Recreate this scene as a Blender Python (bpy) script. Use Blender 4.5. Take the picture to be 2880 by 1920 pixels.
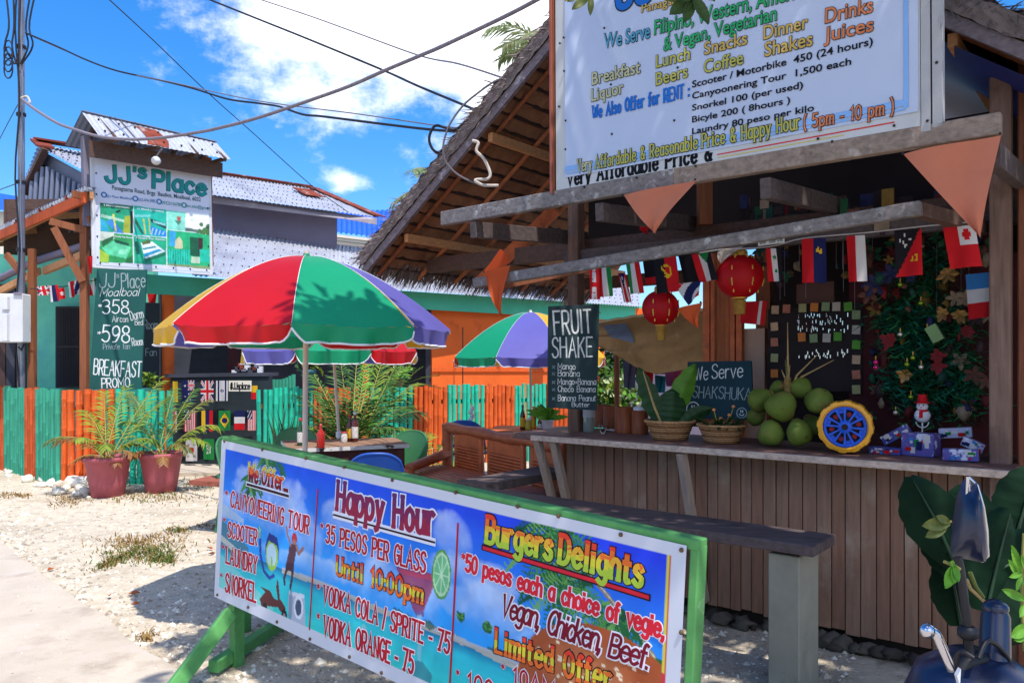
import bpy, math, random
import numpy as np
from mathutils import Vector, Matrix, noise
random.seed(7)
sc = bpy.context.scene
for o in list(bpy.data.objects): bpy.data.objects.remove(o)
V = Vector; Z = V((0, 0, 1))
# ------------------------------------------------------------------ camera, sky, sun, exposure
F, EYE, HZ = 2200.0, 1.55, 1017.0          # focal length in photo pixels, eye height, horizon row
cd = bpy.data.cameras.new('camera'); cam = bpy.data.objects.new('camera', cd); sc.collection.objects.link(cam)
cd.sensor_width = 36; cd.lens = F / 2880 * 36; cd.shift_y = (HZ - 960) / 2880
cd.clip_start = .05; cd.clip_end = 3000
cam.location = (0, 0, EYE); cam.rotation_euler = (math.radians(90), 0, 0); sc.camera = cam
SUN_AZ = math.atan2(.55, -.83); SUN_EL = math.radians(63)
sd = bpy.data.lights.new('sun', 'SUN'); so = bpy.data.objects.new('sun', sd); sc.collection.objects.link(so)
sd.energy = 3.7; sd.angle = math.radians(.5); sd.color = (1, .96, .90)
sv = V((math.sin(SUN_AZ) * math.cos(SUN_EL), math.cos(SUN_AZ) * math.cos(SUN_EL), math.sin(SUN_EL)))
so.rotation_euler = sv.to_track_quat('Z', 'Y').to_euler(); so.location = (8, -4, 14)
sc.view_settings.view_transform = 'Standard'; sc.view_settings.look = 'None'
sc.view_settings.exposure = .6; sc.view_settings.gamma = 1
sc.cycles.max_bounces = 6; sc.cycles.diffuse_bounces = 4; sc.cycles.transparent_max_bounces = 8
sc.cycles.caustics_reflective = False; sc.cycles.caustics_refractive = False
try: sc.cycles.use_denoising = True
except Exception: pass

def lin(r, g, b):
    f = lambda c: (c / 12.92 if c <= .04045 else ((c + .055) / 1.055) ** 2.4)
    return (f(r / 255), f(g / 255), f(b / 255), 1)

def make_world():
    w = bpy.data.worlds.new('World'); sc.world = w; w.use_nodes = True
    nt = w.node_tree; N = nt.nodes; L = nt.links; N.clear()
    out = N.new('ShaderNodeOutputWorld'); bg = N.new('ShaderNodeBackground'); bg.inputs[1].default_value = .15
    L.new(bg.outputs[0], out.inputs[0])
    sky = N.new('ShaderNodeTexSky'); sky.sky_type = 'NISHITA'; sky.sun_disc = False
    sky.sun_elevation = SUN_EL; sky.sun_rotation = SUN_AZ; sky.air_density = 1.2; sky.dust_density = .6; sky.ozone_density = 2.2
    hs = N.new('ShaderNodeHueSaturation'); hs.inputs['Saturation'].default_value = 1.2; hs.inputs['Value'].default_value = .94
    tn = N.new('ShaderNodeMix'); tn.data_type = 'RGBA'; tn.blend_type = 'MULTIPLY'; tn.inputs[0].default_value = 1; tn.inputs[7].default_value = (.62, .80, 1.08, 1); L.new(sky.outputs[0], tn.inputs[6]); L.new(tn.outputs[2], hs.inputs['Color'])
    tc = N.new('ShaderNodeTexCoord')
    def noise_t(scale, detail, rough, loc):
        mp = N.new('ShaderNodeMapping'); mp.inputs['Location'].default_value = loc; mp.inputs['Scale'].default_value = (1, 1, 1.5)
        n = N.new('ShaderNodeTexNoise'); n.inputs['Scale'].default_value = scale; n.inputs['Detail'].default_value = detail; n.inputs['Roughness'].default_value = rough
        L.new(tc.outputs['Generated'], mp.inputs[0]); L.new(mp.outputs[0], n.inputs['Vector']); return n
    n1 = noise_t(6.5, 10, .66, (3.1, .4, 1.7))
    def blob(direction, radii, strength):     # a cloud bank standing in one direction of the sky
        d = V(direction).normalized()
        sub = N.new('ShaderNodeVectorMath'); sub.operation = 'SUBTRACT'; sub.inputs[1].default_value = d
        L.new(tc.outputs['Generated'], sub.inputs[0])
        mul = N.new('ShaderNodeVectorMath'); mul.operation = 'MULTIPLY'; mul.inputs[1].default_value = [1 / r for r in radii]
        L.new(sub.outputs[0], mul.inputs[0])
        ln = N.new('ShaderNodeVectorMath'); ln.operation = 'LENGTH'; L.new(mul.outputs[0], ln.inputs[0])
        mr = N.new('ShaderNodeMapRange'); mr.inputs[1].default_value = 0; mr.inputs[2].default_value = 1.25
        mr.inputs[3].default_value = strength; mr.inputs[4].default_value = -.75; mr.clamp = True
        L.new(ln.outputs[1], mr.inputs[0]); return mr
    blobs = [blob((-.10, 1, .46), (.44, .6, .27), .85), blob((.08, 1, .40), (.46, .6, .28), .85), blob((-.29, 1, .46), (.26, .4, .17), .50), blob((-.2, 1, .33), (.28, .4, .10), .34), blob((-.214, 1, .232), (.075, .3, .042), .42),
             blob((-.30, 1, .30), (.03, .3, .018), .2), blob((.9, .5, .5), (.6, .6, .4), .8), blob((-.9, .2, .35), (.4, .4, .12), .25), blob((.2, -1, .5), (.9, .8, .5), .9), blob((-.8, -.6, .5), (.6, .6, .4), .8), blob((0, -.25, 1), (.55, .5, .5), .7)]  # unseen banks overhead and behind the camera are added for neutral fill
    acc = blobs[0].outputs[0]
    for b in blobs[1:]:
        m = N.new('ShaderNodeMath'); m.operation = 'MAXIMUM'; L.new(acc, m.inputs[0]); L.new(b.outputs[0], m.inputs[1]); acc = m.outputs[0]
    ad = N.new('ShaderNodeMath'); ad.operation = 'ADD'; nm = N.new('ShaderNodeMath'); nm.operation = 'MULTIPLY_ADD'; nm.inputs[1].default_value = 1.7; nm.inputs[2].default_value = -.35; L.new(n1.outputs[0], nm.inputs[0]); L.new(nm.outputs[0], ad.inputs[0]); L.new(acc, ad.inputs[1])
    mr = N.new('ShaderNodeMapRange'); mr.inputs[1].default_value = .50; mr.inputs[2].default_value = .98; mr.clamp = True; mr.interpolation_type = 'SMOOTHSTEP'
    L.new(ad.outputs[0], mr.inputs[0])
    mix = N.new('ShaderNodeMix'); mix.data_type = 'RGBA'
    L.new(mr.outputs[0], mix.inputs[0]); L.new(hs.outputs[0], mix.inputs[6]); mix.inputs[7].default_value = (7.2, 7.4, 7.9, 1)
    L.new(mix.outputs[2], bg.inputs[0])
make_world()

# ------------------------------------------------------------------ frames of reference
def P(px, py, D): return V(((px - 1440) / F * D, D, EYE - (py - HZ) / F * D))
def G(px, py, z=0.0):
    D = F * (EYE - z) / (py - HZ); return V(((px - 1440) / F * D, D, z))
U = V((.776, -.6307, 0)).normalized(); W = V((.6307, .776, 0)).normalized()   # along the stall front, into the stall
S0 = V((0, 5.33, 0))
def S(a, b, z): return S0 + U * a + W * b + Z * z
def SP(px, py, b):
    d = V(((px - 1440) / F, 1, -(py - HZ) / F)); o = V((0, 0, EYE)); n = W
    t = (S(0, b, 0) - o).dot(n) / d.dot(n); return o + d * t
class Plane:
    def __init__(s, o, ex, up):
        s.o = o.copy(); s.ex = ex.normalized(); n = s.ex.cross(up).normalized(); s.ey = n.cross(s.ex).normalized(); s.n = n
        if s.n.dot(V((0, 0, EYE)) - o) < 0: s.n = -s.n
    def at(s, x, y, h=0.0): return s.o + s.ex * x + s.ey * y + s.n * h
    def hit(s, px, py):
        d = V(((px - 1440) / F, 1, -(py - HZ) / F)); o = V((0, 0, EYE)); t = (s.o - o).dot(s.n) / d.dot(s.n); q = o + d * t - s.o
        return q.dot(s.ex), q.dot(s.ey)

# ------------------------------------------------------------------ materials
_m = {}
def M(name, col, rough=.7, var=.18, sc_=7, bump=.15, spec=.3, stretch=(1, 1, 1), rot=0, dirt=None, metal=0, trans=0, attr=None, fine=None):
    if name in _m: return _m[name]
    m = bpy.data.materials.new(name); _m[name] = m; m.use_nodes = True
    nt = m.node_tree; N = nt.nodes; L = nt.links
    b = N['Principled BSDF']; b.inputs['Roughness'].default_value = rough; b.inputs['Metallic'].default_value = metal
    b.inputs['Specular IOR Level'].default_value = spec
    tc = N.new('ShaderNodeTexCoord'); mp = N.new('ShaderNodeMapping'); mp.vector_type = 'POINT'
    mp.inputs['Rotation'].default_value = (0, 0, rot); mp.inputs['Scale'].default_value = stretch
    L.new(tc.outputs['Object'], mp.inputs[0])
    n = N.new('ShaderNodeTexNoise'); n.inputs['Scale'].default_value = sc_; n.inputs['Detail'].default_value = 8; n.inputs['Roughness'].default_value = .62
    L.new(mp.outputs[0], n.inputs['Vector'])
    rr = N.new('ShaderNodeMapRange'); rr.inputs[1].default_value = .3; rr.inputs[2].default_value = .7; L.new(n.outputs[0], rr.inputs[0])
    mul = N.new('ShaderNodeMix'); mul.data_type = 'RGBA'; L.new(rr.outputs[0], mul.inputs[0])
    lo, hi = 1 - var, 1 + var * .8
    if attr:
        at = N.new('ShaderNodeAttribute'); at.attribute_name = attr
        for k, f in ((6, lo), (7, min(hi, 1.15))):
            vm = N.new('ShaderNodeVectorMath'); vm.operation = 'SCALE'; vm.inputs['Scale'].default_value = f
            L.new(at.outputs['Color'], vm.inputs[0]); L.new(vm.outputs[0], mul.inputs[k])
    else:
        mul.inputs[6].default_value = (col[0] * lo, col[1] * lo, col[2] * lo, 1); mul.inputs[7].default_value = (min(col[0] * hi, .95), min(col[1] * hi, .95), min(col[2] * hi, .95), 1)
    c = mul.outputs[2]
    for d in (dirt or []):                   # (colour, threshold, scale, softness[, stretch])
        n2 = N.new('ShaderNodeTexNoise'); n2.inputs['Scale'].default_value = d[2]; n2.inputs['Detail'].default_value = 7; n2.inputs['Roughness'].default_value = .65
        if len(d) > 4:
            m2 = N.new('ShaderNodeMapping'); m2.inputs['Scale'].default_value = d[4]; m2.inputs['Rotation'].default_value = (0, 0, rot)
            L.new(tc.outputs['Object'], m2.inputs[0]); L.new(m2.outputs[0], n2.inputs['Vector'])
        else: L.new(tc.outputs['Object'], n2.inputs['Vector'])
        r2 = N.new('ShaderNodeMapRange'); r2.inputs[1].default_value = d[1]; r2.inputs[2].default_value = d[1] + d[3]; L.new(n2.outputs[0], r2.inputs[0])
        mx = N.new('ShaderNodeMix'); mx.data_type = 'RGBA'; L.new(r2.outputs[0], mx.inputs[0]); L.new(c, mx.inputs[6]); mx.inputs[7].default_value = d[0]; c = mx.outputs[2]
    L.new(c, b.inputs['Base Color'])
    if bump:
        bp = N.new('ShaderNodeBump'); bp.inputs['Strength'].default_value = bump; bp.inputs['Distance'].default_value = .01
        if fine:
            n3 = N.new('ShaderNodeTexNoise'); n3.inputs['Scale'].default_value = fine; n3.inputs['Detail'].default_value = 6; L.new(mp.outputs[0], n3.inputs['Vector']); L.new(n3.outputs[0], bp.inputs['Height'])
        else: L.new(n.outputs[0], bp.inputs['Height'])
        L.new(bp.outputs[0], b.inputs['Normal'])
    if trans:
        tr = N.new('ShaderNodeBsdfTranslucent'); L.new(c, tr.inputs[0]); ms = N.new('ShaderNodeMixShader'); ms.inputs[0].default_value = trans
        L.new(b.outputs[0], ms.inputs[1]); L.new(tr.outputs[0], ms.inputs[2]); L.new(ms.outputs[0], N['Material Output'].inputs[0])
    return m
SR = math.atan2(.6307, .776)                # stall angle for wood grain along its front
def wood(name, col, axis='u', **k):
    st = {'u': (1.2, 14, 14), 'w': (14, 1.2, 14), 'z': (14, 14, 1.2)}[axis]
    d = dict(rough=.8, var=.35, sc_=3.2, bump=.35, stretch=st, rot=SR); d.update(k); return M(name, col, **d)

# ------------------------------------------------------------------ mesh builder
class MB:
    def __init__(s): s.v = []; s.f = []; s.mi = []; s.sm = []; s.mats = []
    def idx(s, mat):
        if mat not in s.mats: s.mats.append(mat)
        return s.mats.index(mat)
    def add(s, vs, fs, mat, smooth=False):
        o = len(s.v); s.v += [tuple(q) for q in vs]; k = s.idx(mat)
        for f in fs: s.f.append([i + o for i in f]); s.mi.append(k); s.sm.append(smooth)
    def box(s, c, ax, ay, az, mat):          # axes are half-size vectors
        vs = [c + ax * i + ay * j + az * k for i in (-1, 1) for j in (-1, 1) for k in (-1, 1)]
        s.add(vs, [(0, 1, 3, 2), (4, 6, 7, 5), (0, 4, 5, 1), (2, 3, 7, 6), (0, 2, 6, 4), (1, 5, 7, 3)], mat)
    def bar(s, p, q, w, h, mat, up=Z):       # beam p->q, w across, h along up
        d = (q - p); l = d.length; d = d / l; side = d.cross(up)
        side = side.normalized() if side.length > 1e-4 else V((1, 0, 0)); u2 = side.cross(d).normalized()
        s.box((p + q) / 2, d * l / 2, side * w / 2, u2 * h / 2, mat)
    def prism(s, poly, off, mat, mat2=None):
        n = len(poly); vs = list(poly) + [p + off for p in poly]
        s.add(vs, [tuple(range(n - 1, -1, -1))], mat); s.add(vs, [tuple(range(n, 2 * n))], mat2 or mat)
        s.add(vs, [(i, (i + 1) % n, (i + 1) % n + n, i + n) for i in range(n)], mat2 or mat)
    def tube(s, path, r, mat, n=7, cap=True):
        m = len(path); rs = r if isinstance(r, (list, tuple)) else [r] * m; vs = []; prev = None
        for i, p in enumerate(path):
            t = (path[min(i + 1, m - 1)] - path[max(i - 1, 0)])
            t = t.normalized() if t.length > 1e-7 else Z
            a = prev - t * prev.dot(t) if prev is not None else t.orthogonal()
            if a.length < 1e-5: a = t.orthogonal()
            a.normalize(); prev = a; b = t.cross(a)
            for k in range(n):
                w = 2 * math.pi * k / n; vs.append(p + (a * math.cos(w) + b * math.sin(w)) * rs[i])
        fs = [(i * n + k, i * n + (k + 1) % n, (i + 1) * n + (k + 1) % n, (i + 1) * n + k) for i in range(m - 1) for k in range(n)]
        s.add(vs, fs, mat, True)
        if cap: s.add(vs[:n], [tuple(range(n - 1, -1, -1))], mat); s.add(vs[-n:], [tuple(range(n))], mat)
    def lathe(s, base, prof, mat, n=24, axis=Z, close=True):
        a = axis.orthogonal().normalized(); b = axis.cross(a); vs = []
        for r, z in prof:
            for k in range(n):
                w = 2 * math.pi * k / n; vs.append(base + axis * z + (a * math.cos(w) + b * math.sin(w)) * r)
        s.add(vs, [(i * n + k, i * n + (k + 1) % n, (i + 1) * n + (k + 1) % n, (i + 1) * n + k) for i in range(len(prof) - 1) for k in range(n)], mat, True)
        if close:
            s.add(vs[:n], [tuple(range(n - 1, -1, -1))], mat); s.add(vs[-n:], [tuple(range(n))], mat)
    def ball(s, c, r, mat, sq=(1, 1, 1), n=14, rough=0.):
        vs = []; m = n // 2 + 1
        for i in range(m + 1):
            t = math.pi * i / m
            for k in range(n):
                w = 2 * math.pi * k / n; d = V((math.sin(t) * math.cos(w), math.sin(t) * math.sin(w), math.cos(t)))
                q = 1 + rough * noise.noise(d * 1.6 + V(c) * 3) if rough else 1
                vs.append(V(c) + V((d.x * sq[0], d.y * sq[1], d.z * sq[2])) * r * q)
        s.add(vs, [(i * n + k, (i + 1) * n + k, (i + 1) * n + (k + 1) % n, i * n + (k + 1) % n) for i in range(m) for k in range(n)], mat, True)
    def grid(s, fn, nu, nv, mat, smooth=True, matfn=None):
        vs = [fn(i / nu, j / nv) for j in range(nv + 1) for i in range(nu + 1)]; w = nu + 1
        if matfn is None:
            s.add(vs, [(j * w + i, j * w + i + 1, (j + 1) * w + i + 1, (j + 1) * w + i) for j in range(nv) for i in range(nu)], mat, smooth)
        else:
            o = len(s.v); s.v += [tuple(q) for q in vs]
            for j in range(nv):
                for i in range(nu):
                    s.f.append([o + j * w + i, o + j * w + i + 1, o + (j + 1) * w + i + 1, o + (j + 1) * w + i]); s.mi.append(s.idx(matfn((i + .5) / nu, (j + .5) / nv))); s.sm.append(smooth)
    def build(s, name, parent=None, bevel=0, cols=None):
        me = bpy.data.meshes.new(name); me.from_pydata(s.v, [], s.f)
        for m in s.mats: me.materials.append(m)
        me.polygons.foreach_set('material_index', s.mi); me.polygons.foreach_set('use_smooth', s.sm)
        if cols is not None:
            ca = me.attributes.new('print', 'FLOAT_COLOR', 'POINT'); ca.data.foreach_set('color', np.asarray(cols, dtype=np.float32).ravel())
        me.update(); o = bpy.data.objects.new(name, me); sc.collection.objects.link(o)
        if parent is not None:
            o.parent = parent
            if parent.type == 'EMPTY': o.location = -parent.location
        if bevel:
            b = o.modifiers.new('bevel', 'BEVEL'); b.width = bevel; b.segments = 1; b.limit_method = 'ANGLE'
        return o
def tag(o, label, cat, group=None, kind=None):
    if label: o['label'] = label
    if cat: o['category'] = cat
    if group: o['group'] = group
    if kind: o['kind'] = kind
    return o
def thing(name, label, cat, base, group=None):
    o = bpy.data.objects.new(name, None); sc.collection.objects.link(o); o.location = base; o.empty_display_size = .1
    return tag(o, label, cat, group)
def structure(mb, name): o = mb.build(name); o['kind'] = 'structure'; return o
def stuff(mb, name, label=None):
    o = mb.build(name); o['kind'] = 'stuff'
    if label: o['label'] = label
    return o
def copy_thing(o, parent=None):
    c = o.copy(); sc.collection.objects.link(c)
    if parent is not None: c.parent = parent
    for ch in list(o.children): copy_thing(ch, c)
    return c
def bil(a, b, c, d):                          # bilinear patch a(0,0) b(1,0) c(1,1) d(0,1)
    return lambda u, v: (a * (1 - u) + b * u) * (1 - v) + (d * (1 - u) + c * u) * v
def smooth_path(pts, k=6):
    out = []
    n = len(pts)
    for i in range(n - 1):
        p0, p1, p2, p3 = pts[max(i - 1, 0)], pts[i], pts[i + 1], pts[min(i + 2, n - 1)]
        for j in range(k):
            t = j / k; t2 = t * t; t3 = t2 * t
            out.append((p1 * 2 + (p2 - p0) * t + (p0 * 2 - p1 * 5 + p2 * 4 - p3) * t2 + (p1 * 3 - p0 - p2 * 3 + p3) * t3) * .5)
    out.append(pts[-1]); return out
def fbm(p, o=4): return noise.fractal(p, 1.0, 2.0, o)
# ------------------------------------------------------------------ stroke lettering
GL = {
'A':(7,"0,0 3.5,10 7,0|1.3,3.7 5.7,3.7"),'B':(6,"0,0 0,10|~0,10 3.5,10 5.3,8.8 5.3,6.6 3.5,5.3 0,5.3|~0,5.3 4,5.3 6,4 6,1.5 4,0 0,0"),
'C':(6,"~6,8.3 4.8,9.8 3,10 1,8.5 0,5 1,1.5 3,0 4.8,.2 6,1.7"),'D':(6,"0,0 0,10|~0,10 3,10 5.3,8.3 6,5 5.3,1.7 3,0 0,0"),
'E':(5.5,"5.5,10 0,10 0,0 5.5,0|0,5.2 4.5,5.2"),'F':(5.5,"5.5,10 0,10 0,0|0,5.2 4.5,5.2"),
'G':(6,"~6,8.3 4.8,9.8 3,10 1,8.5 0,5 1,1.5 3,0 5,.4 6,2|6,2 6,4.6 3.6,4.6"),'H':(6,"0,0 0,10|6,0 6,10|0,5.2 6,5.2"),'I':(1.2,".6,0 .6,10"),
'J':(4.5,"~4.5,10 4.5,6 4.5,3 3.8,.7 2,0 .5,.8 0,2.5"),'K':(6,"0,0 0,10|5.8,10 0,4.3|2,6 6,0"),'L':(5.2,"0,10 0,0 5.2,0"),
'M':(8,"0,0 0,10 4,3 8,10 8,0"),'N':(6,"0,0 0,10 6,0 6,10"),'O':(6.6,"~3.3,10 .9,8.5 0,5 .9,1.5 3.3,0 5.7,1.5 6.6,5 5.7,8.5 3.3,10"),
'P':(5.8,"0,0 0,10|~0,10 4,10 5.8,8.8 5.8,6 4,4.7 0,4.7"),'R':(6,"0,0 0,10|~0,10 4,10 5.8,8.8 5.8,6 4,4.7 0,4.7|2.8,4.7 6,0"),
'S':(5.6,"~5.6,8.4 4.4,9.8 2.5,10 .7,9 .4,7.2 1.6,5.8 4.2,4.7 5.6,3 5.2,1 3,0 1.2,.3 0,1.8"),'T':(6.5,"0,10 6.5,10|3.25,10 3.25,0"),
'U':(6,"~0,10 0,6 0,3 .8,.8 3,0 5.2,.8 6,3 6,6 6,10"),'V':(6.6,"0,10 3.3,0 6.6,10"),'W':(9,"0,10 2.3,0 4.5,9 6.7,0 9,10"),'X':(6,"0,0 6,10|0,10 6,0"),'Y':(6.4,"0,10 3.2,5 6.4,10|3.2,5 3.2,0"),
'0':(5.6,"~2.8,10 .7,8.5 0,5 .7,1.5 2.8,0 4.9,1.5 5.6,5 4.9,8.5 2.8,10"),'1':(3,".5,8 2.2,10 2.2,0"),'2':(5.6,"~0,8 1,9.7 3,10 5,9 5.2,7 4,4.8 0,0|0,0 5.6,0"),
'3':(5.6,"~0,9 1.5,10 3.8,10 5.2,8.5 4.8,6.3 2.2,5.4|~2.2,5.4 5,4.8 5.6,2.5 4.3,.4 2,0 0,1.2"),'4':(6,"4.2,0 4.2,10 0,3.2 6,3.2"),
'5':(5.6,"5.2,10 .8,10 .4,5.6|~.4,5.6 2.5,6.4 4.8,5.4 5.5,3.2 4.5,.8 2.3,0 0,1.2"),'6':(5.5,"~4.8,9.6 2.5,9 .5,5.5 .3,2.5 1.5,.3 3.2,0 5.2,1.2 5.4,3.8 4,5.6 2,5.4 .5,3.8"),
'7':(5.5,"0,10 5.5,10 1.8,0"),'8':(5.6,"~2.8,5.3 .7,6.5 .6,8.8 2.8,10 5,8.8 4.9,6.5 2.8,5.3 .3,3.8 .2,1.3 2.8,0 5.4,1.3 5.3,3.8 2.8,5.3"),
'9':(5.5,"~.7,.4 3,1 5,4.5 5.2,7.5 4,9.7 2.3,10 .3,8.8 .1,6.2 1.5,4.4 3.5,4.6 5,6.2"),
'a':(5,"~5,5 3.5,6.5 1.5,6.2 0,4 .3,1.3 2,0 4,.8 5,2.5|5,6.5 5,0"),'b':(5.2,"0,10 0,0|~0,2.5 1,.6 3,0 5,1.5 5.2,4.5 3.5,6.5 1.2,6 0,4"),
'c':(4.8,"~4.8,5.3 3.5,6.5 1.5,6.2 0,3.3 1.2,.5 3.2,0 4.8,1.2"),'d':(5,"5,10 5,0|~5,2.5 4,.6 2,0 .2,1.5 0,4.5 1.5,6.5 4,6 5,4"),
'e':(5,"~0,3.5 2.5,3.6 5,3.7 4.6,5.6 2.7,6.5 .8,5.5 0,3.2 1,.7 3,0 5,1.2"),'f':(3.2,"~3.4,9.6 2.2,10 1.3,8.5 1.3,5 1.3,0|0,6.5 3,6.5"),
'g':(5,"~5,5 3.5,6.5 1.5,6.2 0,4 .3,1.7 2,.4 4,1 5,2.5|~5,6.5 5,2 5,-1 4,-2.8 2,-3 .5,-2.2"),'h':(4.8,"0,10 0,0|~0,4 1.2,6 3,6.5 4.6,5.5 4.8,3.5 4.8,0"),
'i':(1.2,".6,0 .6,6.5|.6,8.7 .6,9.4"),'j':(2,"~1.5,6.5 1.5,2 1.5,-1 .8,-2.8 -.5,-2.8|1.5,8.7 1.5,9.4"),'k':(4.8,"0,10 0,0|4.5,6.5 0,2.6|1.5,3.8 4.8,0"),'l':(1.2,".6,0 .6,10"),
'm':(8,"0,0 0,6.5|~0,4 1.2,6 2.7,6.5 4,5.5 4,3.5 4,0|~4,4 5.2,6 6.7,6.5 8,5.5 8,3.5 8,0"),'n':(4.8,"0,0 0,6.5|~0,4 1.2,6 3,6.5 4.6,5.5 4.8,3.5 4.8,0"),
'o':(5.2,"~2.6,6.5 .6,5.4 0,3.25 .6,1 2.6,0 4.6,1 5.2,3.25 4.6,5.4 2.6,6.5"),'p':(5.2,"0,6.5 0,-3|~0,4 1.2,6 3.2,6.5 5,5 5.2,2 3.5,.1 1,.6 0,2.5"),
'q':(5,"5,6.5 5,-3|~5,4 4,6 2,6.5 .2,5 0,2 1.5,.1 4,.6 5,2.5"),'r':(3.4,"0,0 0,6.5|~0,4 1,6 2.5,6.6 3.4,6.2"),
's':(4.4,"~4.4,5.4 3,6.5 1,6.1 .6,4.6 2.4,3.5 4.3,2.5 4,.6 2,0 0,1.1"),'t':(3.2,"~1.3,9 1.3,5 1.3,1.2 2,.1 3.2,.4|0,6.5 3.2,6.5"),
'u':(4.8,"~0,6.5 0,4 0,2 .8,.3 2.5,0 4.2,1 4.8,3|4.8,6.5 4.8,0"),'v':(4.8,"0,6.5 2.4,0 4.8,6.5"),'w':(7,"0,6.5 1.8,0 3.5,6 5.2,0 7,6.5"),'x':(4.4,"0,0 4.4,6.5|0,6.5 4.4,0"),
'y':(4.8,"0,6.5 2.4,0|4.8,6.5 2.4,0 1.4,-2.6 .2,-3"),'z':(4.4,"0,6.5 4.4,6.5 0,0 4.4,0"),
'.':(1,".5,0 .5,.5"),',':(1.2,"~.8,.6 .8,-.5 .1,-1.7"),"'":(1,".5,10 .5,7.6"),'*':(3,"1.5,9.4 1.5,5.6|0,8.5 3,6.5|0,6.5 3,8.5"),':':(1,".5,0.6 .5,1.2|.5,5.2 .5,5.8"),
'@':(3,"1.5,10 1.5,4|0,8.5 3,5.5|0,5.5 3,8.5"),'/':(3.5,"0,-1 3.5,10.5"),'-':(3,"0,3.9 3,3.9"),'(':(2,"~2,11 .4,8 0,4.5 .4,1 2,-2"),')':(2,"~0,11 1.6,8 2,4.5 1.6,1 0,-2"),
'&':(6,"~5.8,0 1.2,7 1,9 2.6,10 4,8.8 3.6,7 .6,4.2 .2,1.6 2,0 4.3,.8 5.8,4"),'#':(5.6,"1.2,0 2.2,10|3.6,0 4.6,10|0,3.2 5.4,3.2|.3,6.8 5.7,6.8"),'+':(4,"0,3.5 4,3.5|2,1.5 2,5.5"),' ':(4.6,"")}
def _cr(p, k=5):
    out = []; n = len(p)
    for i in range(n - 1):
        a, b, c, d = p[max(i - 1, 0)], p[i], p[i + 1], p[min(i + 2, n - 1)]
        for j in range(k):
            t = j / k
            out.append(tuple(.5 * (2 * b[q] + (c[q] - a[q]) * t + (2 * a[q] - 5 * b[q] + 4 * c[q] - d[q]) * t * t + (3 * b[q] - a[q] - 3 * c[q] + d[q]) * t ** 3) for q in (0, 1)))
    out.append(p[-1]); return out
def glyph(ch):
    w, s = GL.get(ch, (4, "")); res = []
    for st in s.split('|'):
        if not st: continue
        cur = st[0] == '~'; pts = [tuple(float(q) for q in t.split(',')) for t in st.lstrip('~').split()]
        res.append(_cr(pts) if cur else pts)
    return w, res
def ribbon(mb, pl, pts, w, h, mat, base=0.0004):
    """a flat raised stroke along 2-D points of plane pl"""
    n = len(pts)
    if n < 2: return
    L_, R_, Li, Ri = [], [], [], []
    for i in range(n):
        d1 = (pts[i][0] - pts[i - 1][0], pts[i][1] - pts[i - 1][1]) if i else None
        d2 = (pts[i + 1][0] - pts[i][0], pts[i + 1][1] - pts[i][1]) if i < n - 1 else None
        def nrm(d):
            if d is None: return None
            l = math.hypot(*d) or 1e-9; return (d[0] / l, d[1] / l)
        d1, d2 = nrm(d1), nrm(d2)
        if d1 is None: d1 = d2
        if d2 is None: d2 = d1
        t = (d1[0] + d2[0], d1[1] + d2[1]); l = math.hypot(*t)
        if l < .3: t = d2; l = 1
        t = (t[0] / l, t[1] / l); nx, ny = -t[1], t[0]
        c = max(.5, nx * -d2[1] + ny * d2[0]); k = w / 2 / c; x, y = pts[i]
        if i == 0: x -= d2[0] * w * .38; y -= d2[1] * w * .38
        if i == n - 1: x += d1[0] * w * .38; y += d1[1] * w * .38
        L_.append(pl.at(x + nx * k, y + ny * k, base)); R_.append(pl.at(x - nx * k, y - ny * k, base))
        Li.append(pl.at(x + nx * k * .9, y + ny * k * .9, h)); Ri.append(pl.at(x - nx * k * .9, y - ny * k * .9, h))
    vs = L_ + Li + Ri + R_; fs = []
    for r in range(3):
        for i in range(n - 1): fs.append((r * n + i, r * n + i + 1, (r + 1) * n + i + 1, (r + 1) * n + i))
    fs += [(0, n, 2 * n, 3 * n), (n - 1, 4 * n - 1, 3 * n - 1, 2 * n - 1)]
    mb.add(vs, fs, mat)
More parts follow.
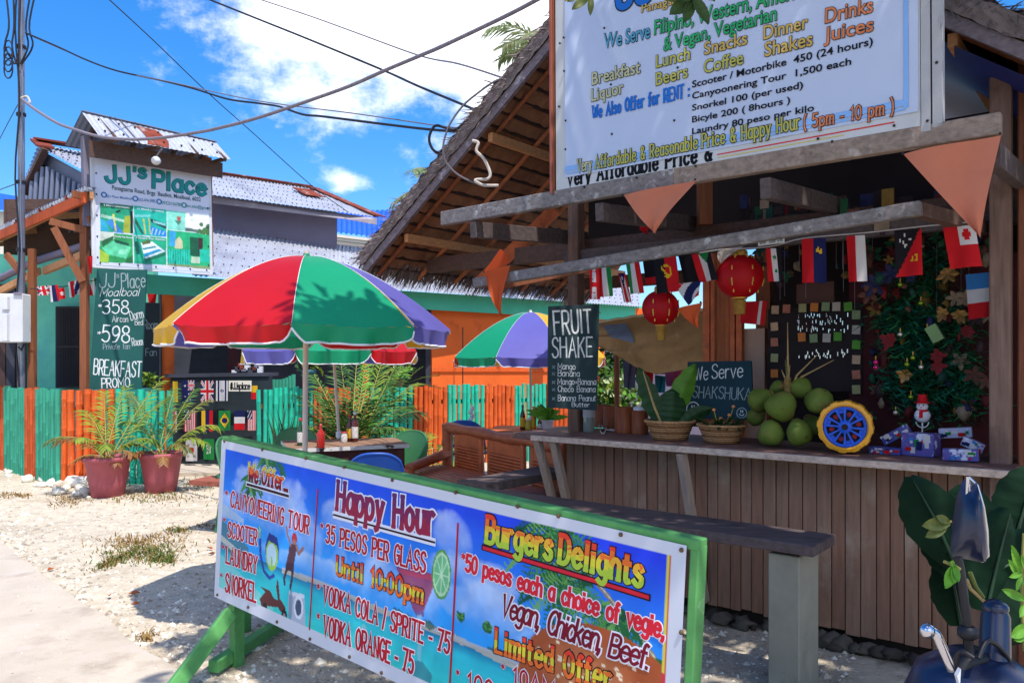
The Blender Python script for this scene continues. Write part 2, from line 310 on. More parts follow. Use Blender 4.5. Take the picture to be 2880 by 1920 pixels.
def write(mb, pl, text, p0, p1, hgt, layers, gap=1.9, serif=False, jit=0., slant=0., px=True, ptop=None, hf=None):
    """letters text along the baseline p0->p1 (photo points on pl, or plane coordinates), cap height hgt; layers: (stroke width / cap height, height, material or fn(v))"""
    if px: p0 = pl.hit(*p0); p1 = pl.hit(*p1)
    if ptop: q = pl.hit(*ptop); hgt = math.hypot(q[0] - p0[0], q[1] - p0[1])
    adv = 0; items = []
    if text == '*': text = '@'; hgt *= .8
    for ch in text:
        w, st = glyph(ch)
        if serif and ch not in " .,:-*@'/()": w += 1.2
        items.append((ch, adv, w, st)); adv += w + gap
    adv -= gap
    dx, dy = p1[0] - p0[0], p1[1] - p0[1]; L = math.hypot(dx, dy); ux, uy = dx / L, dy / L; sx = L / adv; rng = random.Random(text)
    for lw, lh, mat in layers:
        for ch, a0, w, st in items:
            jx, jy, jr = (rng.uniform(-.3, .3) * jit, rng.uniform(-.6, .6) * jit, rng.uniform(-.05, .05) * jit) if jit else (0, 0, 0)
            k = 0
            if serif and ch not in " .,:-*@'/()":
                ext = []
                for p in st:
                    for e, q in ((p[0], p[1]), (p[-1], p[-2])):
                        if abs(e[0] - q[0]) < .6 * abs(e[1] - q[1]) and min(abs(e[1] - yy) for yy in (0, 10, 6.5, -3)) < .1: ext.append([(e[0] - 1.0, e[1]), (e[0] + 1.0, e[1])])
                st = st + ext; off = .6
            else: off = 0
            for p in st:
                pts = []
                for x, y in p:
                    x += off + jx + jr * y; y += jy; X = (a0 + x + slant * y) * sx; Y = y / 10 * hgt * (1 if hf is None else hf(a0 / adv))
                    pts.append((p0[0] + ux * X - uy * Y, p0[1] + uy * X + ux * Y))
                if callable(mat):
                    ribbon_grad(mb, pl, pts, p, lw * hgt * (.6 if serif and len(p) == 2 and p[0][1] == p[1][1] and abs(p[0][0] - p[1][0]) == 2.0 else 1), lh + .00006 * k, mat)
                else: ribbon(mb, pl, pts, lw * hgt * (.6 if serif and len(p) == 2 and p[0][1] == p[1][1] and abs(p[0][0] - p[1][0]) == 2.0 else 1), lh + .00006 * k, mat)
                k = (k + 1) % 12
def ribbon_grad(mb, pl, pts, gpts, w, h, fn):
    """printed fade from one ink to another up the letter: the stroke is cut into short runs"""
    P2, G2 = [pts[0]], [gpts[0]]
    for i in range(1, len(pts)):
        m = max(1, int(abs(gpts[i][1] - gpts[i - 1][1]) / 1.3))
        for j in range(1, m + 1):
            t = j / m; P2.append(tuple(pts[i - 1][q] + (pts[i][q] - pts[i - 1][q]) * t for q in (0, 1))); G2.append(tuple(gpts[i - 1][q] + (gpts[i][q] - gpts[i - 1][q]) * t for q in (0, 1)))
    i = 0
    while i < len(P2) - 1:
        mt = fn((G2[i][1] + G2[i + 1][1]) / 20); j = i + 1
        while j < len(P2) - 1 and fn((G2[j][1] + G2[j + 1][1]) / 20) is mt: j += 1
        ribbon(mb, pl, P2[i:j + 1], w, h + .00002 * (i % 3), mt); i = j
_txtcache = {}
def font_text(mb, pl, text, p0, p1, ptop, h, mat, offset=0.0, grow=0.0):
    """plain sans lettering from Blender's built-in typeface, flat on pl, baseline p0->p1, capitals up to ptop"""
    p0 = pl.hit(*p0); p1 = pl.hit(*p1); q = pl.hit(*ptop); hg = math.hypot(q[0] - p0[0], q[1] - p0[1])
    key = (text, offset)
    if key not in _txtcache:
        cu = bpy.data.curves.new('lettering', 'FONT'); cu.body = text; cu.resolution_u = 4; cu.offset = offset
        ob = bpy.data.objects.new('lettering', cu); sc.collection.objects.link(ob); bpy.context.view_layer.update()
        me = bpy.data.meshes.new_from_object(ob.evaluated_get(bpy.context.evaluated_depsgraph_get()))
        _txtcache[key] = ([tuple(v.co) for v in me.vertices], [tuple(p.vertices) for p in me.polygons])
        bpy.data.objects.remove(ob); bpy.data.curves.remove(cu); bpy.data.meshes.remove(me)
    vs, fs = _txtcache[key]
    x0 = min(v[0] for v in vs) + offset; x1 = max(v[0] for v in vs) - offset
    dx, dy = p1[0] - p0[0], p1[1] - p0[1]; L = math.hypot(dx, dy); ux, uy = dx / L, dy / L; sx = L / (x1 - x0); sy = hg / .70
    out = []
    for v in vs:
        X = (v[0] - x0) * sx; Y = v[1] * sy; out.append(pl.at(p0[0] + ux * X - uy * Y, p0[1] + uy * X + ux * Y, h))
    if out: mb.add(out, fs, mat)
# ------------------------------------------------------------------ printed pictures (raster of ink on a sheet)
def vnoise(x, y, seed=0):
    xi = np.floor(x).astype(int); yi = np.floor(y).astype(int); xf = x - xi; yf = y - yi; xf = xf * xf * (3 - 2 * xf); yf = yf * yf * (3 - 2 * yf)
    def h(a, b):
        n = (a * 374761393 + b * 668265263 + seed * 1274126177) & 0x7fffffff; n = ((n ^ (n >> 13)) * 1274126177) & 0x7fffffff; return (n ^ (n >> 16)) / 0x7fffffff % 1.0
    return (h(xi, yi) * (1 - xf) + h(xi + 1, yi) * xf) * (1 - yf) + (h(xi, yi + 1) * (1 - xf) + h(xi + 1, yi + 1) * xf) * yf
def vfbm(x, y, seed=0, o=5):
    s = 0; a = .5
    for i in range(o): s = s + a * vnoise(x * 2 ** i, y * 2 ** i, seed + i); a *= .5
    return s
class Print:
    def __init__(s, w, h, asp):
        s.w, s.h = w, h; y, x = np.mgrid[0:h + 1, 0:w + 1]; s.x = x / w * asp; s.y = 1 - y / h * 1.0; s.c = np.ones((h + 1, w + 1, 4), dtype=np.float32); s.asp = asp
    def fill(s, mask, col, a=1.0):
        m = (np.asarray(mask, dtype=np.float32) * a)[..., None]; c = np.array(lin(*col)[:3]) if len(col) == 3 else np.array(col[:3]); s.c[..., :3] = s.c[..., :3] * (1 - m) + c * m
    def poly(s, pts, col, a=1.0):
        m = np.zeros(s.x.shape, bool); n = len(pts)
        for i in range(n):
            x0, y0 = pts[i]; x1, y1 = pts[(i + 1) % n]
            if y0 == y1: continue
            cond = ((y0 > s.y) != (y1 > s.y)) & (s.x < (x1 - x0) * (s.y - y0) / (y1 - y0) + x0); m ^= cond
        s.fill(m, col, a)
    def disc(s, cx, cy, rx, ry, col, a=1.0, soft=0): 
        d = np.sqrt(((s.x - cx) / rx) ** 2 + ((s.y - cy) / ry) ** 2); s.fill(np.clip((1 - d) / soft, 0, 1) if soft else d < 1, col, a)
    def line(s, pts, w, col, a=1.0):
        m = np.zeros(s.x.shape, bool)
        for (x0, y0), (x1, y1) in zip(pts, pts[1:]):
            dx, dy = x1 - x0, y1 - y0; t = np.clip(((s.x - x0) * dx + (s.y - y0) * dy) / (dx * dx + dy * dy + 1e-12), 0, 1); m |= np.hypot(s.x - x0 - t * dx, s.y - y0 - t * dy) < w / 2
        s.fill(m, col, a)
    def sheet(s, mb, fn, mat): mb.grid(lambda u, v: fn(u, v), s.w, s.h, mat)
# ------------------------------------------------------------------ palette
m_gravel = M('pale_coral_gravel', lin(198, 184, 162), .95, .22, 9, .9, .1, dirt=[(lin(158, 142, 122), .52, .9, .2), (lin(124, 108, 90), .58, 6, .12), (lin(112, 96, 80), .64, 20, .06), (lin(225, 215, 196), .58, 24, .1)], fine=60)
m_conc = M('pale_concrete', lin(192, 178, 160), .9, .12, 2.2, .35, .2, dirt=[(lin(150, 134, 116), .56, .8, .14), (lin(160, 144, 128), .54, 2.6, .2), (lin(196, 182, 172), .56, 3.5, .2), (lin(110, 96, 82), .68, 26, .05)], fine=80)
m_stone = M('coral_stone', lin(212, 204, 186), .95, .25, 14, .5, .1)
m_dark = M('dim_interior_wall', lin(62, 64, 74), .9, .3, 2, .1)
m_black = M('black_painted_board', lin(38, 48, 54), .8, .2, 3, .1)
m_teal = M('teal_wall_paint', lin(104, 200, 172), .7, .12, 3, .12, dirt=[(lin(60, 150, 165), .55, .8, .3), (lin(40, 95, 85), .66, 9, .1)])
m_tealf = M('teal_fascia_paint', lin(72, 178, 146), .6, .1, 3, .1, dirt=[(lin(40, 110, 90), .68, 12, .1)])
m_orw = M('orange_wall_paint', lin(224, 100, 34), .7, .1, 2.5, .12, dirt=[(lin(180, 74, 26), .60, 3, .18), (lin(236, 130, 60), .60, 1.2, .2), (lin(120, 60, 34), .68, 9, .06, (4, 4, .8))])
m_fo = M('orange_bamboo_paint', lin(214, 92, 34), .6, .28, 6, .3, .35, stretch=(6, 6, .8), dirt=[(lin(120, 52, 24), .60, 4, .16, (9, 9, .7)), (lin(228, 180, 140), .64, 7, .08, (8, 8, 1.6))])
m_ft = M('turquoise_bamboo_paint', lin(36, 186, 152), .5, .2, 6, .3, .4, stretch=(6, 6, .8), dirt=[(lin(22, 104, 88), .58, 4, .16, (9, 9, .7)), (lin(130, 205, 185), .64, 7, .1, (8, 8, 1.6))])
m_fob = M('dull_orange_paint', lin(188, 84, 44), .8, .25, 6, .3, .2, stretch=(6, 6, .7), dirt=[(lin(110, 52, 34), .58, 3, .2, (8, 8, .6))])  # duller orange than the front fence panels
m_ftb = M('dull_green_paint', lin(60, 150, 122), .8, .22, 6, .3, .2, stretch=(6, 6, .7), dirt=[(lin(34, 90, 78), .60, 3, .2, (8, 8, .6))])  # duller green than the turquoise fence panels
m_gap = M('dark_gap_brown', lin(40, 34, 28), .95, .2, 5, 0)  # dark brown of the plank backing and the wall seam
m_galv = M('galvanised_roof_sheet', lin(172, 174, 184), .5, .1, 2.5, .05, .5, metal=.15, dirt=[(lin(132, 132, 142), .50, 1.3, .25), (lin(110, 100, 100), .58, 3, .12, (6, 6, .8)), (lin(140, 80, 58), .66, 1.1, .07)])
m_galvd = M('old_grey_sheet', lin(120, 128, 150), .6, .15, 2.5, .05, .4, metal=.2)
m_rust = M('rusted_sheet', lin(128, 62, 48), .9, .35, 5, .2, .1, dirt=[(lin(170, 150, 144), .56, 4, .12), (lin(84, 44, 40), .58, 7, .12)])
m_nail = M('roof_nail', lin(40, 36, 38), .6, .1, 5, 0)
m_blue = M('blue_roof_tile', lin(38, 92, 200), .45, .15, 6, .1, .5)
m_cream = M('cream_wall', lin(216, 206, 190), .8, .06, 2, .05)
m_lav = M('grey_cement_wall', lin(120, 112, 130), .85, .1, 2, .1)
m_brown = wood('brown_post_wood', lin(134, 80, 52), 'z', var=.25)
m_brownd = wood('dark_rafter_wood', lin(88, 66, 58), 'u', var=.3)
m_tan = wood('tan_rafter_wood', lin(190, 136, 92), 'u', var=.25)
m_greyw_u = wood('weathered_grey_beam', lin(120, 112, 110), 'u', dirt=[(lin(190, 186, 182), .56, 16, .14), (lin(58, 52, 52), .60, 8, .14)], var=.4)
m_greyw_w = wood('dark_outrigger_wood', lin(86, 74, 72), 'w')
m_postw = wood('old_brown_post', lin(116, 88, 74), 'z', dirt=[(lin(76, 56, 48), .56, 5, .2)])
m_plank = wood('stall_plank', lin(138, 108, 90), 'z', var=.22, dirt=[(lin(110, 76, 58), .55, 1.3, .25), (lin(166, 148, 132), .56, 2.2, .2)])
m_plankd = wood('stall_plank_reddish', lin(132, 98, 80), 'z', var=.22, dirt=[(lin(110, 72, 54), .55, 1.3, .25), (lin(160, 138, 120), .58, 2.0, .2)])
m_ctop = wood('counter_top_wood', lin(112, 82, 74), 'u', dirt=[(lin(80, 56, 52), .56, 3, .2)], rough=.55)
m_clip = wood('counter_edge_wood', lin(192, 168, 152), 'u')
m_bench = wood('bench_plank', lin(96, 82, 80), 'u', dirt=[(lin(60, 50, 52), .55, 4, .2)])
m_bamb = M('orange_brown_bamboo', lin(198, 98, 50), .5, .3, 9, .2, .4, dirt=[(lin(120, 54, 28), .58, 6, .2)])
m_log = M('varnished_log', lin(176, 92, 56), .45, .3, 8, .25, .4, dirt=[(lin(110, 56, 34), .58, 8, .2), (lin(205, 140, 110), .66, 10, .1)])
m_thatch = M('dry_nipa_thatch', lin(118, 106, 104), .95, .35, 12, .6, .1)
m_thatchu = M('nipa_underside', lin(150, 108, 84), .95, .3, 9, .5, .1, dirt=[(lin(116, 80, 62), .55, 5, .2)])
m_strand = M('thatch_strands', lin(136, 122, 118), .95, .3, 20, .1, .1)
m_steel = M('grey_steel_pole', lin(120, 124, 140), .45, .2, 4, .05, .5, metal=.5, dirt=[(lin(176, 172, 166), .5, 1.4, .2, (3, 3, .6))])
m_white = M('white_paint_metal', lin(206, 206, 210), .5, .08, 4, .03)
m_cable = M('black_cable', lin(34, 34, 42), .6, .2, 9, 0)
m_cableg = M('grey_cable', lin(110, 104, 112), .7, .2, 9, 0)
m_rope = M('pale_rope', lin(196, 186, 176), .9, .25, 30, .3)

# ------------------------------------------------------------------ ground, gravel, road
def gz(x, y): return .018 * fbm(V((x * .7, y * .7, 1))) + .008 * noise.noise(V((x * 5, y * 5, 3)))
mb = MB()
xs = [-400, -120, -40, -18] + [-11 + i * .11 for i in range(150)] + [9, 18, 60, 200, 400]; ys = [-60, -15, -4] + [.6 + i * .11 for i in range(126)] + [18, 26, 50, 120, 400, 1500]
vs = [(x, y, gz(x, y) if -11 <= x <= 6 and .6 <= y <= 14.6 else 0) for y in ys for x in xs]; nx = len(xs)
mb.add(vs, [(j * nx + i, j * nx + i + 1, (j + 1) * nx + i + 1, (j + 1) * nx + i) for j in range(len(ys) - 1) for i in range(nx - 1)], m_gravel, True)
structure(mb, 'ground')
E0, E1 = G(0, 1525, .03), G(490, 1880, .03); dE = (E1 - E0).normalized()
mb = MB(); edge = []
L0 = -9.0; L1 = 9.0; n = 150; nE = V((-dE.y, dE.x, 0)); nE = nE if nE.x > 0 else -nE
for i in range(n + 1):
    t = L0 + (L1 - L0) * i / n; edge.append(E0 + dE * t + nE * (.035 * noise.noise(V((t * 1.7, 0, 5))) + .015 * noise.noise(V((t * 7, 2, 5)))))
mb.prism([e for e in edge] + [E0 + dE * L1 - nE * 4.2, E0 + dE * L0 - nE * 4.2], V((0, 0, -.1)), m_conc)
structure(mb, 'road')
random.seed(11)
mb = MB()
def pebble(c, r):
    vs = [c + V((math.cos(k * 1.257 + c.x * 9) * r * random.uniform(.7, 1.1), math.sin(k * 1.257 + c.x * 9) * r * random.uniform(.6, 1.1), -.2 * r)) for k in range(5)] + [c + V((random.uniform(-.3, .3) * r, random.uniform(-.3, .3) * r, r * random.uniform(.35, .7)))]
    mb.add(vs, [(i, (i + 1) % 5, 5) for i in range(5)], random.choice(peb), False)
peb = [M('pebble_white', lin(222, 214, 198), .95, .1, 9, .2), M('pebble_buff', lin(186, 172, 152), .95, .15, 9, .2), M('pebble_grey', lin(150, 138, 122), .95, .15, 9, .2)]
cnt = 0
while cnt < 15000:
    px = random.uniform(-250, 2400); py = HZ + 245 + 700 * random.random() ** 1.5
    g = G(px, py)
    if g.y > 12 or (g - E0).dot(nE) < .02: continue
    r = random.choice([.006, .008, .01, .012, .015, .02]) * random.uniform(.7, 1.5)
    if random.random() < .02: r *= 2.2
    pebble(g + V((0, 0, gz(g.x, g.y))), r); cnt += 1
for i in range(900):                                     # crumbled stone along the road edge
    t = random.uniform(-3, 5.5); q = E0 + dE * t + nE * abs(random.gauss(.03, .16)); pebble(V((q.x, q.y, gz(q.x, q.y))), random.uniform(.008, .028))
for i in range(700):                                     # grit strewn on the road
    t = random.uniform(-3, 6); q = E0 + dE * t - nE * abs(random.gauss(0, .7)); r_ = random.uniform(.002, .007); pebble(V((q.x, q.y, .03 + r_ * .1)), r_)
stuff(mb, 'gravel')
mb = MB(); random.seed(5)
for i in range(150):                                     # rubble heaped at the foot of the fence
    px = random.uniform(-60, 250); py = 1290 + (px + 20) * .34 + random.gauss(8, 12); g = G(px, max(py, 1275)); r = random.uniform(.03, .085) * random.choice([.6, 1, 1])
    mb.ball(g + V((0, 0, r * .4)), r, peb[0] if random.random() < .7 else peb[1], (random.uniform(.8, 1.3), random.uniform(.8, 1.2), random.uniform(.5, .9)), 8, .5)
for i in range(26):
    px = random.uniform(100, 235); py = 1318 + (px - 100) * .42 + random.gauss(0, 7); g = G(px, py); r = random.uniform(.06, .11)
    mb.ball(g + V((0, 0, r * .5)), r, peb[0], (1.2, 1, .75), 8, .55)
stuff(mb, 'rubble')
m_grass = M('short_grass', lin(92, 112, 48), .8, .35, 30, 0, trans=.25); m_dryg = M('dry_weeds', lin(140, 112, 66), .9, .35, 30, 0)
mb = MB(); random.seed(21)
def blades(cx, cy, sx, sy, n, mats, hmax, ang=0):
    for i in range(n):
        px = random.gauss(cx, sx); py = random.gauss(cy, sy) + (px - cx) * ang; g = G(px, py); a = random.uniform(0, 6.28); h = random.uniform(.35, 1) * hmax; w = .006
        lean = V((math.cos(a), math.sin(a), 0)) * h * random.uniform(.3, 1.3); s = V((-math.sin(a), math.cos(a), 0)) * w; b = V((g.x, g.y, gz(g.x, g.y) - .005))
        mb.add([b - s, b + s, b + lean * .5 + Z * h * .7 + s * .7, b + lean + Z * h], [(0, 1, 2), (0, 2, 3)], random.choice(mats))
blades(385, 1560, 52, 12, 620, [m_grass, m_grass, m_dryg], .045, -.1); blades(310, 1585, 26, 6, 260, [m_grass, m_dryg], .045, -.35); blades(455, 1572, 24, 8, 280, [m_grass, m_grass, m_dryg], .05); blades(400, 1535, 60, 8, 260, [m_dryg], .045)
blades(400, 1520, 70, 8, 160, [m_dryg], .06); blades(500, 1494, 18, 4, 160, [m_grass, m_dryg], .05)
blades(190, 1408, 26, 10, 150, [m_dryg], .06); blades(430, 1400, 80, 10, 420, [m_dryg, m_dryg, m_grass], .05); blades(560, 1362, 26, 8, 160, [m_dryg, m_grass], .06)
blades(20, 1394, 22, 4, 90, [m_dryg], .05); blades(68, 1394, 12, 3, 60, [m_dryg], .05); blades(410, 1800, 14, 10, 70, [m_dryg], .04); blades(600, 1480, 25, 4, 90, [m_dryg], .04)
stuff(mb, 'grass')
m_leafd = M('dead_leaf', lin(160, 86, 44), .8, .3, 30, .2)
for i, (px, py, s) in enumerate(((377, 1676, .045), (142, 1608, .035), (590, 1547, .04), (596, 1562, .035), (308, 1682, .03), (381, 1706, .03))):
    mb = MB(); g = G(px, py) + Z * .02; a = i * 1.3
    ax, ay = V((math.cos(a), math.sin(a), .1)) * s, V((-math.sin(a), math.cos(a), .25)) * s * .5
    mb.add([g - ax, g - ay + Z * .012, g + ax, g + ay + Z * .012, g + Z * -.004], [(0, 1, 4), (1, 2, 4), (2, 3, 4), (3, 0, 4)], m_leafd)
    tag(mb.build('fallen_leaf'), ['curled brown leaf on the gravel between the road edge and the banner', 'small brown leaf at the road edge below the fence rubble', 'orange dry leaf lying beside the banner edge', 'pale dry leaf just below the orange leaf by the banner', 'dark crumpled leaf at the road edge', 'dark leaf chip below the curled brown leaf'][i], 'leaf', 'fallen leaves on the gravel')

# ------------------------------------------------------------------ bamboo fences
def fence(name, label, path, stripes, top, r, seed, board=False):
    """path: [(px, D)]; stripes: [(px0, px1, material, part name)]; poles side by side, each stripe a panel"""
    rng = random.Random(seed)
    def at(px):
        for (a, da), (b, db) in zip(path, path[1:]):
            if a <= px <= b:
                A, B = V(((a - 1440) / F * da, da, 0)), V(((b - 1440) / F * db, db, 0)); k = (px - 1440) / F    # where the sight line meets the fence line
                d = B - A; t = (A.x - k * A.y) / (k * d.y - d.x); return A + d * t, d.normalized()
    b0 = at(path[0][0])[0]; root = thing(name, label, 'fence', (at((path[0][0] + path[-1][0]) / 2) or at(path[0][0]))[0])
    for s0, s1, mat, pn in stripes:
        mb = MB(); A, d = at(s0 + .01); B, _ = at(s1 - .01); L = (B - A).length; n = max(1, round(L / (2 * r))); nrm = V((d.y, -d.x, 0))
        nrm = nrm if nrm.y < 0 else -nrm
        for i in range(n):
            c = A.lerp(B, (i + .5) / n) + nrm * rng.uniform(-.006, .006); h = top + rng.uniform(-.022, .02); rr = L / n / 2 * rng.uniform(.74, 1.02); lean = V((rng.uniform(-.016, .016), 0, 0)); ps = []; rs = []
            zz = -.1; nd = rng.uniform(.1, .4)
            if board:
                mb.bar(c + Z * -.1, c + Z * h + lean, rr * 1.98, .02, mat, up=nrm)
            else:
                while zz < h:
                    ps.append(c + Z * zz + lean * zz / h); rs.append(rr * rng.uniform(.97, 1)); nz = nd
                    if zz < nz < h: 
                        for q, k in ((-.014, 1), (0, 1.1), (.014, 1)): ps.append(c + Z * (nz + q) + lean * nz / h); rs.append(rr * k)
                        nd += rng.uniform(.3, .48); zz = nz + .02
                    else: zz = h
                ps.append(c + Z * h + lean); rs.append(rr); mb.tube(ps, rs, mat, 8)
        mb.build(pn, root)
    mb = MB()
    for z in (.3, .95):
        for (a, da), (b, db) in zip(path, path[1:]):
            A, B = V(((a - 1440) / F * da, da + .07, z)), V(((b - 1440) / F * db, db + .07, z)); mb.bar(A, B, .04, .06, m_brown)
    mb.build('rail', root); return root
fence('bamboo_fence', 'upright bamboo fence in orange and turquoise stripes behind the two potted palms', [(-160, 13.2), (168.5, 9.8), (486, 9.95)],
      [(-160, 18, m_fob, 'orange_panel'), (18, 76, m_ftb, 'green_panel'), (76, 108, m_fob, 'orange_panel'), (108, 168.4, m_ftb, 'green_panel'), (168.6, 255, m_fo, 'orange_panel'), (255, 322, m_fo, 'orange_panel'), (322, 486, m_ft, 'turquoise_panel')], 1.195, .042, 3)
fence('bamboo_fence', 'bamboo fence with alternating turquoise and orange panels behind the parasol tables', [(722, 10.4), (1046, 11.3), (1900, 13.3)],
      [(722, 882, m_ft, 'turquoise_panel'), (882, 1040, m_fo, 'orange_panel'), (1041, 1160, m_ft, 'turquoise_panel'), (1160, 1258, m_fo, 'orange_panel'), (1258, 1362, m_ft, 'turquoise_panel'), (1362, 1446, m_fo, 'orange_panel'), (1446, 1536, m_ft, 'turquoise_panel'), (1536, 1640, m_fo, 'orange_panel'), (1640, 1700, m_ft, 'turquoise_panel'), (1700, 1900, m_fo, 'orange_panel')], 1.195, .036, 4)
mb = MB()
for i, px in enumerate(range(735, 830, 9)):
    c = P(px, 1085, 12.2); c.z = 0; mb.tube([c, c + Z * (1.22 + .02 * math.sin(i * .7) + i * .012)], .035, m_ftb, 8)
tag(mb.build('bamboo_screen'), 'short teal bamboo screen standing behind the turquoise fence panel', 'screen')

# ------------------------------------------------------------------ corrugated roofing and houses
def corr(mb, a, b, c, d, mat, pitch=.08, amp=.012, nv=2, thick=0):
    fn = bil(a, b, c, d); n = (b - a).cross(d - a).normalized(); n = n if n.z > 0 else -n; L = max((b - a).length, (c - d).length); nu = int(L / pitch * 5)
    mb.grid(lambda u, v: fn(u, v) + n * amp * math.sin(u * L / pitch * 2 * math.pi), nu, nv, mat)
def nails(mb, a, b, c, d, nu, nv, r=.009):
    fn = bil(a, b, c, d); n = (b - a).cross(d - a).normalized(); n = n if n.z > 0 else -n; t1 = (b - a).normalized(); t2 = n.cross(t1)
    for j in range(nv):
        for i in range(nu): mb.box(fn((i + .5 + random.uniform(-.2, .2)) / nu, (j + .5) / nv) + n * .014, t1 * r, t2 * r, n * .008, m_nail)
def slab(mb, pts, th, mat, away=True):
    n = (pts[1] - pts[0]).cross(pts[-1] - pts[0]).normalized(); c = sum(pts, V()) / len(pts); 
    if (n.dot(c - cam.location) < 0) == away: n = -n
    mb.prism(pts, n * th, mat)
# the guesthouse: long facade behind the dining yard
gh = thing('guesthouse', 'long teal and orange guesthouse with white corrugated roofs behind the parasols', 'house', V((-1, 14.4, 0)))
mb = MB(); a, b, c, d = P(540, 775, 11.3), P(1800, 862, 16.0), P(1800, 800, 19.2), P(590, 640, 15.0); corr(mb, a, b, c, d, m_galv); nails(mb, a, b, c, d, 60, 7); mb.build('roof', gh)
mb = MB(); slab(mb, [P(395, 770, 11.45), P(1815, 862, 16.3), P(1815, 905, 16.3), P(395, 824, 11.45)], .05, m_tealf); mb.build('fascia', gh)
mb = MB(); slab(mb, [P(1215, 845, 14.05), P(1830, 868, 16.35), P(1830, 1190, 16.35), P(1215, 1240, 14.05)], .12, m_orw); mb.build('orange_wall', gh)
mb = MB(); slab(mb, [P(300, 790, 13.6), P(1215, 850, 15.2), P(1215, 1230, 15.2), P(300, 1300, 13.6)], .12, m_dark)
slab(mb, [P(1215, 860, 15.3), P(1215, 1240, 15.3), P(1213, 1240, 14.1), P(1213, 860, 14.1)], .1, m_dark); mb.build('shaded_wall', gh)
mb = MB(); slab(mb, [P(640, 860, 13.4), P(668, 860, 13.4), P(668, 1060, 13.4), P(640, 1060, 13.4)], .08, M('maroon_jamb', lin(84, 44, 48), .8, .2, 4, .1)); mb.build('door_frame', gh)
for (x0, x1, y1, D) in ((456, 489, 1180, 11.75), (1018, 1038, 1200, 13.2)):
    mb = MB(); p = P((x0 + x1) / 2, 815, D); q = p.copy(); q.z = 0; mb.tube([q, p], (x1 - x0) / 2 / F * D, m_orw, 12); mb.build('post', gh)
mb = MB()
for i in range(12):
    p = P(420 + i * 110, 795 + i * 7, 11.6 + i * .38); mb.bar(p, p + V((-.55, .83, .09)) * 2.6, .05, .1, m_brownd)
mb.build('rafters', gh)
mb = MB(); slab(mb, [P(1300, 920, 13.98), P(1303, 920, 13.98), P(1303, 1090, 13.98), P(1300, 1090, 13.98)], .01, m_gap); slab(mb, [P(1215, 1040, 14.0), P(1800, 1050, 16.2), P(1800, 1044, 16.2), P(1215, 1034, 14.0)], .012, m_fo); mb.build('wall_seam', gh)
# upper storey with a rusty hip
us = thing('upper_house', 'upper house storey with grey cement wall and rust edged corrugated roof', 'house', V((-5, 16, 0)))
mb = MB(); a, b, c, d = P(575, 545, 14.2), P(985, 600, 15.2), P(880, 530, 17.0), P(560, 482, 16.4); corr(mb, a, b, c, d, m_galv); nails(mb, a, b, c, d, 26, 6)
mb.build('roof', us)
mb = MB(); a2, b2, c2, d2 = b, P(1068, 612, 15.6), c + V((.02, 0, 0)), c; corr(mb, a2, b2, c2, d2, m_galv, nv=2)
mb.build('hip_roof', us)
mb = MB(); e = Z * .03; mb.bar(c + e, b2 + e, .3, .02, m_rust); mb.bar(d + e, c + e, .22, .02, m_rust); slab(mb, [P(822, 532, 16.3) + e, P(872, 538, 16.4) + e, P(915, 560, 16.0) + e, P(858, 553, 15.9) + e], .015, m_rust, False); mb.build('rust_cap', us)
mb = MB(); slab(mb, [P(560, 545, 14.4), P(1060, 614, 15.5), P(1060, 632, 15.5), P(985, 618, 15.2), P(560, 566, 14.4)], .04, M('dirty_fascia', lin(150, 140, 148), .85, .15, 3, .1, dirt=[(lin(196, 188, 190), .56, 4, .15)])); mb.build('fascia', us)
mb = MB(); slab(mb, [P(540, 540, 14.9), P(948, 596, 15.6), P(948, 760, 15.6), P(540, 760, 14.9)], .2, m_lav); mb.build('wall', us)
# neighbour with blue tiles
nb = thing('blue_roof_house', 'cream house with a blue tiled roof showing between thatch and grey upper wall', 'house', V((-4, 22, 0)))
mb = MB(); a, b, c, d = P(930, 655, 21), P(1240, 690, 22), P(1240, 590, 25), P(930, 600, 25); fn = bil(a, b, c, d)
mb.grid(lambda u, v: fn(u, v) + Z * (.05 * abs(math.sin(u * 70)) + .05 * ((v * 16) % 1)), 280, 48, m_blue, False); mb.build('roof', nb)
mb = MB(); slab(mb, [P(930, 657, 21.2), P(1240, 700, 22.2), P(1240, 800, 22.2), P(930, 790, 21.2)], .2, m_cream)
for k in range(3): mb.bar(P(930, 662 + k * 9, 20.95 + k * .04), P(1240, 698 + k * 9, 21.95 + k * .04), .12, .07, m_cream)
mb.build('wall', nb)
bl = thing('blue_roof_house', 'distant house with a plain blue roof behind the electric pole', 'house', V((-14, 22, 0)))
mb = MB(); a, b, c, d = P(-260, 585, 20), P(70, 592, 20), P(60, 555, 23), P(-260, 500, 23); fn = bil(a, b, c, d); mb.grid(lambda u, v: fn(u, v) + Z * .04 * ((v * 8) % 1), 20, 24, m_blue, False); mb.build('roof', bl)
mb = MB(); slab(mb, [P(-260, 590, 20.3), P(66, 596, 20.3), P(66, 900, 20.3), P(-260, 900, 20.3)], .2, m_cream); mb.build('wall', bl)
